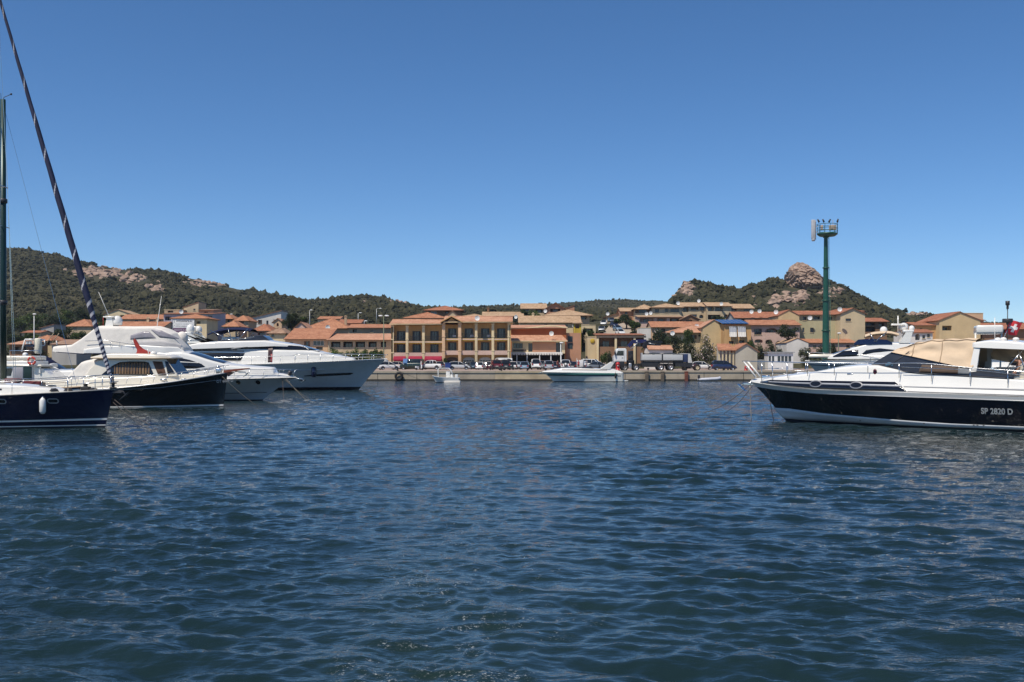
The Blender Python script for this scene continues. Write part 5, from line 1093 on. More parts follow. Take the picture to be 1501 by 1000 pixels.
for i, (px, py, w) in enumerate(sk):
    Y = 800 if px < 630 else (640 if px > 1200 else 1340)
    tree('skyline_tree', 'lone tree breaking the skyline '+['above the parasol of scrub behind the hip roof','on the dip of the western ridge','at the rocky knoll of the ridge','beside the knoll tree','on the low ridge over the arcade house','at the east end of the low ridge','where the western ridge falls to the hotel','just before the hotel roof','on the east shoulder of the rocky peak','on the low spur past the yellow block','at the rocky end of the spur','near the top of the western hill','above the pale rock slab','between two rock bands','over the climbing street','above the red brown roofed house'][i], 'tree', px, py-3, py+4, w*1.6, Y, 'dark', seed=300+i, n=500, leaf=.5, zb=PZ(py+5, Y), group='trees on the skyline')
# ------------------------------------------------------------------ boats: x forward, bow at x = 0, "a" = metres aft of the bow
class Hull:
    def __init__(s, L, sheer, beam, wl, aw, pw=1.0, flare=1.6, tr=.0, v0=-.25):
        s.L, s.sh, s.bm, s.wl, s.aw, s.pw, s.fl, s.tr, s.v0 = L, sheer, beam, wl, aw, pw, flare, tr, v0
    def sheer(s, a): return interp(a, s.sh)
    def deck(s, a): return interp(a, s.bm)
    def A0(s, v): return s.aw*max(0, 1-v)**s.pw if v >= 0 else s.aw*(1-v*1.2)
    def A1(s, v): return s.L-s.tr*max(0, v)
    def pt(s, u, v):
        a = s.A0(v)+u*(s.A1(v)-s.A0(v)); bs = interp(u*s.L, s.bm); bw = interp(u, s.wl); vv = max(v, 0)
        y = bw+(bs-bw)*vv**s.fl
        if v < 0: y = bw*(1+v*.55)
        return a, y, v*interp(u*s.L, s.sh)
    def y(s, a, z):
        u = a/s.L
        for _ in range(8):
            u = min(1, max(0, u)); v = z/interp(u*s.L, s.sh); u = (a-s.A0(v))/(s.A1(v)-s.A0(v))
        u = min(1, max(0, u)); return s.pt(u, z/interp(u*s.L, s.sh))[1]
    def build(s, name, parent, hullm, deckm, vs=None, bands=None, camber=.05, dz=0.0, nu=56):
        """bands: list of (v_from, material index)"""
        vs = vs or [s.v0, -.1, 0, .03, .06, .1, .16, .25, .35, .45, .55, .65, .75, .85, .93, 1.0]
        g = MB(); us = [(i/nu)**1.25 for i in range(nu+1)]
        for sg in (1, -1):
            for j in range(len(vs)-1):
                vm = (vs[j]+vs[j+1])/2; mi = 0
                for b in (bands or []):
                    if vm >= b[0]: mi = b[1]
                g.grid([[(-p[0], sg*p[1], p[2]) for p in (s.pt(u, vs[j]), s.pt(u, vs[j+1]))] for u in us], mi, True, flip=sg < 0)
        tr = [s.pt(1, v) for v in vs]
        g.grid([[(-p[0], p[1], p[2]) for p in tr], [(-p[0], -p[1], p[2]) for p in tr]], 0, False)
        o = g.build(name, hullm, parent)
        g = MB(); rows = []
        for u in us:
            a, y, z = s.pt(u, 1.0); rows.append([(-a, y*t, z-dz+camber*(1-t*t)) for t in (-1, -.6, -.2, .2, .6, 1)])
        g.grid(rows, 0, True); g.build('deck', deckm, parent)
        return o
class Loft:
    """cabin, coaming or canopy: side outline zb..zt over a, half width hb at the foot, leaning in by k"""
    def __init__(s, zb, zt, hb, k=.2, r=.12, camber=.08):
        s.zb, s.zt, s.hb, s.k, s.r, s.camber = zb, zt, hb, k, r, camber
    def f(s, a): return interp(a, s.zb, False), interp(a, s.zt, False), interp(a, s.hb)
    def y(s, a, z): zb, zt, hb = s.f(a); return max(.02, hb-s.k*(z-zb))
    def top(s, a): return interp(a, s.zt, False)
    def build(s, name, parent, m, a0, a1, n=40, knots=()):
        As = sorted({a0+(a1-a0)*i/n for i in range(n+1)} | {q[0] for q in s.zt if a0 < q[0] < a1} | {q[0] for q in s.zb if a0 < q[0] < a1}); rows = []
        for a in As:
            zb, zt, hb = s.f(a); zt = max(zt, zb+.01); r = min(s.r, (zt-zb)*.6); y1 = max(.02, hb-s.k*(zt-r-zb))
            yt = max(.01, y1-r); half = [(hb, zb), ((hb+y1)/2, (zb+zt-r)/2), (y1, zt-r)]
            half += [(yt+r*math.cos(q), zt-r+r*math.sin(q)) for q in (math.pi/8, math.pi/4, 3*math.pi/8, math.pi/2)]
            cm = min(s.camber, (zt-zb)); half += [(yt*.66, zt+cm*.5), (yt*.33, zt+cm*.85)]
            rows.append([(-a, y, z) for y, z in half]+[(-a, 0, zt+cm)]+[(-a, -y, z) for y, z in half[::-1]])
        g = MB(); g.grid(rows, 0, True)
        g.add(rows[0], [tuple(range(len(rows[0])))]); g.add(rows[-1], [tuple(range(len(rows[0])))[::-1]])
        return g.build(name, m, parent)
def patch(name, parent, m, yf, lo, hi, off=.012, n=24, nz=3, sides=None, th=.0):
    sides = sides or (NEAR[0],)
    a0, a1 = lo[0][0], lo[-1][0]; g = MB(); As = sorted({a0+(a1-a0)*i/n for i in range(n+1)} | {p[0] for p in lo} | {p[0] for p in hi if a0 < p[0] < a1})
    for sg in sides:
        rows = []
        for a in As:
            z0, z1 = interp(a, lo, False), interp(a, hi, False); z1 = max(z1, z0+.002)
            rows.append([(-a, sg*(yf(a, z0+(z1-z0)*j/nz)+off), z0+(z1-z0)*j/nz) for j in range(nz+1)])
        g.grid(rows, 0, True, flip=sg < 0)
        # edge returns so the pane has a body
        for e in (0, -1): g.grid([[r_[e] for r_ in rows], [(r_[e][0], r_[e][1]-sg*(off+.03), r_[e][2]) for r_ in rows]], 0, False)
    return g.build(name, m, parent)
def toppatch(name, parent, m, lf, a0, a1, w0, w1, off=.015, n=10):
    g = MB(); rows = []
    for i in range(n+1):
        a = a0+(a1-a0)*i/n; zb, zt, hb = lf.f(a); w = (w0+(w1-w0)*i/n); yt = max(.02, lf.y(a, zt-lf.r)-lf.r); w = min(w, yt)
        rows.append([(-a, w*t, zt+lf.camber*(1-(w*t/max(yt,.05))**2)*.97+off) for t in (-1,-.66,-.33,0,.33,.66,1)])
    g.grid(rows, 0, True); return g.build(name, m, parent)
def railing(name, parent, hull, a0, a1, h, step, sides=(1, -1), inset=.1, zf=None, r=.016, mid=True, lean=0.0, bow=True, m=None):
    """continuous rail on stanchions round the deck edge"""
    g = MB(); zf = zf or hull.sheer
    yv = lambda a: max(.05, hull.deck(max(a, .02))-inset)
    hf = h if callable(h) else (lambda a: h)
    for sg in sides:
        n = max(4, int((a1-a0)/.35)); As = [a0+(a1-a0)*i/n for i in range(n+1)]
        g.tube([(-a+lean, sg*yv(a), zf(a)+hf(a)) for a in As], r*1.2, 6)
        if mid: g.tube([(-a+lean*.5, sg*yv(a), zf(a)+hf(a)*.5) for a in As], r*.6, 4)
        k = max(1, int(round((a1-a0)/step)))
        for i in range(k+1): a = a0+(a1-a0)*i/k; g.tube([(-a, sg*yv(a), zf(a)-.02), (-a+lean, sg*yv(a), zf(a)+hf(a))], r, 5)
    if bow and len(sides) == 2:
        a = a0; y = yv(a); g.tube([(-a+lean, y*math.cos(q*math.pi/6), zf(a)+hf(a)) if 0 else (-a+lean+.28*math.sin(q*math.pi/6), y*math.cos(q*math.pi/6), zf(a)+hf(a)) for q in range(7)], r*1.2, 6)
    return g.build(name, m or steel, parent)
def fender(parent, x, y, ztop, L=.7, r=.13, m=None, top=None):
    g = MB(); g.lathe([(0,-L),(r*.6,-L+.02),(r,-L+.12),(r,-.14),(r*.55,-.04),(.03,0),(.03,.06),(0,.06)], (x, y, ztop), n=14); o = g.build('fender', m or white_gel, parent)
    g = MB(); g.tube([(x,y,ztop+.05),(x,y-.02*(1 if y > 0 else -1),top or ztop+.6)], .015, 4); g.build('fender_line', rope_m, o); return o
NEAR = [-1]
def boat(name, label, cat, px, Yc, rz=0.0):
    NEAR[0] = -1 if math.cos(rz) > 0 else 1       # the side turned to the open water carries the glazing
    return empty(name, (PX(px, Yc), Yc, 0), rz, label, cat)
def anchor(parent, x, z, m=None, s=1.0):
    g = MB(); g.tube([(x-.5*s,0,z+.02),(x+.35*s,0,z-.02),(x+.5*s,0,z-.25*s)], .035*s, 6); g.prism([(x+.5*s,z-.2*s),(x+.62*s,z-.05*s),(x+.2*s,z-.42*s)], -.16*s, .16*s, 'Y'); g.box(x-.2*s, x+.3*s, -.07*s, .07*s, z-.09*s, z-.03*s)
    return g.build('anchor', m or steel, parent)
def dome(parent, x, y, z, r, h=None, m=None):
    g = MB(); h = h or r*1.5; g.lathe([(r*.75,0),(r*.95,.05),(r,h*.35),(r*.95,h*.6),(r*.75,h*.82),(r*.4,h*.96),(0,h)], (x,y,z), n=16); g.lathe([(r*.3,-.25),(r*.3,.02),(0,.02)], (x,y,z), n=8); return g.build('radar_dome', m or white_gel, parent)
caustic = None
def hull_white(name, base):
    """white gelcoat; faint wear, and white yacht hulls pass a base greyed to stand for shade"""
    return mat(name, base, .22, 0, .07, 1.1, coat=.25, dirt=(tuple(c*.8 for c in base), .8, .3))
antifoul = mat('dark antifouling', (.012,.014,.022), .5, 0, .3, 1)

# ---- blue sailing yacht moored nearest on the west side
def blue_sloop():
    Yc, Ys = 46.6, 45.2; t = boat('sailing_yacht', 'dark blue sailing yacht with white stripe, furled jib in spiral stripes and a white fender', 'sailing yacht', 167.5, Yc)
    xb = PX(167.5, Yc); A = lambda px, Y=Ys: xb-PX(px, Y); Z = lambda py, Y=Ys: PZ(py, Y)
    h = Hull(13.2, [(0,1.72),(2.5,1.58),(6,1.45),(13.2,1.42)], [(0,.04),(1,.62),(3,1.32),(6,1.8),(9,1.92),(13.2,1.55)], [(0,.02),(.12,.38),(.35,1.15),(.6,1.5),(.85,1.4),(1,.95)], .42, 1.0, 1.1, .5)
    h.build('hull', t, [navy_gel, white_gel, antifoul], cream_gel, [-.3,-.1,0,.05,.08,.20,.25,.35,.5,.65,.8,.9,.965,1.0], [(-1,2),(.04,0),(.05,1),(.078,0),(.205,1),(.245,0),(.965,0)])
    g = MB()
    for sg in (1, -1): g.tube([(-a*.2, sg*(h.deck(a*.2)+.0), h.sheer(a*.2)+.02) for a in range(0, 66)], .035, 6)
    g.build('toe_rail', mat('grey aluminium toe rail', (.34,.33,.31), .5, .5), t)
    cab = Loft([(1.9,1.55),(12,1.45)], [(1.9,1.58),(2.6,1.78),(4,1.93),(7,2.08),(9.0,2.15),(9.1,1.75),(12,1.7)], [(1.9,.35),(3,.85),(6,1.2),(12,1.25)], .25, .12, .06); cab.build('coachroof', t, white_gel, 1.9, 12)
    patch('cabin_window', t, dark_glass, cab.y, [(4.6,1.72),(8.2,1.75)], [(4.6,1.80),(5,1.86),(7.8,1.95),(8.2,1.9)], .01)
    for a0, a1 in ((A(79.5), A(64.5)), (A(11), A(-10)), (A(-60), A(-85))):
        zc = 1.24; g = MB()
        for sg in NEAR:
            for r_, o, mi in ((.115, .012, 0), (.075, .02, 1)):
                P = []
                for q in range(20):
                    an = 2*math.pi*q/20; ca = a0+r_+.02 if math.cos(an) < 0 else a1-r_-.02; aa = (a0+.115 if math.cos(an) < 0 else a1-.115)+r_*math.cos(an); zz = zc+r_*math.sin(an); P.append((-aa, sg*(h.y(aa, zz)+o), zz))
                g.add(P, [tuple(range(20)) if sg > 0 else tuple(range(20))[::-1]], mi)
        g.build('portlight', [stripe_silver, dark_glass], t)
    fx = -A(59.5); fender(t, fx, -(h.y(-fx, 1.1)+.14), Z(583), .74, .14, top=h.sheer(-fx)+.02)
    # lifelines, pulpit
    railing('lifelines', t, h, 1.75, 12.8, .62, 2.05, bow=False, r=.013)
    g = MB()
    for z, f in ((.66, 1.0), (.34, .9)):
        pts = [(-1.75, h.deck(1.75)-.1, h.sheer(1.7)+z), (-.7, .42, h.sheer(.5)+z+.02), (.12, .16, 1.75+z), (.12, -.16, 1.75+z), (-.7, -.42, h.sheer(.5)+z+.02), (-1.75, -h.deck(1.75)+.1, h.sheer(1.7)+z)]; g.tube(pts, .018, 6)
    for x, y in ((-.1, .15), (-.7, .42), (-1.75, h.deck(1.75)-.1)):
        for sg in (1, -1): g.tube([(x, sg*y, h.sheer(-x)-.02), (x, sg*y, h.sheer(-x)+.67)], .018, 5)
    g.build('pulpit', steel, t)
    # foredeck gear: windlass, cleats, coiled ropes, hatch
    g = MB(); g.cbox(-1.5, -1.1, -.14, .14, 1.66, 1.86, .04); g.lathe([(.1,0),(.07,.06),(.12,.12),(0,.14)], (-1.3,0,1.86), n=10); g.build('windlass', rubber, t)
    g = MB(); g.cbox(-3.3, -2.75, -.3, .3, 1.78, 1.93, .04); g.build('hatch', tint_glass, t)
    drk = mat('dark rope', (.04,.04,.05), .9, 0, .3, 8)
    for cx, cy in ((-1.9,-.45),(-2.4,-.75),(-.85,-.2)):
        g = MB(); g.tube([(cx+(.2-.002*q)*math.cos(q*.45), cy+(.15-.0015*q)*math.sin(q*.45), 1.66+.0032*q) for q in range(42)], .022, 5); g.build('rope_coil', drk, t)
    anchor(t, .05, 1.66, mat('galvanised anchor', (.06,.06,.065), .6, .3))
    # furled jib round the forestay: a tapered roll wound with pale spiral leech tape
    p0 = Vector((-.08,0,2.02)); x1, z1 = PX(0, Yc)-xb, PZ(0, Yc); d = (Vector((x1,0,z1))-p0); p1 = p0+d*1.34
    tape = mat('pale leech tape', (.50,.48,.50), .7, 0, .1, 2); uvb = mat('navy sail cover cloth', (.010,.014,.048), .7, 0, .25, 1.2, bump=.3, bscale=3)
    Lg = (p1-p0).length; dn = (p1-p0).normalized(); sx = Vector((0,1,0)); up = dn.cross(sx).normalized()
    g = MB(); N, K = 620, 28; rows = []; turns = []; acc = 0
    for i in range(N+1):
        u = i/N; s_ = u*Lg
        rad = interp(s_, [(0,.05),(.5,.085),(2.5,.10),(4.5,.145),(8,.13),(13,.09),(18,.06),(Lg,.035)])
        acc += (Lg/N)*interp(s_, [(0,6.0),(1.2,5.0),(2.6,3.2),(3.9,1.6),(4.6,.75),(9,.62),(Lg,.55)]); turns.append(acc)
        c = p0+dn*s_; rows.append([tuple(c+(sx*math.cos(q)+up*math.sin(q))*rad*(1+.04*math.sin(3*q+s_*3))) for q in [2*math.pi*k/K for k in range(K)]])
    g.grid(rows, 0, True, True)
    n = 0
    for i in range(N):
        s_ = i/N*Lg; wid = interp(s_, [(0,.5),(2.2,.45),(3.6,.28),(4.6,.085),(Lg,.075)])
        for k in range(K):
            if (k/K-turns[i]) % 1.0 < wid: g.m[n] = 1
            n += 1
    g.build('furled_jib', [uvb, tape], t)
    g = MB(); g.lathe([(.03,-.25),(.05,-.22),(.16,-.2),(.16,-.16),(.07,-.14),(.07,0),(.16,.02),(.16,.06),(.05,.08),(.03,.3)], (-.05,0,1.98), n=16); g.build('furler_drum', frame_d, t)
    # mast, boom, stays
    mx = -5.3; top = p0+dn*((mx+.08)/dn.x if dn.x else 1); zt = top.z+.3; alu = mat('mast aluminium', (.45,.45,.44), .4, .7)
    g = MB(); g.tube([(mx,0,1.6),(mx,0,zt*.6),(mx-.05,0,zt)], [.11,.11,.08], 12); g.build('mast', alu, t)
    g = MB(); g.tube([(mx-.1,0,3.1),(mx-4.4,0,3.25)], .075, 10); bo = g.build('boom', alu, t)
    g = MB(); g.tube([(mx-.15,0,3.28),(mx-2,0,3.38),(mx-4.2,0,3.36)], [.18,.2,.1], 10); g.build('sail_cover', uvb, bo)
    g = MB()
    for sg in (1, -1): g.tube([(mx-.1,sg*1.75,1.5),(mx,sg*.9,zt*.55),(mx,0,zt-.5)], .012, 4); g.tube([(mx,0,zt*.55),(mx,sg*.9,zt*.55)], .03, 6)
    g.tube([(-13,0,1.5),(mx-.05,0,zt)], .012, 4); g.build('standing_rigging', steel, t)
    g = MB(); rows = [[(mx-3.9-.05*j, 1.1*math.cos(q*math.pi/8), 1.9+.75*math.sin(q*math.pi/8)) for q in range(9)] for j in range(12)]; 
    g = MB(); g.lathe([(.42,-.02),(.44,0),(.42,.02),(.4,0),(.42,-.02)], (-11.2,0,2.25), 'X', 20); g.tube([(-11.2,0,1.5),(-11.2,0,2.25)], .06, 8); g.build('steering_wheel', steel, t)
    return t
blue_sloop()

# ---- green masted sloop behind it
def green_sloop():
    Yc = 55.5; t = boat('sailing_yacht', 'white sailing yacht with a thick dark green mast, mostly hidden behind the dark blue one', 'sailing yacht', 118, Yc); xb = PX(118, Yc)
    h = Hull(11, [(0,1.62),(3,1.45),(11,1.4)], [(0,.04),(1,.55),(3,1.2),(6,1.65),(11,1.3)], [(0,.02),(.15,.4),(.4,1.1),(.7,1.35),(1,.8)], .5, 1, 1.1)
    h.build('hull', t, [white_gel, navy_gel, antifoul], deck_tan, bands=[(-1,2),(.05,0),(.9,1)])
    cab = Loft([(1.8,1.5),(9,1.45)], [(1.8,1.55),(2.6,1.85),(6,2.05),(8,2.1),(8.05,1.6),(9,1.6)], [(1.8,.3),(3,.8),(6,1.1),(9,1.1)], .2, .1, .05); cab.build('coachroof', t, cream_gel, 1.8, 9)
    patch('cabin_window', t, dark_glass, cab.y, [(3.2,1.66),(7,1.7)], [(3.2,1.72),(3.6,1.82),(7,1.95)])
    railing('lifelines', t, h, .6, 10.6, .6, 1.9, r=.013)
    mg = mat('dark green mast paint', (.008,.032,.028), .35, .2, .2, 1.0); mx = PX(4.5, Yc)-xb; zt = PZ(146, Yc)
    g = MB(); g.tube([(mx,0,1.5),(mx,0,7),(mx,0,zt)], [.185,.175,.135], 16); mo = g.build('mast', mg, t)
    g = MB(); g.tube([(mx+.02,0,zt),(mx+.05,0,zt+.12),(mx+.42,0,zt+.28)], .018, 5); g.ball((mx+.44,0,zt+.29), .06, 8); g.tube([(mx-.1,0,zt),(mx-.12,0,zt+.35)], .012, 4); g.build('wind_vane', frame_d, mo)
    g = MB()
    for z in (zt*.36, zt*.68): g.lathe([(.19,-.12),(.22,-.1),(.22,.1),(.19,.12)], (mx,0,z), n=14)
    g.build('mast_band', frame_d, mo)
    g = MB(); g.tube([(mx-.15,0,2.9),(mx-3.8,0,3.0)], .09, 10); g.tube([(mx-.3,0,3.12),(mx-3.6,0,3.15)], .17, 10); g.build('boom', mg, t)
    g = MB()
    for sg in (1, -1): g.tube([(mx,sg*1.5,1.5),(mx,sg*.7,zt*.6),(mx,0,zt-.3)], .012, 4); g.tube([(mx,0,zt*.6),(mx,sg*.7,zt*.6)], .03, 6)
    g.tube([(-.2,0,1.7),(mx,0,zt-.2)], .01, 4); g.build('standing_rigging', steel, t)
    g = MB(); g.cbox(mx+.5, mx+1.2, -.9, -.3, 1.75, 2.1, .06); g.cbox(mx+1.4, mx+2.4, -.8, -.4, 1.7, 1.95, .08); g.build('folded_cover', mat('dark red canvas', (.12,.02,.025), .9, 0, .3, 3), t)
    g = MB(); g.tube([(mx+2.2+.3*math.cos(q*.5), -.5+.25*math.sin(q*.5), 1.7+.004*q) for q in range(50)], .028, 5)
    g.build('rope_coil', rope_m, t)
green_sloop()

# ---- black lobster yacht
def lobster():
    Yc, Ys = 68.0, 66.2; t = boat('motor_yacht', 'black hulled classic motor yacht with cream pilothouse, curtained window and teak bow plank', 'motor yacht', 333.5, Yc)
    xb = PX(333.5, Yc); A = lambda px: xb-PX(px, Ys); Z = lambda py: PZ(py, Ys)
    h = Hull(12.6, [(0,2.28),(1.5,1.98),(4,1.58),(7.5,1.25),(12.6,1.12)], [(0,.05),(.8,.62),(2.5,1.4),(5,1.9),(8,2.0),(12.6,1.75)], [(0,.02),(.1,.3),(.3,1.15),(.55,1.65),(1,1.6)], .28, 1.0, 1.3, -.1)
    h.build('hull', t, [black_gel, white_gel, antifoul], cream_gel, [-.3,-.1,0,.02,.07,.16,.3,.45,.6,.75,.88,.95,1.0], [(-1,2),(.02,1),(.068,0)])
    patch('hull_stripe', t, stripe_silver, h.y, [(.35,h.sheer(.35)-.42),(4,h.sheer(4)-.30),(12.4,.90)], [(.35,h.sheer(.35)-.40),(4,h.sheer(4)-.28),(12.4,.92)], .008, 40, 1)
    g = MB()
    for sg in (1, -1): g.tube([(-a*.25, sg*(h.deck(a*.25)+.015), h.sheer(a*.25)-.02) for a in range(0, 51)], .045, 6)
    g.build('rubbing_strake', stripe_silver, t)
    # trunk cabin, pilothouse, roof
    tr = Loft([(1.0,2.0),(4,1.55),(7.5,1.22),(12.4,1.1)], [(1.0,2.06),(2.0,2.14),(4,2.12),(5.5,2.02),(8,1.9),(12.4,1.75)], [(1.0,.55),(2.5,1.1),(4.5,1.52),(8,1.66),(12.4,1.5)], .18, .1, .06); tr.build('trunk_cabin', t, cream_gel, 1.0, 12.4, 50)
    aF, aB = A(256), A(143); zr = Z(525)
    ph = Loft([(3.0,2.05),(8.6,1.8),(9.6,1.8)], [(A(257),2.1),(A(238),zr-.02),(A(160),zr),(A(140),zr-.15),(A(128),2.5),(A(122),2.05)], [(3.0,1.3),(4.6,1.42),(9.6,1.5)], .10, .05, .0); ph.build('pilothouse', t, cream_gel, A(256.5), A(122), 50)
    z0, z1 = Z(550.5), Z(530)
    lo = [(A(222),z0),(A(146),z0+.02)]; hi = [(A(222),z0+.1),(A(220.5),z0+.25),(A(214),z1-.06),(A(208),z1),(A(186),z1+.01),(A(172),z1-.04),(A(162),z1-.25),(A(146),z0+.06)]
    w = patch('saloon_window', t, dark_glass, ph.y, lo, hi, .012, 40)
    g = MB(); rows = []
    a0, a1 = A(216), A(164)
    for i in range(60):
        a = a0+(a1-a0)*i/59; zt_ = interp(a, hi, False)-.08; yy = ph.y(a, z0)-.0; rows.append([(-a, -(ph.y(a, z)+.018+.012*math.sin(i*1.3)), z) for z in (z0+.1, (z0+zt_)/2, zt_)])
    g.grid(rows); g.build('curtain', curtain_m, w)
    patch('door_window', t, mat('open doorway with teak', (.05,.022,.012), .6, 0, .5, 1.5, col2=(.20,.09,.04)), ph.y, [(A(240),z0+.05),(A(239),z0),(A(229),z0),(A(220),z1-.02)], [(A(240),z0+.1),(A(234),z1),(A(221),z1+.02),(A(220),z1+.01)], .014, 14)
    patch('screen', t, dark_glass, ph.y, [(A(252.5),z0+.12),(A(242.5),z0+.08),(A(237.5),z1)], [(A(252.5),z0+.16),(A(241.5),z1),(A(237.5),z1+.02)], .013, 10)
    toppatch('front_screen', t, dark_glass, ph, A(256), A(239), 1.2, 1.25, .02)
    ro = Loft([(3,zr),(A(246),zr),(A(131),zr),(13,zr+.05)], [(A(247),zr+.03),(A(240),zr+.16),(A(200),zr+.26),(A(150),zr+.26),(A(130),zr+.07)], [(3,.9),(A(246),1.2),(A(225),1.62),(A(150),1.62),(A(131),1.5)], .3, .06, .08); ro.build('roof', t, cream_gel, A(247), A(130), 40)
    patch('roof_edge', t, mat('tan roof edge', (.40,.30,.20), .5), ro.y, [(A(245),zr-.05),(A(131),zr-.05)], [(A(245),zr+.02),(A(131),zr+.04)], .02, 30, 1)
    g = MB(); g.tube([(-A(212),-1.0,zr+.2),(-A(210),-1.0,zr+.62)], .03, 5); g.build('roof_antenna', white_gel, t)
    g = MB(); g.ball((-A(218),-.9,zr+.3), .2, 12, 0, (1.1,1.1,.8)); g.build('searchlight', white_gel, t)
    # cockpit canopy in white canvas
    cv = Loft([(A(150),1.85),(A(78),1.45)], [(A(143),3.05),(A(128),3.1),(A(112),2.95),(A(84),1.55),(A(78),1.5)], [(A(150),1.45),(A(110),1.5),(A(78),1.35)], .28, .25, .12); cv.build('cockpit_canopy', t, canvas_w, A(143), A(78), 40)
    # rails, grabs, vents, cleats
    railing('bow_rail', t, h, .35, 5.2, lambda a: interp(a, [(0,.52),(2,.55),(5.2,.62)]), .75, inset=.12, lean=.18, r=.016)
    g = MB()
    for sg in (1, -1): g.tube([(-5.2, sg*(h.deck(5.2)-.12), h.sheer(5.2)+.62), (-8.4, sg*1.9, 1.93), (-10.5, sg*1.88, 1.72), (-12.2, sg*1.66, 1.66)], .018, 6); 
    for a in (6.1, 7, 7.7, 8.6, 9.3, 10.1, 11.3):
        for sg in (1, -1): g.tube([(-a, sg*(h.deck(a)-.12), h.sheer(a)), (-a+.18, sg*(h.deck(a)-.12), interp(a, [(5.2,h.sheer(5.2)+.62),(8.4,1.93),(10.5,1.72),(12.2,1.66)], False))], .014, 5)
    g.build('side_rail', steel, t)
    for px in (236.5, 265): g = MB(); a = A(px); g.ball((-a, -(tr.y(a, Z(557.5))+.02), Z(557)), .16, 12, 0, (1.5,.4,.55)); g.build('deck_vent', steel, t)
    g = MB(); g.prism([(-.2,2.24),(.55,2.36),(1.45,2.52),(1.45,2.57),(.5,2.5),(-.2,2.42)], -.22, .22); g.prism([(.05,2.0),(.5,2.3),(-.1,2.3)], -.06, .06); g.build('bow_plank', teak, t)
    anchor(t, .9, 2.32, steel, .8)
    g = MB(); g.cbox(-.75, -.4, -.15, .15, 2.15, 2.55, .05); g.ball((-.6,-.05,2.62), .12, 8); g.build('windlass', steel, t)
    # furled red ensign on its staff, on the roof
    g = MB(); fx = -A(185); g.tube([(fx+.5,-.5,zr+.24),(fx+.05,-.5,Z(495))], .025, 6); st = g.build('flag_staff', teak, t)
    g = MB(); rows = []
    for i in range(11):
        u = i/10; c = (fx+.06+.42*u+.35*u**3, -.5, Z(497)+(zr+.26-Z(497))*u); wd = .10+.13*u+.5*u**5; rows.append([(c[0]+wd*math.cos(q*math.pi/5)*(1+.15*math.sin(q*2+i)), c[1]+.10*math.sin(q*math.pi/5), c[2]) for q in range(10)])
    g.grid(rows, 0, True, True); g.build('furled_flag', mat('deep red flag cloth', (.30,.025,.02), .85, 0, .35, 4, bump=.4, bscale=6), st)
    text_mesh('registration', 'OT 6009 D', .24, mat('faded white lettering', (.42,.42,.42), .6), t, (-A(308), -(h.y(A(308), Z(562))+.02), Z(562)), Euler((R(90)+math.atan2(h.y(A(318),Z(559))-h.y(A(318),Z(563)), Z(559)-Z(563)), R(-4), math.atan2(h.y(A(308),Z(562))-h.y(A(330),Z(562)), A(308)-A(330)))), .004, .95, .004)
lobster()

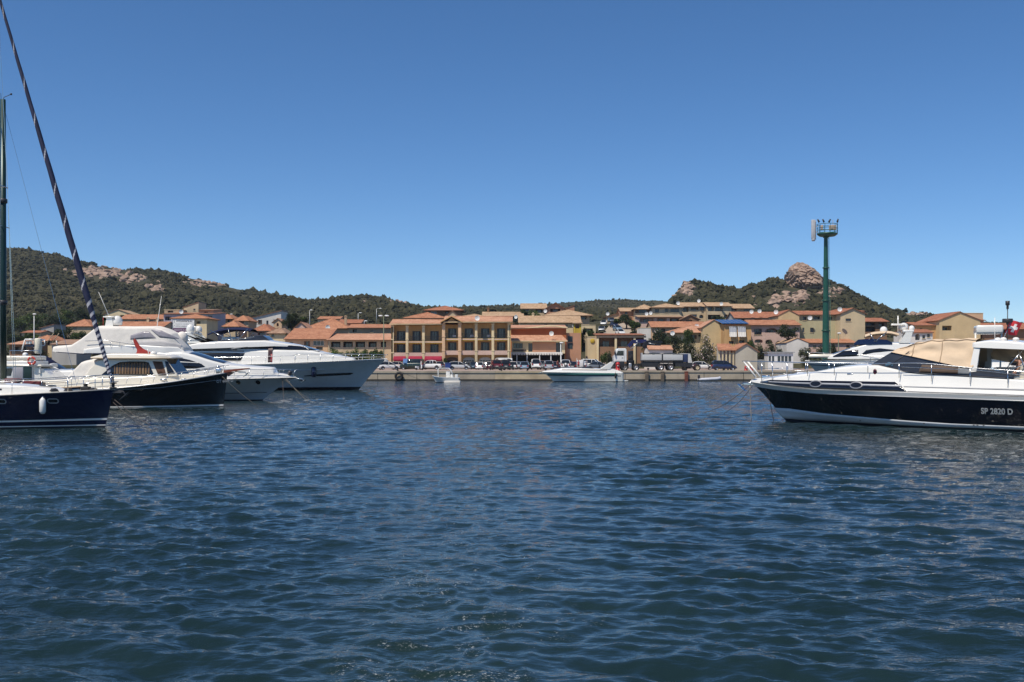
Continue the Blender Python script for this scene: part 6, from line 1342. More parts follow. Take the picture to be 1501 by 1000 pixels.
# ---- white express yacht with canvas flybridge, its shade put into the hull's grey colour
def express():
    Yc, Ys = 78.5, 76.2; t = boat('motor_yacht', 'white motor yacht with a white canvas flybridge cover and lens shaped dark side window', 'motor yacht', 434, Yc)
    xb = PX(434, Yc); A = lambda px: xb-PX(px, Ys); Z = lambda py: PZ(py, Ys)
    hw = hull_white('shade grey white hull', (.46,.47,.46))  # white hull greyed in its base colour to stand for shade
    h = Hull(18.5, [(0,1.78),(3,1.72),(8,1.62),(18.5,1.55)], [(0,.05),(1.2,.85),(3.5,1.7),(7,2.25),(11,2.35),(18.5,2.1)], [(0,.02),(.12,.2),(.3,.75),(.5,1.2),(1,1.3)], 2.6, .8, 1.05)
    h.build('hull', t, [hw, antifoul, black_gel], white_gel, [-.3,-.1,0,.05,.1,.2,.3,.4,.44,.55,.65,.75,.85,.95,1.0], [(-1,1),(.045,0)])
    patch('chine_line', t, black_gel, h.y, [(2.2,.62),(9,.48),(18,.4)], [(2.2,.66),(9,.53),(18,.45)], .012, 40, 1)
    patch('sheer_line', t, antifoul, h.y, [(.1,1.71),(3,1.66),(18,1.49)], [(.1,1.745),(3,1.69),(18,1.52)], .012, 40, 1)
    for a in (A(372), A(345)):
        g = MB()
        for sg in NEAR:
            P = [(-(a+.16*math.cos(q*math.pi/8)), sg*(h.y(a+.16*math.cos(q*math.pi/8), Z(561)+.16*math.sin(q*math.pi/8))+.012), Z(561)+.16*math.sin(q*math.pi/8)) for q in range(16)]; g.add(P, [tuple(range(16))])
        g.build('porthole', black_gel, t)
    fd = Loft([(.1,1.77),(3,1.7),(8,1.6),(18,1.54)], [(.1,1.8),(1.5,2.05),(A(392),2.45),(A(350),2.62),(A(335),2.7),(9.5,2.6),(18,2.3)], [(.1,.06),(1.2,.75),(3.5,1.5),(7,2.0),(18,1.95)], .35, .2, .12); fd.build('foredeck', t, white_gel, .1, 18, 50)
    zt = Z(515.5)
    sup = Loft([(4,2.5),(9,2.4),(17.5,2.1)], [(A(338),2.66),(A(325),2.8),(A(300),3.15),(A(280),3.5),(A(262),3.72),(A(240),zt-.05),(A(215),zt+.05),(A(150),zt+.02),(A(140),zt-.2),(A(112),2.5)], [(A(338),1.2),(A(300),1.75),(A(260),1.95),(A(150),1.95),(17,1.9)], .18, .22, .12); sup.build('superstructure', t, white_gel, A(338), A(112), 60)
    lo = [(A(297.5),Z(538)),(A(285),Z(540)),(A(240),Z(541)),(A(196),Z(541))]; hi = [(A(297.5),Z(537.6)),(A(292),Z(533.5)),(A(275),Z(527.5)),(A(255),Z(523.3)),(A(235),Z(521.5)),(A(210),Z(521.5)),(A(196),Z(523))]
    patch('saloon_window', t, dark_glass, sup.y, lo, hi, .014, 40)
    patch('window_mullion', t, white_gel, sup.y, [(A(288),Z(532.5)),(A(247),Z(530.8))], [(A(288),Z(531.5)),(A(247),Z(529.2))], .03, 14, 1)
    toppatch('front_screen', t, dark_glass, sup, A(322), A(272), 1.35, 1.5, .02)
    # flybridge coaming, then the big canvas cover with clear windows
    fb = Loft([(A(262),zt-.1),(A(118),zt-.1)], [(A(264),zt+.02),(A(254),zt+.36),(A(200),zt+.52),(A(150),zt+.45),(A(118),zt+.2)], [(A(264),1.2),(A(235),1.7),(A(118),1.75)], .05, .12, .05); fb.build('flybridge_coaming', t, white_gel, A(264), A(118), 40)
    cz = Z(478.5)
    cv = Loft([(A(262),zt+.12),(A(235),zt+.4),(A(150),zt+.42),(A(117),Z(519)),(A(80),Z(517)),(A(70),Z(515))], [(A(262),zt+.18),(A(244),Z(489)),(A(231),Z(482)),(A(219),cz),(A(180),cz-.02),(A(150),cz),(A(134),Z(478)),(A(112),Z(496)),(A(98),Z(505)),(A(90),Z(506.5)),(A(70),Z(508))], [(A(262),1.1),(A(235),1.62),(A(117),1.7),(A(70),1.5)], .17, .22, .1); cv.build('flybridge_cover', t, canvas_w, A(262), A(70), 70)
    wv = vinyl
    patch('clear_panel', t, wv, cv.y, [(A(223),Z(495.5)),(A(186),Z(497.5))], [(A(223),Z(494.5)),(A(213),Z(485.5)),(A(206),Z(484.8)),(A(186),Z(491))], .015, 18)
    patch('clear_panel', t, wv, cv.y, [(A(255),Z(496.5)),(A(229),Z(494.5)),(A(216),Z(483.8))], [(A(255),Z(495)),(A(243),Z(489.8)),(A(231),Z(484)),(A(216),Z(482.5))], .015, 18)
    patch('grey_skirt', t, mat('grey weather cloth', (.46,.44,.43), .9, 0, .1, 1.5), cv.y, [(A(258),Z(512)),(A(231),Z(509)),(A(190),Z(510))], [(A(258),Z(504)),(A(231),Z(498.5)),(A(190),Z(500))], .012, 20)
    patch('dark_hem', t, navy_gel, cv.y, [(A(150),Z(519)),(A(117),Z(519.6)),(A(76),Z(516.6))], [(A(150),Z(518)),(A(117),Z(518.2)),(A(76),Z(515.6))], .03, 14, 1)
    # arch mast with dome and whips
    ax = -A(147); g = MB(); g.prism([(ax-.5,cz-.3),(ax+.25,cz-.3),(ax+.12,Z(464)),(ax-.3,Z(464))], -.35, .35); g.cbox(ax-.55, ax+.3, -.45, .45, Z(464), Z(462), .04); am = g.build('radar_mast', white_gel, t)
    dome(am, ax+.38, 0, Z(475.5), .38, .75); g = MB(); g.tube([(ax-.25,0,Z(462)),(ax-1.05,0,Z(425))], [.03,.015], 5); g.build('whip_antenna', white_gel, am)
    g = MB(); g.tube([(ax-.9,.5,Z(478)),(ax-.9,.5,Z(463))], .02, 5); g.add([(ax-.9,.5,Z(463)),(ax-.88,.5,Z(466)),(ax-.55,.5,Z(468.5)),(ax-.5,.5,Z(466))], [(0,1,2,3),(3,2,1,0)]); g.build('pennant', red_p, am)
    g = MB(); wx = -A(206); g.tube([(wx,.8,zt+.2),(wx+.15,.8,Z(478)),(wx+.5,.8,Z(430))], [.04,.03,.015], 5); g.build('tall_antenna', white_gel, t)
    dome(t, -A(249), .6, Z(500), .42, .8, canvas_w)
    railing('bow_rail', t, h, .25, 10.5, lambda a: interp(a, [(0,.55),(2,.62),(10.5,.75)]), 1.0, inset=.16, zf=lambda a: h.sheer(a)+.05, lean=.2)
    g = MB(); g.lathe([(0,-.2),(.14,-.15),(.2,0),(.14,.15),(0,.2)], (-.45,-.1,2.12), n=12); g.build('anchor_ball', frame_d, t)
    anchor(t, .1, 1.72, steel, 1.0)
    # aft sun deck rail
    g = MB()
    for sg in (1, -1):
        g.tube([(-A(196),sg*1.8,zt+.5),(-A(150),sg*1.8,zt+.85),(-A(120),sg*1.75,zt+.8)], .02, 5)
        for px in (190, 172, 158, 146): g.tube([(-A(px),sg*1.8,zt+.35),(-A(px),sg*1.8,zt+.8)], .015, 5)
    g.build('fly_rail', steel, t)
express()

# ---- the big flybridge yacht
def bigyacht():
    Yc, Ys = 108.0, 105.4; t = boat('motor_yacht', 'largest white flybridge yacht with raked bow, dark wraparound screen and navy bimini', 'motor yacht', 567.5, Yc)
    xb = PX(567.5, Yc); A = lambda px: xb-PX(px, Ys); Z = lambda py: PZ(py, Ys)
    hw = hull_white('shade grey yacht hull', (.44,.46,.46))  # shade on the white hull is put into this grey base
    h = Hull(25, [(0,3.28),(2,3.18),(7,2.95),(14,2.72),(25,2.6)], [(0,.06),(1.5,1.0),(4,2.0),(8,2.7),(14,2.95),(25,2.7)], [(0,.02),(.12,.25),(.3,.85),(.5,1.45),(1,1.6)], 3.0, .85, 1.05)
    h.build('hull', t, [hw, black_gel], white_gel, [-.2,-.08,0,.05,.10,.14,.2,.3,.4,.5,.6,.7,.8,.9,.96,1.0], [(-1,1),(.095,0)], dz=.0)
    patch('hull_window', t, black_gel, h.y, [(A(514),Z(547.6)),(A(509),Z(550)),(A(470),Z(551.8)),(A(443),Z(552))], [(A(514),Z(547.2)),(A(509),Z(546.4)),(A(470),Z(548)),(A(443),Z(551))], .015, 30)
    patch('side_moulding', t, stripe_silver, h.y, [(A(508),Z(541.2)),(A(470),Z(542.6)),(A(425),Z(544.5))], [(A(508),Z(540.7)),(A(470),Z(541.4)),(A(425),Z(543))], .03, 30, 1)
    patch('rubbing_strake', t, stripe_silver, h.y, [(.3,3.1),(7,2.8),(24.5,2.45)], [(.3,3.14),(7,2.85),(24.5,2.5)], .03, 50, 1)
    fender(t, -A(458.5), -(h.y(A(458.5), Z(545))+.22), Z(537), 1.15, .26, navy_gel, top=h.sheer(A(458))+.1)
    for px in (441, 437): g = MB(); a = A(px); g.prism([(-a-.25,Z(558.5)),(-a+.3,Z(558.5)),(-a-.05,Z(556.5))], -(h.y(a, Z(558))+.02), -(h.y(a, Z(558))-.05)); g.build('hull_mark', black_gel, t)
    fd = Loft([(1.6,3.2),(7,2.95),(14,2.72),(24,2.6)], [(A(515),3.22),(A(500),3.42),(A(478),3.75),(A(455),4.1),(A(440),4.2),(24,4.2)], [(A(515),.6),(5.5,1.6),(8,2.05),(12,2.3),(24,2.3)], .16, .25, .15); fd.build('deckhouse', t, white_gel, A(515), 23.5, 60)
    # windscreen band
    ws = Loft([(A(466),4.05),(A(440),4.15),(20,4.15)], [(A(463),4.12),(A(437),Z(506.5)),(A(400),Z(505.5)),(16.5,Z(505.5))], [(A(466),1.35),(A(440),1.8),(A(410),1.98),(20,2.0)], .28, .1, .05); ws.build('wheelhouse', t, white_gel, A(464), A(345), 40)
    patch('wrap_screen', t, dark_glass, ws.y, [(A(460),4.16),(A(450),4.18),(A(398),4.24),(A(350),4.3)], [(A(460),4.2),(A(437.5),Z(507.2)),(A(425),Z(506.3)),(A(372),Z(506.3)),(A(350),Z(509.5))], .016, 40)
    toppatch('front_screen', t, dark_glass, ws, A(462), A(440), 1.4, 1.55, .025)
    g = MB(); 
    for a, b in ((A(450),A(443)),): g.tube([(-a,-1.75,4.25),(-b,-1.5,Z(508))], .05, 6)
    g.build('wiper', white_gel, t)
    # brow / upper deck
    up = Loft([(A(442),Z(508.3)),(A(400),Z(507.5)),(A(330),Z(510)),(A(240),Z(513)),(23,Z(513))], [(A(443),Z(508)),(A(430),Z(505.8)),(A(410),Z(502.5)),(A(385),Z(499)),(A(345),Z(499.8)),(A(320),Z(500.5)),(A(290),Z(502.5)),(A(265),Z(507)),(A(240),Z(507.5)),(A(232),Z(510))], [(A(443),1.1),(A(425),1.75),(A(395),2.15),(A(330),2.35),(23,2.35)], .12, .2, .12); up.build('upper_deck', t, white_gel, A(443), A(232), 60)
    patch('shadow_recess', t, mat('recess shade grey', (.30,.30,.30), .4, 0, .1), up.y, [(A(362),Z(508.6)),(A(338),Z(512.2))], [(A(362),Z(508)),(A(345),Z(508.8)),(A(338),Z(511.5))], .02, 12)  # flat grey patch painted in for the shade of a recess
    patch('saloon_window', t, dark_glass, fd.y, [(A(351),Z(529.5)),(A(346),Z(529.5)),(A(225),Z(527))], [(A(351),Z(517.8)),(A(346),Z(517.5)),(A(225),Z(516))], .016, 30)
    patch('saloon_window_tip', t, dark_glass, fd.y, [(A(357),Z(518)),(A(351.1),Z(529.5))], [(A(357),Z(517.6)),(A(351.1),Z(517.8))], .016, 6)
    patch('deck_shadow_line', t, antifoul, fd.y, [(A(356),Z(515.4)),(A(232),Z(513.5))], [(A(356),Z(514.2)),(A(232),Z(512.4))], .02, 20, 1)  # dark strip painted in for the shadow under the upper deck
    d = patch('side_door', t, mat('dark red door recess', (.05,.012,.014), .5, 0, .4, 2), fd.y, [(A(398),Z(531)),(A(391.5),Z(531))], [(A(398),Z(508)),(A(391.5),Z(508))], .02, 4)
    patch('door_panel', d, mat('red interior panel', (.28,.02,.03), .5, 0, .3, 2), fd.y, [(A(398),Z(530.5)),(A(395.5),Z(530.5))], [(A(398),Z(519)),(A(395.5),Z(519))], .03, 3)
    g = MB(); g.tube([(-A(408.5),-(fd.y(A(408.5),4)+.02),Z(531)),(-A(408.5),-(fd.y(A(408.5),4)-.05),Z(515))], .03, 4); g.build('door_edge', antifoul, t)
    g = MB(); a = A(451); g.ball((-a,-(fd.y(a,3.7)+.02),Z(526.5)), .14, 10, 0, (1,.3,1)); g.build('nav_light', red_p, t)
    # fly: screen, arch, domes, bimini, seat, helm figure
    fs = Loft([(A(398),Z(499)),(A(318),Z(500))], [(A(390),Z(498.6)),(A(381),Z(491.2)),(A(368),Z(491.8)),(A(352),Z(496)),(A(318),Z(498))], [(A(390),1.2),(A(370),1.75),(A(318),1.85)], .12, .05, .0); fs.build('fly_screen', t, tint_glass, A(390), A(318), 24)
    g = MB()
    for sg in (1, -1):
        q = [(-A(306),Z(502.5)),(-A(294),Z(503)),(-A(276),Z(488.5)),(-A(266),Z(486.8)),(-A(263),Z(488)),(-A(272),Z(497)),(-A(268),Z(503))]
        g.prism(q, sg*1.75-.12, sg*1.75+.12)
    g.cbox(-A(263), -A(277), -1.87, 1.87, Z(489), Z(486.5), .08); ar_ = g.build('radar_arch', white_gel, t)
    dome(ar_, -A(271.5), -.9, Z(486.5), .42, .85); dome(ar_, -A(281), -.2, Z(486.5), .34, .7)
    g = MB(); g.cbox(-A(267), -A(281), -.25, .25, Z(480.5), Z(477), .08); g.tube([(-A(274),0,Z(486.5)),(-A(274),0,Z(480))], .08, 8); g.build('radar_scanner', white_gel, ar_)
    g = MB(); rows = []
    for i in range(13):
        u = i/12; a = A(300)+(A(363)-A(300))*u; z = interp(u, [(0,Z(486.5)),(.25,Z(481.5)),(.55,Z(478.8)),(.85,Z(479.2)),(1,Z(481.5))]); rows.append([(-a, 1.75*q, z-.28*abs(q)**2.5) for q in (-1,-.7,-.35,0,.35,.7,1)])
    g.grid(rows); g.grid([[(p[0],p[1],p[2]-.07) for p in r_] for r_ in rows], flip=True); bi = g.build('bimini', canvas_n, t)
    g = MB()
    for a0, a1, z in ((A(338),A(304),Z(484)),(A(338),A(330),Z(480)),(A(345),A(360),Z(481))):
        for sg in (1, -1): g.tube([(-a0,sg*1.8,Z(500)),(-a1,sg*1.7,z)], .035, 5)
    g.build('bimini_frame', steel, bi)
    g = MB(); g.cbox(-A(318), -A(338), -.9, .9, Z(500), Z(493), .1); g.build('helm_seat', white_gel, t)
    g = MB()
    for sg in (1, -1):
        g.tube([(-A(345),sg*1.9,Z(497)),(-A(370),sg*1.8,Z(494))], .025, 5); g.tube([(-A(322),sg*1.95,Z(498)),(-A(345),sg*1.9,Z(497))], .025, 5)
    g.build('fly_rail', steel, t)
    # tender gear on the aft deck
    g = MB(); x, z = -A(258), Z(508); g.cbox(x-.38, x+.38, -1.45, -.85, z+.25, z+.98, .16); g.box(x-.12, x+.12, -1.3, -1.0, z-.15, z+.3); g.tube([(x-.4,-1.15,z+.1),(x-.9,-1.15,z+.2)], .05, 5); g.build('outboard_motor', mat('dark green cowl', (.012,.025,.022), .35), t)
    for px in (276.5, 283): g = MB(); x = -A(px); g.cbox(x-.21, x+.21, -1.6, -.9, Z(507), Z(499.5), .06); g.build('life_raft_box', white_gel, t)
    g = MB(); g.tube([(-A(262),-1.9,Z(505)),(-A(272),-1.9,Z(498)),(-A(292),-1.9,Z(498.5))], .03, 5); g.build('aft_rail', steel, t)
    railing('bow_rail', t, h, .3, 9.2, lambda a: interp(a, [(0,.42),(2.5,.62),(9.2,.9)]), 1.3, inset=.2, lean=.1, r=.028)
    railing('side_rail', t, h, 9.2, 21, .75, 1.5, inset=.2, r=.02, bow=False)
    g = MB(); g.cbox(-.3, .12, -.22, .22, 3.0, 3.18, .05); g.build('anchor_pocket', stripe_silver, t)
bigyacht()

# ---- dark sports cruiser on the east side
def sports():
    Yb, deg = 52.5, 36; t = boat('motor_yacht', 'long black hulled sports cruiser lettered SP 2820 D under a beige canvas top', 'motor yacht', 1100, Yb, R(180-deg))
    h = Hull(16.5, [(0,1.97),(1.5,1.83),(4,1.66),(8,1.60),(13,1.50),(16.5,1.46)], [(0,.05),(.6,.5),(1.8,1.15),(4,1.75),(7,2.05),(12,2.15),(16.5,2.0)], [(0,.02),(.12,.22),(.3,.85),(.5,1.4),(1,1.55)], 1.9, .85, .8)
    h.build('hull', t, [dknavy_gel, antifoul, white_gel], white_gel, [-.3,-.1,0,.05,.08,.14,.22,.32,.42,.55,.68,.8,.875,.9,.95,1.0], [(-1,1),(.04,0),(.875,2)])
    patch('boot_band', t, hull_white('pale boot band', (.50,.52,.53)), h.y, [(1.25,.62),(1.75,.15),(3,.09),(16.3,.09)], [(1.25,.66),(2.2,.66),(4,.5),(7,.36),(10,.25),(16.3,.2)], .012, 60)
    patch('rubbing_line', t, stripe_silver, h.y, [(.2,1.72),(2,1.57),(4,1.46),(8,1.40),(16.3,1.28)], [(.2,1.74),(2,1.59),(4,1.48),(8,1.42),(16.3,1.30)], .02, 50, 1)
    for a in (5.9, 8.9, 11.0, 11.15, 11.4):
        g = MB(); P = [(-(a+.05*math.cos(q*math.pi/5)), h.y(a, .22)+.018, .24+.05*math.sin(q*math.pi/5)) for q in range(10)]; g.add(P, [tuple(range(10))]); g.build('drain', rubber, t)
    # deck moulding
    dm = Loft([(.05,1.97),(1.5,1.84),(4,1.67),(8,1.61),(16.4,1.48)], [(.05,2.02),(1.0,2.12),(2.0,2.26),(3.6,2.44),(5.0,2.72),(6.0,2.82),(6.8,2.82),(8.4,2.50),(10.5,2.40),(13,2.24),(16.4,2.1)], [(.05,.07),(.6,.47),(1.8,1.08),(4,1.66),(7,1.95),(16.4,1.98)], .42, .14, .1); dm.build('deck_moulding', t, white_gel, .05, 16.4, 70)
    s = lambda a: interp(a, dm.zb)
    Zl = lambda pts: [(a, s(a)+d) for a, d in pts]
    bk = patch('dark_side_panel', t, black_gel, dm.y, Zl([(.75,.03),(2,.02),(4,.02),(6,.02),(8.3,.03)]), Zl([(.75,.08),(1.4,.24),(3,.36),(5,.44),(7.7,.46),(8.3,.05)]), .014, 60)
    patch('panel_stripe', bk, stripe_silver, dm.y, Zl([(1.3,.11),(3,.20),(5,.24),(8.0,.24)]), Zl([(1.3,.16),(3,.27),(5,.33),(7.9,.33)]), .024, 50, 1)
    patch('panel_reflection_strip', bk, mat('painted reflection blue', (.05,.08,.13), .2), dm.y, Zl([(.8,.04),(1.25,.06)]), Zl([(.8,.09),(1.25,.18)]), .02, 8, 1)  # bluish patch painted in for a reflection on the dark panel
    for a in (3.95, 5.95):
        g = MB()
        for sg in NEAR:
            def ring(rx, rz, o): return [(-(a+rx*math.cos(q*math.pi/12)), sg*(dm.y(a+rx*math.cos(q*math.pi/12), s(a)+.27+rz*math.sin(q*math.pi/12))+o), s(a)+.27+rz*math.sin(q*math.pi/12)) for q in range(24)]
            o1, i1 = ring(.31, .165, .03), ring(.255, .12, .035); n0 = len(g.v); g.add(o1+i1, [(k,(k+1)%24,24+(k+1)%24,24+k) for k in range(24)], 0, True); g.add(ring(.255,.12,.030), [tuple(range(24))], 1)
        g.build('oval_portlight', [mat('dull portlight rim', (.25,.25,.26), .35, .5), dark_glass], bk)
    patch('side_stripe', t, mat('grey stripe', (.33,.33,.34), .4), dm.y, Zl([(8.1,.24),(16.2,.24)]), Zl([(8.1,.285),(16.2,.32)]), .012, 40, 1)
    patch('moulding_seam', t, mat('seam dark', (.08,.08,.09), .5), dm.y, Zl([(7.9,.36),(8.2,.03),(16.2,.02)]), Zl([(7.9,.39),(8.2,.06),(16.2,.045)]), .016, 30, 1)
    g = MB(); g.ball((-6.75, dm.y(6.75,2.5)+.02, 2.53), .09, 10, 0, (1,.5,1.5)); g.build('deck_light', mat('dark red lens', (.08,.01,.02), .3), t)
    g = MB(); g.cbox(-5.75, -5.45, dm.y(5.6,2.42)-.04, dm.y(5.6,2.42)+.03, 2.39, 2.44, .02); g.build('cleat', steel, t)
    # wraparound screen (tinted, real glass body) with frames
    wl_ = Loft([(6.3,2.75),(8.4,2.47),(12.6,2.25)], [(6.35,2.84),(7.4,3.44),(8.6,3.20),(9.6,2.99),(10.9,2.78),(12.6,2.46)], [(6.3,1.0),(7.2,1.42),(9,1.62),(12.6,1.68)], .28, .06, .02); wl_.build('windscreen', t, tint_glass, 6.35, 12.6, 40)
    patch('screen_interior', t, mat('brown seat backs', (.075,.045,.028), .7, 0, .3, 1.2), wl_.y, [(8.7,2.5),(10.6,2.44)], [(8.7,2.62),(8.8,2.86),(10.4,2.78),(10.6,2.7)], .012, 14)
    patch('screen_interior', t, mat('blue cushion', (.03,.09,.15), .6, 0, .3, 2), wl_.y, [(7.15,2.8),(7.5,2.78)], [(7.15,2.9),(7.3,2.98),(7.5,2.92)], .012, 6)
    patch('quarter_panel', t, mat('grey console', (.16,.17,.18), .4, 0, .2, 2), wl_.y, [(10.35,2.44),(10.8,2.42)], [(10.35,2.72),(10.8,2.68)], .014, 5)
    g = MB()
    for sg in (1, -1): g.tube([(-a, sg*(wl_.y(a, wl_.f(a)[0])+.015), wl_.f(a)[0]+.02) for a in [6.4+.2*i for i in range(31)]], .025, 5); g.tube([(-7.25,sg*(wl_.y(7.25,2.7)),2.72),(-8.2,sg*(wl_.y(8.2,3.4)),3.45)], .025, 5)
    g.build('screen_frame', frame_d, t)
    # beige canvas top: sags between hoops, scalloped lower edge
    g = MB(); rows = []; n = 44
    for i in range(n+1):
        u = i/n; a = 7.35+3.62*u
        zt_ = interp(a, [(7.35,3.47),(8.3,3.77),(9.1,3.92),(10.97,3.95)], False)+.02*math.sin(u*30); zl = interp(a, [(7.35,3.44),(8.6,3.18),(9.6,2.96),(10.4,2.78),(10.9,2.74),(10.97,2.78)], False)
        hl_ = wl_.y(a, zl)+.07; ht = interp(a, [(7.35,.9),(8.5,1.0),(10.97,1.08)])
        sec = []
        for j in range(9):
            v = j/8; wr = .03*math.sin(9*v+14*u)*math.sin(v*math.pi)+.06*math.sin(15*u-8*v+2*math.sin(5*u))*math.sin(v*math.pi)*(u > .1); sec.append((hl_+(ht-hl_)*v**.9+wr-.07*math.sin(v*math.pi), zl+(zt_-zl)*v))
        sec += [(ht*.6, zt_+.07), (ht*.25, zt_+.1)]
        rows.append([(-a, y, z) for y, z in sec]+[(-a, -y, z) for y, z in sec[::-1]])
    g.grid(rows); g.grid([[(p[0], p[1]*.985, p[2]-.015) for p in r_] for r_ in rows], flip=True)
    cn = g.build('canvas_top', canvas_b, t)
    g = MB(); 
    for a in (8.35, 9.6): 
        k = int((a-7.35)/3.62*n); r_ = rows[k]; g.tube([(p[0], p[1]*1.006, p[2]+.006) for p in r_], .02, 5)
    g.tube([(r_[8][0], r_[8][1]+.01, r_[8][2]+.015) for r_ in rows[4:]], .015, 4); g.build('canvas_seam', mat('brown seam', (.36,.26,.17), .9), cn)
    # arch and hardtop
    g = MB()
    for sg in (1, -1):
        y0, y1 = sg*1.62, sg*1.36; vs = [(-10.78,y0,2.45),(-11.08,y0,2.43),(-11.22,y1,3.74),(-10.98,y1,3.74)]; g.add(vs+[(p[0],p[1]-sg*.14,p[2]) for p in vs], [(0,1,2,3),(7,6,5,4)]+[(i,(i+1)%4,4+(i+1)%4,4+i) for i in range(4)])
    ar_ = g.build('arch', white_gel, t)
    ht = Loft([(10.9,3.62),(14.6,3.42)], [(10.9,3.84),(11.6,3.92),(12.6,3.86),(14.6,3.56)], [(10.9,1.42),(12,1.5),(14.6,1.3)], .2, .1, .07); ht.build('hardtop', t, white_gel, 10.9, 14.6, 20)
    g = MB(); rows = []
    for i in range(15):
        u = i/14; a = 11.15+2.1*u; z0 = interp(u, [(0,3.12),(.5,2.92),(1,2.88)]); rows.append([(-a, -1.3+.06*math.sin(i*.9+j), z0+(3.6-.06*u-z0)*j/5) for j in range(6)])
    g.grid(rows); g.grid([[(p[0],p[1]+.02,p[2]) for p in r_] for r_ in rows], flip=True); g.build('side_curtain', canvas_b, t)
    g = MB()
    for sg in (1, -1): g.tube([(-12.9,sg*1.3,3.5),(-12.2,sg*1.5,2.6)], .022, 5); g.tube([(-12.7,sg*1.35,3.5),(-13.1,sg*1.5,2.45)], .022, 5); g.tube([(-14.2,sg*1.25,3.5),(-12.4,sg*1.55,2.6)], .025, 5)
    g.build('hardtop_struts', steel, t)
    # cockpit seats, dash
    g = MB(); g.cbox(-12.5, -11.4, -1.3, -.2, 1.9, 2.75, .15); g.build('seat', cream_gel, t)
    g = MB(); g.cbox(-13.15, -12.75, .55, 1.35, 1.9, 2.95, .12); g.build('helm_seat', mat('beige seat', (.50,.46,.38), .7), t)
    # light mast on hardtop
    mk_ = -12.15
    g = MB(); g.tube([(mk_,.5,3.8),(mk_,.5,5.35)], .02, 6); g.lathe([(.05,0),(.05,.16),(.09,.18),(.09,.36),(0,.36)], (mk_,.5,5.3), n=10); g.lathe([(.2,0),(.22,.03),(.22,.14),(.2,.16),(0,.16)], (mk_,.5,4.72), n=12); g.lathe([(.06,-.1),(.06,0)], (mk_,.5,4.72), n=8); g.build('light_mast', frame_d, t)
    for x, y in ((-12.45,.3),(-12.0,.6),(-11.7,.2)): g = MB(); g.ball((x,y,3.98), .13, 10, 0, (1.1,1,.7)); g.build('hardtop_light', white_gel, t)
    g = MB(); g.tube([(-11.35,-1.0,3.8),(-11.35,-1.0,5.0)], .018, 5); g.build('whip_antenna', white_gel, t)
    # railing: pulpit far out over the bow, running aft and down
    g = MB()
    rz = [(-.35,3.02),(1,2.99),(3,2.95),(6.4,2.90),(8.5,2.93),(11,2.72),(13.2,2.55),(14.3,2.1)]
    yv = lambda a: max(.22, interp(a, [(-.35,.22),(.5,.55),(1.8,1.05),(4,1.6),(7,1.85),(16,1.86)]))
    for sg in (1, -1):
        As = [-.35+i*(14.65/44) for i in range(45)]; g.tube([(-a, sg*yv(a), interp(a, rz)) for a in As], .021, 6)
        g.tube([(-a, sg*yv(a), interp(a, [(-.35,2.6),(1.5,2.66),(2.2,2.62)])) for a in (1.0,1.4,1.8,2.2)], .014, 5)
        for a in (.9,1.55,2.45,3.55,4.9,6.5,7.9,9.3,10.9,12.4): g.tube([(-a, sg*yv(a), interp(a, dm.zt, False)-.35 if a > 4 else interp(a, dm.zt, False)-.12), (-a, sg*yv(a), interp(a, rz))], .018, 5)
        g.tube([(-8.0, sg*yv(8), 2.76),(-11.2,sg*1.8,2.62),(-13.6,sg*1.75,2.36)], .016, 5)
    g.tube([(.35, .22*math.cos(q*math.pi/6)*1.0, 3.02) if q not in (0,6) else (.35,.22*math.cos(q*math.pi/6),3.02) for q in range(7)], .021, 6)
    g.build('bow_rail', steel, t)
    for sg in (1, -1): g = MB(); g.tube([(.25,sg*.24,3.0),(-.42,sg*.3,2.2)], .05, 8); g.build('rail_post', white_gel, t)
    anchor(t, .05, 1.9, steel, 1.0)
    g = MB(); g.cbox(-1.0, -.65, -.15, .15, 2.1, 2.3, .04); g.build('windlass', steel, t)
    a = 11.35; tl = math.atan2(h.y(a+.7,1.08)-h.y(a+.7,.72), .36); yw = math.atan2(h.y(a+1.3,.74)-h.y(a,.74), 1.3)
    text_mesh('registration', 'SP 2820 D', .38, mat('pale hull lettering', (.55,.55,.53), .5), t, (-a, h.y(a, .74)+.03, .74), (Euler((R(90)+tl, 0, R(180))).to_matrix().to_4x4()).to_euler() if 0 else Euler((R(90)+tl, 0, R(180)-yw)), .004, .78, .006)
    return t
sports()

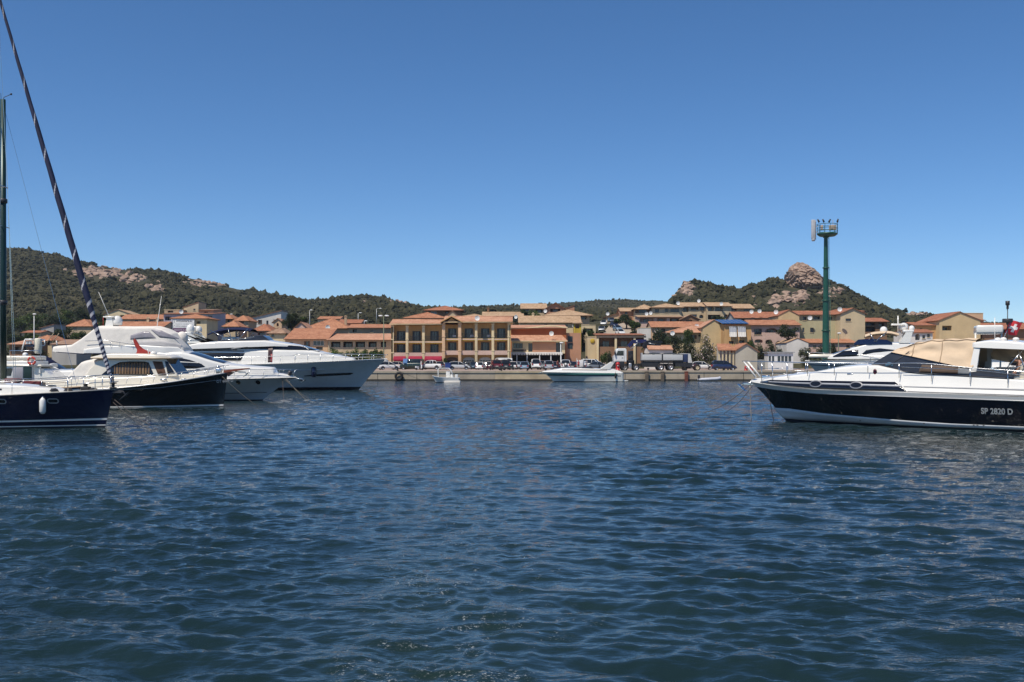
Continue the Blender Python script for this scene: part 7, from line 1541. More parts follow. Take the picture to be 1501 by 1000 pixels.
# ---- white yacht behind the sports cruiser
def eastyacht():
    Yc, deg = 80.0, 18; t = boat('motor_yacht', 'white flybridge yacht with beige bimini and two domes, behind the black sports cruiser', 'motor yacht', 1180, Yc, R(180-deg)); s = Yc/1500
    xb = PX(1180, Yc); c = math.cos(R(deg))
    def A(px, b=1.8):
        k = (px-750.5)/1500; q, s_ = math.cos(R(deg)), math.sin(R(deg)); return (k*(Yc-q*b)-xb+s_*b)/(q+k*s_)
    def Z(px, py, b=1.8): return HC-(py-530)/1500*(Yc-A(px, b)*math.sin(R(deg))-b*c)
    hw = hull_white('shaded white hull', (.44,.46,.46))  # grey base carries the hull's shade
    h = Hull(17, [(0,3.05),(3,2.85),(8,2.6),(17,2.5)], [(0,.05),(1.2,.8),(3.5,1.7),(7,2.2),(17,2.2)], [(0,.02),(.12,.2),(.35,.8),(.6,1.1),(1,1.2)], 2.4, .85, 1.05)
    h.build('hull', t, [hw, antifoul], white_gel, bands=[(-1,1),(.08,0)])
    patch('rubbing_line', t, navy_gel, h.y, [(.2,2.72),(5,2.5),(16.5,2.25)], [(.2,2.78),(5,2.56),(16.5,2.31)], .02, 40, 1)
    fd = Loft([(1,2.98),(5,2.72),(16,2.5)], [(1,3.0),(2,3.15),(3.5,3.3),(16,3.3)], [(1,.5),(3,1.25),(6,1.75),(16,1.85)], .3, .15, .1); fd.build('deckhouse', t, white_gel, 1, 16, 40)
    a1 = A(1213); g = MB(); g.cbox(-a1-.9, -a1+1.4, -1.1, 1.1, 3.28, 3.55, .1); g.build('sun_pad', cream_gel, t)
    sp = Loft([(2,3.2),(16,3.2)], [(A(1213),3.4),(A(1222),3.55),(A(1250),Z(1250,510)),(A(1275),Z(1275,503.5)),(A(1300),Z(1300,502)),(A(1345),Z(1345,504)),(16,4.2)], [(A(1213),1.1),(A(1250),1.65),(A(1300),1.8),(16,1.85)], .2, .12, .08); sp.build('superstructure', t, white_gel, A(1213), 15.5, 40)
    patch('side_window', t, dark_glass, sp.y, [(A(1221),Z(1221,523.5)),(A(1258),Z(1258,522))], [(A(1221),Z(1221,522)),(A(1236),Z(1236,514.5)),(A(1258),Z(1258,513))], .015, 20)
    patch('aft_window', t, dark_glass, sp.y, [(A(1262),Z(1262,521)),(A(1280),Z(1280,517)),(A(1312),Z(1312,514))], [(A(1262),Z(1262,520)),(A(1270),Z(1270,513)),(A(1290),Z(1290,510.5)),(A(1312),Z(1312,513))], .015, 20)
    toppatch('front_screen', t, dark_glass, sp, A(1220), A(1246), 1.2, 1.45, .02)
    zt = Z(1290, 503)
    fs = Loft([(2,zt-.1),(16,zt-.1)], [(A(1252),zt+.02),(A(1258),zt+.28),(A(1275),zt+.34),(A(1300),zt+.25),(A(1308),zt+.05)], [(A(1252),1.2),(A(1275),1.6),(16,1.7)], .1, .05, 0); fs.build('fly_screen', t, navy_gel, A(1252), A(1308), 20)
    g = MB(); rows = []
    for i in range(11):
        u = i/10; a = A(1268)+(A(1318)-A(1268))*u; z = interp(u, [(0,zt+.68),(.3,zt+.9),(.7,zt+.95),(1,zt+.78)]); rows.append([(-a, 1.5*q, z-.2*abs(q)**2.5) for q in (-1,-.7,-.35,0,.35,.7,1)])
    g.grid(rows); g.grid([[(p[0],p[1],p[2]-.05) for p in r_] for r_ in rows], flip=True); bi = g.build('bimini', canvas_b, t)
    g = MB()
    for sg in (1,-1):
        g.tube([(-A(1283),sg*1.6,zt+.1),(-A(1275),sg*1.45,zt+.75)], .03, 5); g.tube([(-A(1283),sg*1.6,zt+.1),(-A(1300),sg*1.45,zt+.85)], .03, 5)
    g.build('bimini_frame', steel, bi)
    g = MB()
    for sg in (1, -1): g.prism([(-A(1318),zt),(-A(1334),zt),(-A(1338),zt+.8),(-A(1328),zt+.8)], sg*1.5-.12, sg*1.5+.12)
    g.cbox(-A(1340), -A(1324), -1.62, 1.62, zt+.78, zt+.98, .06); ar_ = g.build('radar_arch', white_gel, t)
    dome(ar_, -A(1296), .6, zt+.78, .27, .5); dome(ar_, -A(1327), -.3, zt+.98, .33, .6); dome(ar_, -A(1338), .4, zt+.98, .2, .36)
    g = MB(); g.tube([(-A(1318),0,zt+.9),(-A(1318),0,zt+2.1)], .05, 6); g.cbox(-A(1318)-.5, -A(1318)+.5, -.1, .1, zt+1.35, zt+1.5, .04); g.build('light_mast', white_gel, ar_)
    railing('bow_rail', t, h, .3, 7, .7, 1.1, inset=.15)
eastyacht()

# ---- smaller craft, one builder with options
def cruiser(label, px, Yc, rz, L, fb, hullm, stripe=None, cabz=1.0, canopy=None, arch=True, name='motor_boat', extra=None):
    t = boat(name, label, 'motor boat', px, Yc, rz)
    k = L/8.0
    h = Hull(L, [(0,fb*1.12),(L*.3,fb),(L,fb*.92)], [(0,.05),(L*.08,.42*k),(L*.25,.95*k),(L*.5,1.25*k),(L,1.15*k)], [(0,.02),(.15,.2*k),(.4,.75*k),(.7,1.05*k),(1,1.05*k)], L*.11, .85, 1.4)
    h.build('hull', t, [hullm, antifoul], white_gel, bands=[(-1,1),(.08,0)], nu=36)
    if stripe: patch('hull_stripe', t, stripe, h.y, [(.3,fb*.80),(L*.96,fb*.62)], [(.3,fb*.90),(L*.96,fb*.78)], .012, 30, 1)
    cb = Loft([(L*.05,fb*1.08),(L*.3,fb),(L,fb*.92)], [(L*.06,fb*1.1),(L*.2,fb+cabz*.3),(L*.38,fb+cabz*.42),(L*.5,fb+cabz),(L*.66,fb+cabz*.98),(L*.72,fb+cabz*.45),(L*.98,fb+cabz*.3)], [(L*.06,.3*k),(L*.25,.8*k),(L*.5,1.02*k),(L*.98,1.0*k)], .2, .1, .06); cb.build('cabin', t, white_gel, L*.06, L*.98, 36)
    patch('cabin_window', t, dark_glass, cb.y, [(L*.40,fb+cabz*.40),(L*.63,fb+cabz*.42)], [(L*.40,fb+cabz*.44),(L*.49,fb+cabz*.84),(L*.63,fb+cabz*.84)], .012, 14)
    toppatch('front_screen', t, dark_glass, cb, L*.395, L*.485, .7*k, .8*k, .015)
    railing('bow_rail', t, h, .25, L*.42, .5*k**.5, .8, inset=.1, r=.014, mid=False)
    if arch:
        g = MB()
        for sg in (1, -1): g.prism([(-L*.70,fb+cabz*.3),(-L*.76,fb+cabz*.3),(-L*.80,fb+cabz*1.5),(-L*.77,fb+cabz*1.5)], sg*.95*k-.06, sg*.95*k+.06)
        g.cbox(-L*.81, -L*.765, -1.0*k, 1.0*k, fb+cabz*1.46, fb+cabz*1.6, .04); a_ = g.build('radar_arch', white_gel, t)
        dome(a_, -L*.79, 0, fb+cabz*1.6, .25, .35)
    if canopy:
        cv = Loft([(L*.5,fb+cabz*.9),(L*.98,fb+cabz*.3)], [(L*.5,fb+cabz*1.0),(L*.6,fb+cabz*1.55),(L*.8,fb+cabz*1.5),(L*.98,fb+cabz*.5)], [(L*.5,.9*k),(L*.98,.95*k)], .15, .15, .08); cv.build('canopy', t, canopy, L*.5, L*.98, 20)
    return t
def west_cruiser():      # life ring boat between the green mast and the black yacht
    t = cruiser('small white cruiser with a red life ring, behind the blue sailing yacht', 84, 71.5, 0, 10.5, 1.55, white_gel, cabz=1.15, arch=False)
    xb = PX(84, 71.5); Ys = 70.1; X = lambda p: PX(p, Ys)-xb; Z = lambda p: PZ(p, Ys)
    g = MB(); g.cbox(X(-20), X(60), -1.3, 1.3, Z(538), Z(534.5), .08); g.cbox(X(-20), X(44), -1.15, 1.15, Z(528.5), Z(521.5), .12); g.build('flybridge', cream_gel, t)
    g = MB(); g.cbox(X(-25), X(46), -1.22, 1.22, 1.5, Z(529), .06); g.prism([(X(46.1),1.55),(X(80),1.6),(X(76),1.85),(X(60),Z(541)),(X(46.1),Z(537))], -1.1, 1.1); g.build('deckhouse', white_gel, t)
    g = MB(); g.prism([(X(-25),Z(551)),(X(14),Z(551)),(X(17),Z(540)),(X(-25),Z(540))], -1.235, -1.15); g.build('window', dark_glass, t)
    for p in (20, 40, 56): g = MB(); g.box(X(p)-.05, X(p)+.05, -1.2, -1.1, 2.2, Z(537)); g.build('pillar', white_gel, t)
    g = MB(); g.cbox(X(33), X(45), -1.26, -1.0, 1.7, Z(537), .03); g.build('door', mat('dark green door', (.012,.03,.025), .4), t)
    g = MB(); g.cbox(X(17), X(32.5), -1.27, -1.0, 1.7, Z(538.5), .03); g.build('side_panel', mat('grey lilac panel', (.34,.33,.36), .6), t)
    g = MB(); rows = []
    for k in range(25):
        a = 2*math.pi*k/24; rows.append([(X(46)+(.24+.075*math.cos(b))*math.cos(a), -1.36+.06*math.sin(b), Z(529)+(.24+.075*math.cos(b))*math.sin(a)) for b in [2*math.pi*j/8 for j in range(8)]])
    g.grid(rows, 0, True, True)
    for k in range(24):
        if k % 6 == 0:
            for j in range(8): g.m[k*8+j] = 1
    g.build('life_ring', [mat('faded red ring', (.50,.06,.04), .6, 0, .15), white_gel], t)
    g = MB(); g.tube([(X(12),-1.2,Z(521)),(X(12),-1.2,Z(514)),(X(56),-1.2,Z(514)),(X(60),-1.2,Z(530))], .025, 5); g.build('fly_rail', steel, t)
west_cruiser()
def arch_boat():
    Yc = 92.0; t = cruiser('white boat with a tall radar arch and round liferaft drum, behind the life ring cruiser', 108, Yc, 0, 11.5, 1.6, white_gel, cabz=1.0, arch=False)
    xb = PX(108, Yc); X = lambda p: PX(p, Yc)-xb; Z = lambda p: PZ(p, Yc)
    g = MB()
    for y in (-1.2, 1.2): g.tube([(X(41),y,Z(516)),(X(46),y,Z(498.5))], .06, 6); g.tube([(X(75),y,Z(506)),(X(74),y,Z(499))], .05, 6)
    g.cbox(X(46), X(57), -1.3, 1.3, Z(499.5), Z(497), .05); a_ = g.build('radar_arch', white_gel, t)
    for p in (48.5, 52.5): g = MB(); g.cbox(X(p-1.6), X(p+1.6), -1.2, -.8, Z(505), Z(500.5), .05); g.build('speaker_box', white_gel, a_)
    g = MB(); g.cbox(X(45), X(58), -1.1, 1.1, Z(509), Z(505.5), .05); g.build('arch_panel', navy_gel, a_)
    g = MB(); g.lathe([(0,-.3),(.26,-.28),(.3,-.2),(.3,1.0),(.26,1.08),(0,1.1)], (X(63),-.9,Z(514)), n=14); g.build('liferaft_drum', mat('cream drum', (.66,.62,.50), .5), t)
    g = MB()
    for p in (76, 84): g.tube([(X(p),-1.0,Z(503)),(X(p+10),-1.0,Z(489))], .035, 5)
    g.build('fishing_rod', mat('tan rod', (.35,.28,.18), .6), t)
arch_boat()
cruiser('white cabin boat beyond the green mast, below the brown shed', 60, 112, 0, 10, 1.7, white_gel, cabz=1.1, canopy=canvas_n)
cruiser('white boat with a pale blue canopy by the green mast', 34, 84, 0, 9, 1.45, white_gel, cabz=1.2, canopy=mat('pale blue canvas', (.32,.38,.42), .9, 0, .1, 1.5))
cruiser('white cabin cruiser with a navy canopy hidden between black yacht and life ring cruiser', 152, 98, 0, 9.5, 1.6, white_gel, cabz=1.2, canopy=canvas_n)
cruiser('low white speedboat tucked under the canvas boat stern', 128, 88, 0, 8, 1.1, white_gel, stripe=navy_gel, cabz=.8)
cruiser('blue covered motor boat beside the tower foot, beyond the dark cruiser bow', 1156, 118, R(180), 9, 1.35, navy_gel, cabz=.9, canopy=canvas_n)
cruiser('small white boat with a windscreen moored right behind the dark cruiser pulpit', 1130, 128, R(170), 6.5, .95, white_gel, cabz=.7, arch=False)
def far_east():
    t = cruiser('white yacht with a long white hardtop, mostly hidden by the beige canvas boat', 1370, 70, R(160), 12, 1.9, white_gel, cabz=1.5, arch=False)
    # its hardtop stands above the canvas
    Y = 66.0; 
    loc = t.location; M_ = Matrix.Translation(loc) @ Matrix.Rotation(R(160), 4, 'Z'); Mi = M_.inverted()
    def L_(px, py, Yq): return Mi @ Vector((PX(px, Yq), Yq, PZ(py, Yq)))
    a, b = L_(1430, 484, Y), L_(1468, 484, Y)
    g = MB(); g.cbox(b.x, a.x, min(a.y,b.y)-1.2, max(a.y,b.y)+.6, a.z-.25, a.z+.3, .12); g.build('hardtop', white_gel, t)
    for p in (a, b): g = MB(); g.tube([(p.x*.98,p.y,2.6),(p.x,p.y,p.z-.2)], .06, 6); g.build('hardtop_post', white_gel, t)
far_east()
def navy_awning():
    t = cruiser('boat under a taut navy sun awning at the edge of the frame beside the hardtop', 1462, 49, R(172), 10, 1.5, white_gel, cabz=.6, arch=False)
    Mi = (Matrix.Translation(t.location) @ Matrix.Rotation(R(172), 4, 'Z')).inverted(); P = lambda px, py, Y: Mi @ Vector((PX(px, Y), Y, PZ(py, Y)))
    A_, B_, C_, D_ = P(1478,534,47), P(1505,503,47), P(1560,505,49), P(1540,540,49)
    g = MB(); rows = [[tuple(A_.lerp(B_, i/6).lerp(D_.lerp(C_, i/6), j/6)+Vector((0,0,-.08*math.sin(i/6*math.pi)*math.sin(j/6*math.pi)))) for j in range(7)] for i in range(7)]
    g.grid(rows); g.grid([[(p[0],p[1],p[2]-.03) for p in r_] for r_ in rows], flip=True); aw = g.build('awning', canvas_n, t)
    g = MB(); p, q = P(1489,523,46.9), P(1496,515,46.9); g.tube([tuple(p), tuple(q)], .04, 5); g.build('awning_strap', white_gel, aw)
navy_awning()

# ---- boats at the quay
def speedboat():
    Yc = 152.5; t = boat('speedboat', 'white speedboat with a green side stripe and raked arch, lying along the quay', 'speedboat', 794.5, Yc, R(180)); s = 151/1500; xb = PX(794.5, Yc)
    A = lambda p: PX(p, 151)-xb; Z = lambda p: PZ(p, 151)
    h = Hull(A(914), [(0,Z(545.5)),(3,Z(546)),(A(914),Z(547))], [(0,.06),(1,.7),(3,1.35),(6,1.75),(12.7,1.6)], [(0,.02),(.12,.25),(.35,1.0),(.6,1.4),(1,1.5)], 1.75, .8, 1.4)
    h.build('hull', t, [hull_white('ivory hull', (.66,.66,.60)), antifoul], white_gel, bands=[(-1,1),(.06,0)])
    gr = mat('sea green stripe', (.04,.16,.13), .3, 0, .15, 1)
    patch('green_stripe', t, gr, h.y, [(.8,Z(550.2)),(A(842),Z(550.5)),(A(905),Z(550.6))], [(.8,Z(547.8)),(A(842),Z(547.4)),(A(905),Z(547.2))], .014, 40, 1)
    patch('dark_stripe', t, navy_gel, h.y, [(.9,Z(551.2)),(A(910),Z(551.6))], [(.9,Z(550.3)),(A(910),Z(550.7))], .016, 40, 1)
    dk = Loft([(.1,Z(545.5)),(12.5,Z(547))], [(.1,Z(545)),(2,Z(542)),(A(825),Z(540)),(A(850),Z(539.8)),(A(880),Z(541)),(A(900),Z(541.6)),(A(908),Z(544)),(A(913),Z(546))], [(.1,.08),(1,.62),(3,1.25),(6,1.6),(12.5,1.5)], .35, .15, .08); dk.build('deck_moulding', t, white_gel, .1, A(913), 40)
    patch('brown_coaming', t, mat('tan coaming', (.42,.34,.26), .6), dk.y, [(A(824),Z(542.4)),(A(890),Z(543))], [(A(824),Z(541.8)),(A(890),Z(541.6))], .02, 14, 1)
    g = MB()
    for sg in (1, -1): g.prism([(-A(880),Z(541.5)),(-A(894),Z(541.5)),(-A(901),Z(531)),(-A(898),Z(530.2))], sg*1.35-.1, sg*1.35+.1)
    g.cbox(-A(901), -A(897.5), -1.45, 1.45, Z(532), Z(530.3), .05); g.build('radar_arch', white_gel, t)
    g = MB(); g.prism([(-A(914),.28),(-A(921),.22),(-A(921),.12),(-A(914),0.05)], -1.35, 1.35); g.build('bathing_platform', white_gel, t)
    ws = Loft([(A(846),Z(540)),(A(872),Z(541))], [(A(846),Z(539.8)),(A(853),Z(537.6)),(A(862),Z(538)),(A(872),Z(540.6))], [(A(846),.9),(A(858),1.25),(A(872),1.3)], .3, .04, 0); ws.build('windscreen', t, tint_glass, A(846), A(872), 12)
    fender(t, -A(902), h.y(A(902), 1)+.14, Z(547), .8, .13, rubber, top=Z(543))
    anchor(t, .1, Z(546), steel, .7)
speedboat()
def whaler():
    Yc = 146.0; t = boat('motor_boat', 'little white open boat with a tubular arch, off the quay below the silver hatchback', 'motor boat', 634, Yc, R(180)); xb = PX(634, Yc)
    A = lambda p: PX(p, Yc)-xb; Z = lambda p: PZ(p, Yc)
    h = Hull(3.9, [(0,Z(551)),(1,Z(553)),(3.9,Z(553.5))], [(0,.1),(.4,.55),(1.2,.85),(3.9,.85)], [(0,.05),(.2,.4),(.5,.7),(1,.75)], .5, 1, 1.2); h.build('hull', t, [white_gel, antifoul], white_gel, bands=[(-1,1),(.12,0)], nu=24)
    g = MB()
    for sg in (1, -1): g.tube([(-A(642),sg*.6,.7),(-A(642.5),sg*.6,Z(541)),(-A(644.5),sg*.55,Z(539.8)),(-A(658),sg*.55,Z(540)),(-A(661),sg*.6,Z(543)),(-A(665),sg*.65,.75)], .05, 7)
    g.tube([(-A(645),-.55,Z(539.8)),(-A(645),.55,Z(539.8))], .045, 6); g.build('tube_arch', white_gel, t)
    g = MB(); g.cbox(-A(660), -A(654), -.4, .4, .5, Z(544.5), .08); g.cbox(-A(664.5), -A(660.5), -.45, .45, .5, Z(549), .08); g.build('console', white_gel, t)
    g = MB(); g.cbox(-A(671.5), -A(667), -.22, .22, .55, Z(549), .1); g.box(-A(670), -A(668.5), -.08, .08, -.2, .6); g.build('outboard_motor', mat('pale grey cowl', (.55,.56,.56), .35), t)
whaler()
g = MB(); Y = 143; g.cbox(PX(651.5,Y), PX(675,Y), Y-.9, Y+.9, -.1, PZ(558.6,Y), .06); g.cbox(PX(652,Y), PX(674.5,Y), Y-.85, Y+.85, PZ(558.6,Y), PZ(558.2,Y), .02)
tag(g.build('floating_raft', mat('cream float', (.66,.62,.55), .7, 0, .08)), 'cream rectangular float lying in front of the little open boat', 'float')
def dinghy():
    Yc = 156.0; t = boat('inflatable_dinghy', 'pale grey inflatable dinghy tied along the quay below the blue minivan', 'dinghy', 1055, Yc, R(0)); xb = PX(1055, Yc)
    grey = mat('grey inflatable tube', (.50,.50,.54), .5, 0, .08, 2)
    L = 3.3; g = MB(); pts = []
    for i in range(25):
        u = i/24; q = (u-.5)*2; a = abs(q); 
        if a < .35: pts.append((-.25*(a/.35)**2, .55*q/.35*.9, .50-.12*(a/.35)))
        else: pts.append((-.25-(a-.35)/.65*(L-.25), .55*(1 if q > 0 else -1)*(.9+.1*min(1,(a-.35)*4)), .38-.12*min(1,(a-.35)*2)))
    g.tube(pts, [.12+.11*min(1, min(i, 24-i)/2) for i in range(25)], 10); g.build('tube', grey, t)
    g = MB(); g.box(-3.0, -.5, -.5, .5, .08, .16); g.box(-3.05, -2.95, -.5, .5, .08, .55); g.build('floor', mat('grey dinghy floor', (.30,.30,.32), .7), t)
    g = MB(); g.cbox(-3.35, -3.02, -.16, .16, .45, .95, .08); g.box(-3.3, -3.15, -.05, .05, -.3, .5); g.build('outboard_motor', mat('dark outboard cowl', (.03,.03,.035), .4), t)
dinghy()

# ---- mooring lines and chains running into the water
def line(label, pts, r=.02, m=None, name='mooring_line', cat='mooring line'):
    P = [Vector((PX(p, Y), Y, PZ(q, Y))) for p, q, Y in pts]; out = []
    for i in range(len(P)-1):
        for k in range(8): u = k/8; v = P[i].lerp(P[i+1], u); v.z -= .25*math.sin(u*math.pi)*min(1, (P[i+1]-P[i]).length/8); out.append(v)
    out.append(P[-1]); v = out[-1]; out.append(v+Vector((0,0,-.4))); g = MB(); g.tube(out, r*.62, 5); tag(g.build(name, m or wet_rope), label, cat, 'mooring lines and chains at the bows')
wet_rope = mat('wet mooring rope', (.16,.14,.11), .9, 0, .25, 8)
chain = mat('rusty chain', (.10,.08,.07), .7, .4, .3, 6)
line('slack rope from the dark cruiser bow, reaching farthest out', [(1102,562,52),(1030,606,59)], .022)
line('shorter rope from the dark cruiser bow', [(1104,564,52),(1062,605,58)], .022)
line('pale chain hanging straight down from the dark cruiser anchor', [(1099,566,52.4),(1101,609,52.6)], .03, mat('pale chain', (.42,.36,.28), .6))
line('dark boarding line beside the dark cruiser stem', [(1129,590,51),(1134,616,51.2)], .03, chain)
line('dark line from the blue sailing yacht bow, upper one', [(168,586,46),(232,630,45)], .022, chain)
line('dark line from the blue sailing yacht bow, lower one', [(166,590,46),(222,631,44.6)], .022, chain)
line('rope slanting from the black yacht bow into the water', [(326,552,67.6),(378,596,68)], .025)
line('chain hanging from the white canvas yacht bow', [(414,552,78.4),(416.5,590,75)], .03, chain)
line('rope slanting far from the white canvas yacht bow', [(416,555,78),(457,588,77.5)], .028)
line('second rope slanting from the white canvas yacht bow', [(420,556,78),(452,589,76.5)], .028)
line('rope from the largest yacht bow to the quay side water', [(563,533,107),(640,563,136)], .03)
# ------------------------------------------------------------------ vehicles
def paint(name, c, metal=0.0): return mat(name, c, .28, metal, .05, 1, coat=.5)
PT = {'white': paint('white car paint', (.72,.72,.70)), 'silver': paint('silver car paint', (.42,.43,.44), .5), 'pearl': paint('pale silver car paint', (.58,.58,.56), .2), 'black': paint('black car paint', (.012,.012,.014)), 'darkblue': paint('dark blue car paint', (.012,.022,.07)), 'lightblue': paint('light blue car paint', (.22,.32,.42), .3),
      'maroon': paint('maroon car paint', (.10,.012,.018)), 'darkgreen': paint('dark green car paint', (.015,.03,.022)), 'grey': paint('grey car paint', (.16,.17,.18), .4), 'rosy': paint('rosy beige car paint', (.50,.40,.36)), 'teal': paint('petrol blue car paint', (.04,.08,.11), .3)}
plastic = mat('black trim', (.02,.02,.021), .6); rim_m = mat('alloy rim', (.45,.45,.46), .35, .7, .1); tail_m = mat('red lamp lens', (.30,.012,.012), .2); head_m = mat('clear lamp lens', (.55,.56,.58), .1); plate_m = mat('pale plate', (.62,.62,.58), .5); bodyglass = glassy('car glass', (.012,.015,.018))
STY = {  # L, W, H, belt profile (x, z), greenhouse (rear foot, rear top, front top, front foot), wheel r, ground clearance
 'hatch': dict(L=4.0, W=1.72, H=1.48, belt=[(-2.0,.55),(-1.97,.86),(-1.2,.94),(.75,.90),(1.2,.84),(1.8,.70),(2.0,.48)], gh=[(-1.92,.9),(-1.62,1.40),(-.9,1.48),(.2,1.44),(1.12,.88)], wr=.31, gc=.2, ax=(-1.25,1.28)),
 'sedan': dict(L=4.4, W=1.75, H=1.45, belt=[(-2.2,.5),(-2.17,.9),(-1.4,.96),(.85,.90),(1.3,.84),(2.0,.70),(2.2,.48)], gh=[(-1.75,.95),(-1.0,1.38),(-.6,1.45),(.3,1.42),(1.2,.88)], wr=.32, gc=.2, ax=(-1.35,1.35)),
 'suv': dict(L=4.3, W=1.85, H=1.80, belt=[(-2.1,.55),(-2.08,1.1),(-1.2,1.14),(.85,1.10),(1.15,1.06),(1.95,.98),(2.1,.55)], gh=[(-2.02,1.12),(-1.85,1.72),(-1.2,1.80),(.35,1.76),(1.05,1.08)], wr=.38, gc=.28, ax=(-1.3,1.3)),
 'mpv': dict(L=4.3, W=1.78, H=1.66, belt=[(-2.1,.5),(-2.08,.98),(-1.2,1.04),(.95,.99),(1.4,.90),(1.95,.74),(2.1,.5)], gh=[(-2.02,1.0),(-1.85,1.58),(-1.2,1.66),(.3,1.61),(1.4,.92)], wr=.32, gc=.2, ax=(-1.3,1.4)),
 'van': dict(L=4.5, W=1.86, H=1.95, belt=[(-2.25,.5),(-2.23,1.2),(-1.2,1.22),(1.0,1.18),(1.3,1.08),(2.1,.92),(2.25,.5)], gh=[(-2.2,1.2),(-2.12,1.88),(-1.4,1.95),(.55,1.92),(1.3,1.1)], wr=.33, gc=.22, ax=(-1.4,1.45)),
 'pickup': dict(L=4.9, W=1.8, H=1.72, belt=[(-2.45,.6),(-2.44,1.05),(-.6,1.08),(1.0,1.05),(1.3,1.02),(2.25,.94),(2.45,.55)], gh=[(-.75,1.06),(-.6,1.66),(-.2,1.72),(.5,1.68),(1.15,1.04)], wr=.37, gc=.3, ax=(-1.5,1.5)),
}
def car_proto(style, body):
    s = STY[style]; L, Wd, gc = s['L'], s['W'], s['gc']; t = empty('parked_car', (0,0,0))
    hw = lambda x: Wd/2*(1-.10*abs(x/(L/2))**4)
    g = MB(); rows = []; n = 26
    for i in range(n+1):
        x = -L/2+L*i/n; zb = interp(x, s['belt'], False); w = hw(x); lo = gc if abs(x) < L/2-.25 else gc+.12*(abs(x)-(L/2-.25))/.25
        half = [(w*.86, lo), (w*.97, lo+.1), (w, (lo+zb)/2), (w*.985, zb-.1), (w*.94, zb-.02), (w*.85, zb), (w*.45, zb+.025)]
        rows.append([(x, y, z) for y, z in half]+[(x, -y, z) for y, z in half[::-1]])
    g.grid(rows, 0, True); g.add(rows[0], [tuple(range(14))]); g.add(rows[-1], [tuple(range(14))[::-1]]); g.grid([[r_[0], r_[-1]] for r_ in rows], 1, False)
    for ax in s['ax']:           # dark wheel arches
        for sg in (1, -1): y = sg*(hw(ax)+.004); P = [(ax+(s['wr']+.07)*math.cos(q*math.pi/10), y, s['wr']+(s['wr']+.07)*math.sin(q*math.pi/10)) for q in range(11)]; g.add(P, [tuple(range(11))], 1)
    g.build('body', [body, plastic], t)
    # glasshouse with roof and pillars
    gh = s['gh']; k = .30; g = MB(); rows = []; zf = min(gh[0][1], gh[-1][1]); xs = sorted({p[0] for p in gh} | {gh[0][0]+(gh[-1][0]-gh[0][0])*i/16 for i in range(17)})
    for x in xs:
        zt = interp(x, gh, False); zb = min(interp(x, s['belt'], False)-.02, zt-.01); w = hw(x)*.93; wt = max(.2, w-k*(zt-zb)*.75)
        half = [(w, zb), ((w+wt)/2+.02, (zb+zt)/2), (wt, zt-.06*(zt-zb)), (wt*.9, zt), (wt*.4, zt+.03)]; rows.append([(x, y, z) for y, z in half]+[(x, -y, z) for y, z in half[::-1]])
    g.grid(rows, 0, True); gl = g.build('glasshouse', bodyglass, t)
    xa, xb_ = gh[1][0], gh[3][0]; rr = [[(p[0], p[1]*1.012, p[2]+.012) for p in r_[2:8]] for r_ in rows if xa-.05 <= r_[0][0] <= xb_+.05]; g = MB(); g.grid(rr, 0, True); g.grid([[(p[0],p[1],p[2]-.03) for p in r_] for r_ in rr], 0, True, flip=True); g.build('roof', body, t)
    if style in ('van',):        # closed panel sides
        for sg in (1, -1):
            g = MB(); g.grid([[(x, sg*(hw(x)*.93+.012-k*.75*u*.68), 1.2+.66*u) for u in (0,.5,1)] for x in (-2.15,-1.2,-.2,.25)], 0, True); g.build('side_panel', body, t)
    for sg in (1, -1):
        for (x0, z0), (x1, z1) in ((gh[0], gh[1]), (gh[-1], gh[3])) + (((-.15, gh[0][1]), (-.1, s['H']-.07)),):
            def yw(x, z): zb = interp(x, s['belt'], False); w = hw(x)*.93; return w-k*.75*max(0, z-zb)+.015
            g = MB(); g.tube([(x0, sg*yw(x0, z0), z0), ((x0+x1)/2, sg*yw((x0+x1)/2, (z0+z1)/2), (z0+z1)/2), (x1, sg*yw(x1, z1), z1)], .04, 6); g.build('pillar', body, t)
    if style == 'pickup':
        g = MB(); g.box(-2.35, -.8, -.72, .72, .75, 1.09); g.build('load_bed', plastic, t)
    wheels = []
    for ax in s['ax']:
        for sg in (1, -1):
            r = s['wr']; y = sg*(hw(ax)-.10); g = MB(); g.lathe([(r*.62,-.1),(r*.95,-.11),(r,-.07),(r,.07),(r*.95,.11),(r*.62,.1),(r*.62,-.1)], (ax,y,r), 'Y', 20); wo = g.build('wheel', rubber, t)
            g = MB(); g.lathe([(0,sg*.085),(r*.2,sg*.09),(r*.55,sg*.07),(r*.63,sg*.1)], (ax,y,r), 'Y', 16); g.build('rim', rim_m, wo)
    zb0, zb1 = s['belt'][1][1], interp(L/2-.12, s['belt'], False)
    for sg in (1, -1):
        g = MB(); g.cbox(L/2-.26, L/2-.03, sg*hw(L/2)*.62-.17, sg*hw(L/2)*.62+.17, zb1-.16, zb1-.02, .03); g.build('headlight', head_m, t)
        g = MB(); g.cbox(-L/2-.02, -L/2+.12, sg*hw(L/2)*.80-.12, sg*hw(L/2)*.80+.12, zb0-.36, zb0-.04, .03); g.build('tail_light', tail_m, t)
        g = MB(); g.cbox(gh[-1][0]-.3, gh[-1][0]-.12, sg*(hw(.9)+.0)-.02, sg*(hw(.9)+.16)+.02*0, gh[-1][1]+.04, gh[-1][1]+.17, .03); g.build('mirror', body, t)
    g = MB(); g.cbox(L/2-.1, L/2+.05, -hw(L/2)*.9, hw(L/2)*.9, gc+.08, gc+.28, .05); g.build('front_bumper', plastic if style in ('suv','pickup') else body, t)
    g = MB(); g.cbox(-L/2-.06, -L/2+.1, -hw(L/2)*.9, hw(L/2)*.9, gc+.06, gc+.28, .05); g.build('rear_bumper', plastic if style in ('suv','pickup','van') else body, t)
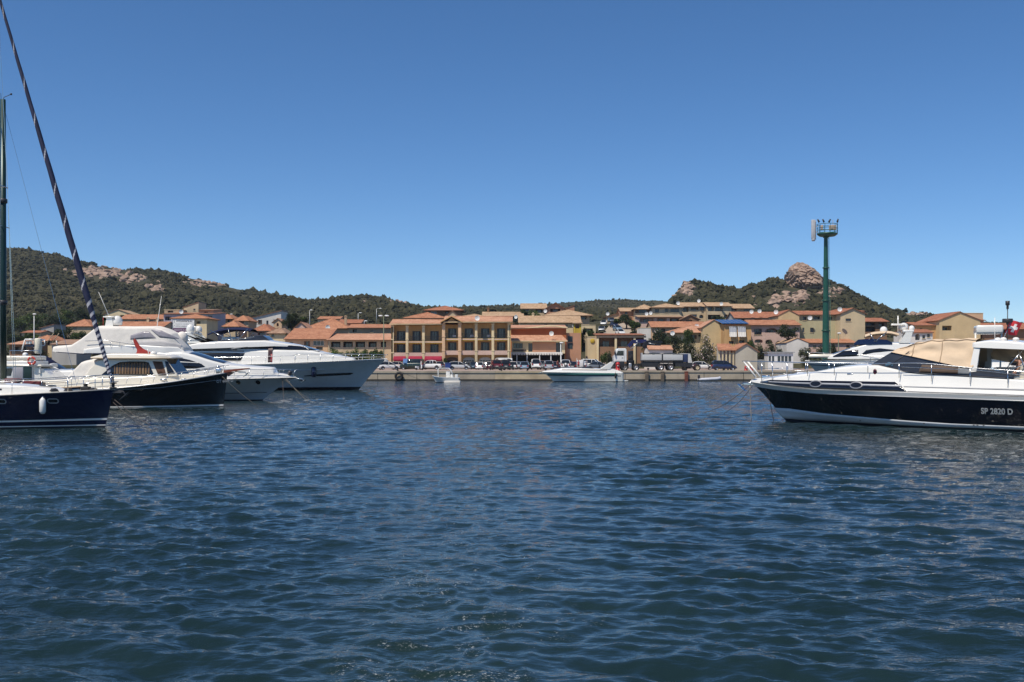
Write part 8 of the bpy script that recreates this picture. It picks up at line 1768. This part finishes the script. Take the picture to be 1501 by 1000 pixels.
    g = MB(); g.box(-L/2-.075, -L/2-.06, -.26, .26, gc+.3, gc+.42); g.build('number_plate', plate_m, t)
    return t
PROT = {}
def car(label, px, Y, head, style, col, z=1.5, group='cars parked on the plaza', cat='car', sc=1.0):
    key = (style, col)
    if key in PROT: t = copy_tree(PROT[key])
    else: t = PROT[key] = car_proto(style, PT[col])
    t.location = (PX(px, Y), Y, z); t.rotation_euler = (0, 0, R(head)); t.scale = (sc, sc, sc)
    return tag(t, label, cat, group)
car('silver hatchback parked alone side on below the hotel pediment', 673, 187, 4, 'hatch', 'pearl')
car('rosy beige small car half hidden behind the dark van with a blue sheet', 587, 199, -12, 'hatch', 'rosy')
c1 = car('dark green van with a blue sheet over its tail, in front of the red awnings', 604, 191, 172, 'van', 'darkgreen', cat='van')
car('white car with its nose to the water by the tip of the big yacht bow', 569, 186, 25, 'hatch', 'white')
car('white pickup in front of the third red awning', 632, 191, 160, 'pickup', 'white', cat='pickup')
car('white hatchback parked behind the white pickup near the blue bin', 645, 199, -80, 'hatch', 'white')
car('dark petrol blue car parked behind the silver hatchback nose', 694, 197, -75, 'sedan', 'teal')
car('white compact car seen from behind, at the second hotel column from the east', 705, 190, 82, 'hatch', 'white', sc=.95)
car('grey car parked in the second row before the hotel shop windows', 688, 205, -10, 'sedan', 'grey')
car('silver hatchback squeezed beside the white van at the hotel corner', 717, 199, 80, 'hatch', 'silver')
car('white tall van at the eastern corner of the hotel', 733, 203, 175, 'van', 'white', cat='van', sc=1.12)
car('black off roader with maroon neighbours at the hotel corner', 740, 189, 96, 'suv', 'black', cat='suv')
car('maroon off roader parked tight beside the black one', 727, 190, 96, 'suv', 'maroon', cat='suv')
car('white hatchback under the west end of the restaurant canopy', 751, 193, 95, 'hatch', 'white')
car('silver grey sedan second in the canopy row', 758.5, 198, 88, 'sedan', 'silver')
car('light blue hatchback seen from behind under the canopy', 768.5, 189, 90, 'hatch', 'lightblue')
car('white panel van with two dark rear windows under the canopy', 785.5, 190, 90, 'van', 'white', cat='van')
car('dark grey car hidden beside the white panel van', 794.5, 195, 86, 'mpv', 'grey')
car('silver people carrier seen from behind near the restaurant canopy end', 804, 188.5, 91, 'mpv', 'silver')
car('dark blue car parked right of the silver people carrier', 813.5, 195, 90, 'hatch', 'darkblue')
off = car('white off roader with a spare wheel on its tail', 828.5, 188, 89, 'suv', 'white', cat='suv')
g = MB(); g.lathe([(0,-.1),(.33,-.1),(.36,-.05),(.36,.08),(0,.08)], (-2.25,0,1.0), 'X', 18); g.build('spare_wheel', rubber, off); g = MB(); g.lathe([(0,-.03),(.2,-.02),(.22,.0)], (-2.36,0,1.0), 'X', 14); g.build('spare_wheel_hub', PT['white'], off)
car('black sedan between the white off roader and the white trailer box', 839.5, 193, 85, 'sedan', 'black')
car('white boxy off roader at the foot of the climbing street', 870, 187, -20, 'suv', 'white', cat='suv', sc=1.06)
car('dark grey sedan in front of the white boxy off roader', 877, 180, -6, 'sedan', 'grey')
car('white and blue car on the ramp above the white trailer box', 862, 214, -70, 'mpv', 'white', z=float(interp(214, [(212,1.53),(230,4.4)], False)), group='cars parked up the climbing street')
car('white hatchback parked beside the tail of the red tractor', 1029.5, 187, -4, 'hatch', 'white')
car('dark navy people carrier in front of the stone hut porch', 1061, 179, -3, 'mpv', 'darkblue', cat='minivan')
def up(px, Y): return float(max(town(np.array([PX(px, Y)]), np.array([Y]))[0], 1.5))+.45
US = 'cars parked up the climbing street'
car('white car, highest of the west side row up the street', 885, 300, -100, 'hatch', 'white', up(885,300), US)
car('silver car in the west side row up the street', 882, 284, -100, 'hatch', 'silver', up(882,284), US)
car('dark blue car, lowest of the west side row up the street', 885.5, 266, -95, 'hatch', 'darkblue', up(885.5,266), US)
car('grey car, highest of the east side row up the street', 896, 308, -85, 'sedan', 'grey', up(896,308), US)
car('dark navy car second in the east side row up the street', 900, 296, -80, 'sedan', 'darkblue', up(900,296), US)
car('silver blue car third in the east side row up the street', 905, 286, -78, 'hatch', 'lightblue', up(905,286), US)
car('white car, lowest of the east side row up the street', 909, 276, -76, 'hatch', 'white', up(909,276), US)
# blue sheet over the dark van's tail
g = MB(); rows = [[(-2.3+.9*i/8, -.98+1.96*j/8, 2.0+.02*math.sin(i*2+j)-(.9 if j in (0,8) else 0)-(.8 if i == 0 else 0)) for j in range(9)] for i in range(9)]; g.grid(rows)
o = g.build('blue_sheet', mat('bright blue sheet', (.06,.14,.30), .8, 0, .2, 2), c1); o.location = (2.9, 0, .02)
# white box trailer with posts
def trailer():
    Y = 186.5; x0 = PX(845.5, Y); t = empty('box_trailer', (x0, Y, 1.5), 0, 'white box trailer with grey corner posts behind the person in red', 'trailer')
    w = 15*Y/1500; g = MB(); g.cbox(0, w*.62, 0, 1.5, .5, 1.75, .04); g.build('body', PT['white'], t); g = MB(); g.cbox(w*.64, w, .1, 1.4, .5, 1.6, .04); g.build('side_box', mat('pale blue sheet', (.42,.46,.52), .5), t)
    for x in (0, w*.63, w): g = MB(); g.tube([(x,-.03,.2),(x,-.03,2.1)], .04, 5); g.build('post', metal_g, t)
    for x in (w*.3, w*.75): g = MB(); g.lathe([(0,-.08),(.3,-.1),(.32,.0),(.3,.1),(0,.08)], (x,.15,.32), 'Y', 16); g.build('wheel', rubber, t)
trailer()
def boat_trailer():
    Y = 176; x0 = PX(737, Y); t = empty('boat_trailer', (x0, Y, 1.5), 0, 'empty dark boat trailer standing before the black off roader', 'trailer')
    g = MB(); g.tube([(-1.4,-.5,.42),(2.2,-.5,.5),(3.0,0,.5)], .05, 6); g.tube([(-1.4,.5,.42),(2.2,.5,.5),(3.0,0,.5)], .05, 6)
    for x in (-1.2, .2, 1.5): g.tube([(x,-.55,.45),(x,0,.36),(x,.55,.45)], .04, 6)
    g.tube([(2.4,0,.5),(2.4,0,1.1)], .04, 6); g.build('frame', mat('dark green trailer paint', (.02,.04,.035), .5), t)
    for x in (-.5, .25):
        for y in (-.7,.7): g = MB(); g.lathe([(0,-.08),(.27,-.1),(.29,0),(.27,.1),(0,.08)], (x,y,.29), 'Y', 14); g.build('wheel', rubber, t)
boat_trailer()

# ---- crane truck
def truck():
    Y = 165.5; x0 = PX(897.5, Y); t = empty('crane_truck', (x0, Y, 1.5), 0, 'white cabbed four axle crane truck with a grey dropside bed and folded navy crane', 'truck'); s = Y/1500
    X = lambda p: PX(p, Y)-x0; Z = lambda p: PZ(p, Y)-1.5; cw = PT['white']; ch = mat('truck chassis', (.022,.024,.028), .55, .2, .2, 2)
    W2 = 1.25; c0, c1 = X(898.5), X(917)
    g = MB(); zf = Z(530); zt = Z(511)
    out = [(c0+.05, zf),(c0+.0, zf+.9),(c0+.42, zt-.25),(c0+.7, zt),(c1-.12, zt),(c1, zt-.15),(c1, zf)]
    n = len(out)
    rows = [[(x, y, z) for x, z in out+[out[0]]] for y in (-W2,-W2+.1,0,W2-.1,W2)]; rows[0] = [(x+(.06 if x < c0+1 else 0), y, z-(.08 if z > zt-.3 else 0)) for x, y, z in rows[0]]; rows[-1] = [(x+(.06 if x < c0+1 else 0), y, z-(.08 if z > zt-.3 else 0)) for x, y, z in rows[-1]]
    g.grid(rows, 0, False); g.add(rows[0][:-1], [tuple(range(n))]); g.add(rows[-1][:-1], [tuple(range(n))[::-1]]); cab = g.build('cab', cw, t)
    g = MB(); q = [(c0+.34, zf+.95),(c0+.66, zt-.38),(c1-.45, zt-.38),(c1-.45, zf+.95)]; g.prism(q, -W2-.012, -W2+.03); g.build('side_window', bodyglass, cab)
    g = MB(); g.add([(c0-.012, -1.05, zf+.95),(c0-.012, 1.05, zf+.95),(c0+.40, .98, zt-.3),(c0+.40, -.98, zt-.3)], [(0,1,2,3)]); g.build('windscreen', bodyglass, cab)
    g = MB(); g.box(c1-.38, c1-.34, -W2-.01, -W2+.01, zf+.05, zt-.35); g.box(c0+.3, c1-.34, -W2-.01, -W2+.01, zf+.06, zf+.1); g.box(c1-.75, c1-.55, -W2-.04, -W2, zf+.55, zf+.62); g.build('door_seam', ch, cab)
    g = MB(); g.cbox(c0+.1, c0+.3, -W2-.3, -W2-.05, zf+1.0, zf+1.6, .03); g.build('mirror', ch, cab)
    g = MB(); g.cbox(c0-.06, X(914), -W2+.02, W2-.02, Z(538.5), zf+.0, .08); g.cbox(c0-.08, c0+.3, -W2, W2, .35, Z(537), .08); g.build('bumper', ch, t)
    g = MB(); g.box(X(900), X(1012), -.5, .5, .75, 1.15); g.box(X(940), X(966), -W2+.05, W2-.05, .6, 1.3); g.box(X(1000), X(1013), -W2+.1, W2-.1, .6, 1.3); g.box(X(941), X(966), -W2+.15, W2-.15, 1.3, Z(528)-.17); g.box(X(966.2), X(987.8), -W2+.3, W2-.3, 1.25, Z(528)-.17); g.box(X(988), X(1000), -W2+.15, W2-.15, .7, Z(528)-.17); g.build('chassis', ch, t)
    # wheels: two steer axles, twin rear axles
    for px, r in ((914.5,.56),(931,.56),(967,.60),(981.5,.60)):
        for sg in (-1, 1):
            y = sg*(W2-.2); g = MB(); g.lathe([(r*.55,-.17),(r*.94,-.18),(r,-.12),(r,.12),(r*.94,.18),(r*.55,.17),(r*.55,-.17)], (X(px),y,r), 'Y', 24); w = g.build('wheel', rubber, t)
            g = MB(); g.lathe([(0,sg*.13),(r*.16,sg*.14),(r*.22,sg*.06),(r*.42,sg*.05),(r*.5,sg*.16),(r*.57,sg*.175)], (X(px),y,r), 'Y', 20)
            for k in range(10): a = 2*math.pi*k/10; g.ball((X(px)+r*.32*math.cos(a), y+sg*.07, r+r*.32*math.sin(a)), .03, 6)
            g.build('rim', mat('dull rim', (.28,.28,.28), .45, .5, .2) if px == 914.5 and sg < 0 else rim_m, w)
    g = MB()
    for px in (914.5, 931, 967, 981.5):
        P = [[(X(px)+.74*math.cos(math.pi*q/12), y, .60+.74*math.sin(math.pi*q/12)) for q in range(13)] for y in (-W2, -W2+.5)]; g.grid(P, 0, True)
    g.build('mudguards', plastic, t)
    g = MB(); g.lathe([(0,-.45),(.27,-.43),(.3,-.3),(.3,.3),(.27,.43),(0,.45)], (X(922.5),-W2+.2,.8), 'Z', 14); g.build('fuel_tank', rim_m, t)
    # dropside bed
    b0, b1, zb, zt2 = X(940), X(999), Z(528), Z(520)
    alu = mat('aluminium dropside', (.52,.53,.52), .8, 0, .08, 1.5, stretch=(.3,1,4))
    g = MB(); g.box(b0, b1, -W2, W2, zb-.16, zb); g.build('bed_floor', ch, t)
    for xa, xb in ((b0, X(968.5)), (X(970), b1)):
        for y in (-W2, W2-.05):
            g = MB(); g.cbox(xa+.02, xb-.02, y, y+.05, zb, zt2, .015)
            for k in range(1, 5): z = zb+(zt2-zb)*k/5; g.box(xa+.02, xb-.02, y-.008 if y < 0 else y+.05, y if y < 0 else y+.058, z-.012, z+.012)
            g.build('dropside', alu, t)
    g = MB(); g.cbox(X(968.4), X(970.1), -W2-.04, -W2+.08, zb-.1, zt2+.06, .02); g.build('stake_post', ch, t)
    g = MB(); g.box(b1-.05, b1, -W2+.05, W2-.05, zb, zt2); g.box(b0, b0+.05, -W2+.05, W2-.05, zb, zt2+.3); g.build('tailboard', alu, t)
    g = MB(); rows = [[(b0+.3+i*(b1-b0-.6)/12, -1.0+2.0*j/6, zt2+.05+.14*math.sin(i*1.3+j)*math.sin(j/6*math.pi)+.16*math.sin(j/6*math.pi)) for j in range(7)] for i in range(13)]; g.grid(rows); g.build('tarpaulin', mat('dark cargo sheet', (.03,.035,.04), .8, 0, .3, 2), t)
    g = MB(); g.cbox(X(1000), X(1006.5), -W2+.05, W2-.05, Z(531), Z(519), .05); g.build('rear_locker', mat('navy locker', (.02,.035,.09), .5), t)
    g = MB(); g.prism([(X(1006.7),Z(532)),(X(1013),Z(532)),(X(1010),Z(518.5)),(X(998),Z(518)),(X(998),Z(519)),(X(1006.7),Z(519.5))], -W2+.1, W2-.1); g.build('rear_hood', mat('pale canvas hood', (.55,.55,.52), .8), t)
    # crane: column behind the cab, knuckle boom over the bed
    navy = mat('crane navy paint', (.018,.018,.085), .4, .1, .2, 1.5); bl = mat('crane black', (.016,.016,.02), .5, .2, .2, 2)
    g = MB(); g.cbox(X(919), X(929), -.9, .9, 1.1, Z(528), .1); g.cbox(X(921), X(928), -.45, .45, Z(528), Z(514), .12); g.lathe([(.45,-.2),(.45,.2)], (X(924.5),0,Z(522)), n=16)
    for k in range(5): g.tube([(X(919.5+2*k),-.95,1.2),(X(920+1.8*k),-.85,Z(522-k))], .035, 5)
    cr = g.build('crane_column', bl, t)
    def beam(name, p, q, w, h, m, par):
        p, q = Vector(p), Vector(q); d = (q-p).normalized(); u = Vector((-d.z,0,d.x)); g = MB()
        vs = [p+u*sx*h/2+Vector((0,sy*w/2,0)) for sx, sy in ((-1,-1),(1,-1),(1,1),(-1,1))]+[q+u*sx*h*.42+Vector((0,sy*w*.45,0)) for sx, sy in ((-1,-1),(1,-1),(1,1),(-1,1))]
        g.add(vs, [(3,2,1,0),(4,5,6,7)]+[(i,(i+1)%4,4+(i+1)%4,4+i) for i in range(4)]); return g.build(name, m, par)
    beam('main_boom', (X(921),-.15,Z(508)), (X(928),-.15,Z(500.5)), .5, .55, navy, cr)
    b2 = beam('upper_boom', (X(926),-.15,Z(501)), (X(947),-.15,Z(500)), .5, .62, navy, cr)
    b3 = beam('folded_jib', (X(944),-.05,Z(501)), (X(971),-.05,Z(501.5)), .45, .42, bl, cr)
    beam('folded_jib', (X(944),-.25,Z(504.5)), (X(968),-.25,Z(505.5)), .42, .36, bl, cr)
    g = MB(); g.tube([(X(950),-.5,Z(503)),(X(959),-.5,Z(505.2))], .07, 8); g.build('ram', rim_m, b3)
    g = MB(); g.tube([(X(924),-.35,Z(512)),(X(935),-.35,Z(502))], .09, 8); g.build('lift_ram', rim_m, cr)
    g = MB(); g.cbox(X(942.5), X(948), -.45, .4, Z(511), Z(501), .1); g.lathe([(0,-.4),(.35,-.38),(.35,.38),(0,.4)], (X(945),-.05,Z(507.5)), 'Y', 14); g.build('knuckle', bl, cr)
    g = MB(); g.lathe([(0,-.02),(.13,-.02),(.13,.02),(0,.02)], (X(933),-.43,Z(500.6)), 'Y', 14); g.build('boom_emblem', PT['white'], b2)
truck()

# ---- little red tractor
def tractor():
    Y = 168; x0 = PX(1013.5, Y); t = empty('tractor', (x0, Y, 1.5), R(180), 'small vintage red tractor with pale wheel rims behind the truck', 'tractor'); rd = mat('tractor red', (.24,.018,.022), .5, 0, .2, 2); yr = mat('cream rim', (.50,.42,.28), .6)
    g = MB(); g.cbox(.1, 1.35, -.28, .28, .62, 1.12, .08); g.cbox(1.3, 1.42, -.26, .26, .62, 1.08, .04); g.build('bonnet', rd, t)
    g = MB(); g.cbox(-.9, .2, -.2, .2, .45, .8, .06); g.cbox(.2, 1.2, -.15, .15, .4, .64, .04); g.box(1.1, 1.2, -.6, .6, .38, .46); g.build('gearbox', mat('tractor dark iron', (.05,.03,.03), .6), t)
    for x, y, r, w in ((1.15,-.62,.38,.14),(1.15,.62,.38,.14),(-.85,-.66,.52,.24),(-.85,.66,.52,.24)):
        sg = 1 if y > 0 else -1; g = MB(); g.lathe([(r*.6,-w/2),(r*.95,-w/2),(r,-w*.3),(r,w*.3),(r*.95,w/2),(r*.6,w/2),(r*.6,-w/2)], (x,y,r), 'Y', 22)
        wo = g.build('wheel', rubber, t); g = MB(); g.lathe([(0,sg*w*.3),(r*.25,sg*w*.35),(r*.5,sg*w*.1),(r*.62,sg*w*.5)], (x,y,r), 'Y', 18); g.build('rim', yr, wo)
    for sg in (-1, 1): g = MB(); g.grid([[(-.85+.62*math.cos(q*math.pi/8), sg*.55+yy, .55+.60*math.sin(q*math.pi/8)) for q in range(1, 8)] for yy in (-.13,.13)], 0, True); g.build('mudguard', rd, t)
    g = MB(); g.cbox(-.75, -.4, -.22, .22, .95, 1.03, .03); g.cbox(-.8, -.72, -.22, .22, .98, 1.28, .03); g.tube([(-.6,0,.8),(-.58,0,.96)], .05, 6); g.build('seat', plastic, t)
    g = MB(); g.tube([(.1,0,1.0),(-.15,0,1.3)], .02, 5); rows = [[(-.16+.03*math.cos(b)+.08*math.cos(a), .19*math.sin(a)*(1+.1*math.cos(b)), 1.3+.17*math.cos(a)) for b in [2*math.pi*j/6 for j in range(6)]] for a in [2*math.pi*k/16 for k in range(17)]]; g.grid(rows, 0, True, True); g.build('steering_wheel', plastic, t)
    g = MB(); g.tube([(.7,-.15,1.1),(.7,-.15,1.5)], .03, 6); g.build('exhaust', plastic, t)
tractor()
def scooter(px, Y, head, label, col):
    t = empty('scooter', (PX(px, Y), Y, 1.5), R(head), label, 'scooter', 'scooters on the plaza'); m = PT[col]
    g = MB(); g.grid([[(x, y*w, z) for y in (-1,-.5,.5,1)] for x, w, z in ((-.75,.12,.62),(-.4,.18,.72),(-.1,.16,.62),(.0,.14,.3),(.35,.14,.28),(.45,.2,.5),(.5,.2,.9))], 0, True); g.cbox(-.75, -.1, -.15, .15, .35, .68, .06); g.cbox(.4, .5, -.2, .2, .3, .95, .05); g.build('body', m, t)
    for x in (-.55, .62): g = MB(); g.lathe([(0,-.05),(.2,-.06),(.23,0),(.2,.06),(0,.05)], (x,0,.23), 'Y', 14); g.build('wheel', rubber, t)
    g = MB(); g.cbox(-.7, -.1, -.14, .14, .68, .78, .04); g.build('seat', plastic, t); g = MB(); g.tube([(.6,0,.3),(.45,0,1.0)], .03, 6); g.tube([(.42,-.3,1.02),(.45,0,1.0),(.42,.3,1.02)], .02, 5); g.build('handlebar', plastic, t)
scooter(716.5, 178, 120, 'dark maroon scooter beside the boat trailer', 'maroon'); scooter(614.5, 180, 30, 'white scooter in front of the dark van', 'white'); scooter(882, 178, 200, 'black scooter at the truck nose', 'black')
scooter(749.5, 180, 60, 'black scooter by the first canopy hatchback', 'black')

# ---- people
def skin_body(joints, edges, name, mats, parent, matf, sub=2):
    me = bpy.data.meshes.new(name); me.from_pydata([j[0] for j in joints], edges, []); o = bpy.data.objects.new(name, me); COL.objects.link(o)
    md = o.modifiers.new('s', 'SKIN'); ss = o.modifiers.new('u', 'SUBSURF'); ss.levels = sub; ss.render_levels = sub
    for v, j in zip(me.skin_vertices[0].data, joints): v.radius = (j[1], j[2] if len(j) > 2 else j[1])
    me.skin_vertices[0].data[0].use_root = True
    dg = bpy.context.evaluated_depsgraph_get(); m2 = bpy.data.meshes.new_from_object(o.evaluated_get(dg)); bpy.data.objects.remove(o)
    m2.materials.clear()
    for m in mats: m2.materials.append(m)
    for p in m2.polygons: p.material_index = matf(p.center); p.use_smooth = True
    b = bpy.data.objects.new(name, m2); COL.objects.link(b); adopt(b, parent); return b
skin_m = mat('tanned skin', (.40,.20,.13), .6, 0, .08, 3); hair_m = mat('dark hair', (.02,.014,.01), .8, 0, .3, 6)
def cloth(c): return mat('clothing', c, .9, 0, .12, 3)
def person(label, x, Y, z, rz, top, legs, pose='stand', short=True, topskin=False, parent=None):
    t = empty('person', (x, Y, z), R(rz), label, 'person')
    th = {'stand': 0, 'bend': 1.25, 'sit': .05}[pose]; hz = .92 if pose != 'sit' else .5
    def up_(d, f=0.0, s=0.0):     # point d metres up the spine from the hips, f forward, s sideways
        return (math.sin(th)*d+math.cos(th)*f, s, hz+math.cos(th)*d-math.sin(th)*f)
    J = [((0,0,hz),.135,.10), (up_(.22),.125,.095), (up_(.42),.15,.105), (up_(.52),.12,.09), (up_(.58),.055), (up_(.66,.02),.085,.078), (up_(.76,.02),.088,.08)]
    E = [(0,1),(1,2),(2,3),(3,4),(4,5),(5,6)]
    for sg in (1, -1):
        n = len(J)
        if pose == 'sit': K = [((.05,sg*.10,.5),.085),((.45,sg*.11,.5),.06),((.47,sg*.11,.1),.045),((.47,sg*.11,.04),.04),((.62,sg*.12,.03),.035)]
        else: K = [((0,sg*.10,hz-.08),.088),((.03,sg*.11,.5),.06),((-.02,sg*.11,.1),.042),((-.02,sg*.11,.04),.042),((.15,sg*.13,.03),.036)]
        J += K; E += [(0,n),(n,n+1),(n+1,n+2),(n+2,n+3),(n+3,n+4)]
        n = len(J)
        if pose == 'bend': arm = [(up_(.50,0,sg*.19),.055),(up_(.46,.27,sg*.23),.042),(up_(.50,.52,sg*.18),.032),(up_(.52,.58,sg*.17),.034)]
        elif pose == 'sit': arm = [(up_(.50,0,sg*.19),.052),(up_(.24,.05,sg*.25),.04),(up_(.16,.28,sg*.18),.03),(up_(.15,.34,sg*.17),.034)]
        else: arm = [(up_(.50,0,sg*.19),.052),(up_(.24,-.02,sg*.24),.04),(up_(.0,.08,sg*.22),.03),(up_(-.06,.10,sg*.22),.034)]
        J += arm; E += [(3,n),(n,n+1),(n+1,n+2),(n+2,n+3)]
        h = Vector(arm[-1][0]); d = (h-Vector(arm[-2][0])).normalized(); s_ = Vector((0,sg,0)); f_ = d.cross(s_).normalized()
        for k, (o, L_) in enumerate(((-.030,.07),(-.011,.082),(.011,.077),(.030,.062))):
            a = len(J); p = h+f_*o+d*.03; J += [(tuple(p),.009),(tuple(p+d*L_*.55-s_*.006),.0085),(tuple(p+d*L_-s_*.02),.007)]; E += [(n+3,a),(a,a+1),(a+1,a+2)]
        a = len(J); p = h-f_*.036; J += [(tuple(p),.011),(tuple(p-f_*.02+d*.045-s_*.01),.009)]; E += [(n+3,a),(a,a+1)]
    hd = Vector(up_(.71,.02)); uv = Vector((math.sin(th),0,math.cos(th))); fv = Vector((math.cos(th),0,-math.sin(th)))
    def mf(c):
        d = (Vector(c)-Vector((0,0,hz))).dot(uv); low = c[2] < hz-.02 and d < .02
        if pose == 'bend' and c[2] < hz-.1 and abs(c[0]) < .2: low = True
        if low: return 1 if (c[2] > (.47 if short else .12)) else (2 if c[2] > .07 else 3)
        if pose == 'sit' and c[2] < .62 and c[0] > -.15: return 1 if c[0] < .4 else (2 if c[2] > .07 else 3)
        if d < .05: return 1 if abs(c[1]) < .17 else 2
        if d > .555: return 2
        if abs(c[1]) > .215 and d < .42 or (pose == 'bend' and (Vector(c)-hd).dot(fv) > .15): return 2
        return 2 if topskin else 0
    skin_body(J, E, 'body', [cloth(top), cloth(legs), skin_m, plastic], t, mf)
    # face and hair
    fc = hd+fv*.085
    g = MB(); g.ball(tuple(hd+uv*.035-fv*.012), .102, 14, 0, (1,.88,1.02)); 
    hr = g.build('hair', hair_m, t)
    for v in hr.data.vertices:       # keep the hair off the face
        q = Vector(v.co)-hd
        if q.dot(fv) > .03 and q.dot(uv) < .07: v.co = Vector(v.co)-fv*(q.dot(fv)-.0)*.9
    for sg in (1, -1):
        g = MB(); g.ball(tuple(hd+fv*.078+Vector((0,sg*.032,0))+uv*.012), .011, 8); g.build('eye', plastic, t)
        g = MB(); g.ball(tuple(hd+Vector((0,sg*.082,0))), .022, 8, 0, (1,.4,1.3)); g.build('ear', skin_m, t)
    g = MB(); g.ball(tuple(hd+fv*.098-uv*.012), .014, 8); g.build('nose', skin_m, t)
    g = MB(); g.ball(tuple(hd+fv*.082-uv*.05), .02, 8, 0, (.4,1.2,.35)); g.build('mouth', mat('lips', (.28,.10,.08), .6), t)
    return t
P_ = lambda px, Y: PX(px, Y)
person('standing person in a red shirt and dark trousers before the white trailer box', P_(848,183), 183, 1.5, -70, (.45,.02,.02), (.05,.03,.03), short=False)
person('person in a pale blue shirt standing in the hotel entrance', P_(665.5,201), 201, 1.5, -95, (.38,.48,.58), (.06,.07,.09), short=False)
person('person in a dark red top beside the silver people carrier', P_(817.5,186), 186, 1.5, -60, (.16,.03,.03), (.05,.05,.06), short=False)
person('person in a grey shirt beside the white trailer posts', P_(860,182), 182, 1.5, -120, (.22,.23,.26), (.12,.14,.2), short=True)
person('person in maroon clothes near the boat trailer', P_(722,182), 182, 1.5, -40, (.20,.03,.04), (.06,.04,.05), short=False)
person('person in a white shirt by the white scooter', P_(617.5,183), 183, 1.5, -150, (.6,.58,.55), (.10,.12,.2), short=True)
# ------------------------------------------------------------------ people and flag on the boats
# shirtless person bending over in the dark cruiser's cockpit
def at_sports(a, y): 
    q = R(180-36); b = Vector((PX(1100, 52.5), 52.5, 0)); f = Vector((math.cos(q), math.sin(q), 0)); l = Vector((-math.sin(q), math.cos(q), 0)); return b-f*a+l*y
p = at_sports(13.15, .95)
person('shirtless tanned person in pale shorts bending over in the dark cruiser cockpit', p.x, p.y, 1.93, 165, (.5,.3,.2), (.55,.52,.46), 'bend', True, True)
person('small shirtless person sitting on the flybridge beside the white radar arch', PX(1334, 77.5), 77.5, 4.45, 150, (.5,.3,.2), (.45,.35,.28), 'sit', True, True)
person('person in a pale top sitting at the helm of the largest yacht', PX(346, 107.2), 107.2, 5.1, 20, (.5,.5,.48), (.08,.1,.16), 'sit', True)
def flag():
    b = at_sports(12.0, .3); t = empty('flag', (b.x, b.y, 3.9), 0, 'red flag with a white cross tilted on a short staff above the white hardtop', 'flag')
    Y = b.y; X = lambda p: PX(p, Y)-b.x; Z = lambda p: PZ(p, Y)-3.9
    g = MB(); g.tube([(X(1468),0,-.05),(X(1484),0,Z(468))], .014, 5); g.build('staff', steel, t)
    # cloth hangs from the slanted staff, waving
    o0, o1 = Vector((X(1472.5),0,Z(487))), Vector((X(1482),0,Z(469))); e = Vector((.52,0,-.14))
    def P(u, v, d=0): q = o0.lerp(o1, v)+e*u; return (q.x, .05*math.sin(u*6+v*2)+d, q.z-.05*math.sin(u*3.1)*(1-v))
    n = 20; g = MB()
    for i in range(n):
        for j in range(n):
            u, v = (i+.5)/n, (j+.5)/n; c = (abs(u-.5) < .09 and abs(v-.5) < .3) or (abs(v-.5) < .09 and abs(u-.5) < .3)
            g.add([P(i/n,j/n), P((i+1)/n,j/n), P((i+1)/n,(j+1)/n), P(i/n,(j+1)/n)], [(0,1,2,3)], 1 if c else 0, True)
    g.build('cloth', [mat('red flag cloth', (.50,.025,.035), .8, 0, .1, 3), mat('white flag cross', (.7,.68,.66), .8)], t)
flag()
# ------------------------------------------------------------------ thin summer haze
hm = bpy.data.materials.new('haze'); hm.use_nodes = True; n_ = hm.node_tree.nodes; n_.remove(n_['Principled BSDF'])
pv = n_.new('ShaderNodeVolumePrincipled'); pv.inputs['Color'].default_value = (.80,.88,1,1); pv.inputs['Density'].default_value = .00010; pv.inputs['Anisotropy'].default_value = .3
hm.node_tree.links.new(pv.outputs[0], n_['Material Output'].inputs['Volume'])
g = MB(); g.box(-1600, 1600, -420, 2100, -7, 135); hz = tag(g.build('haze', hm), kind='stuff')
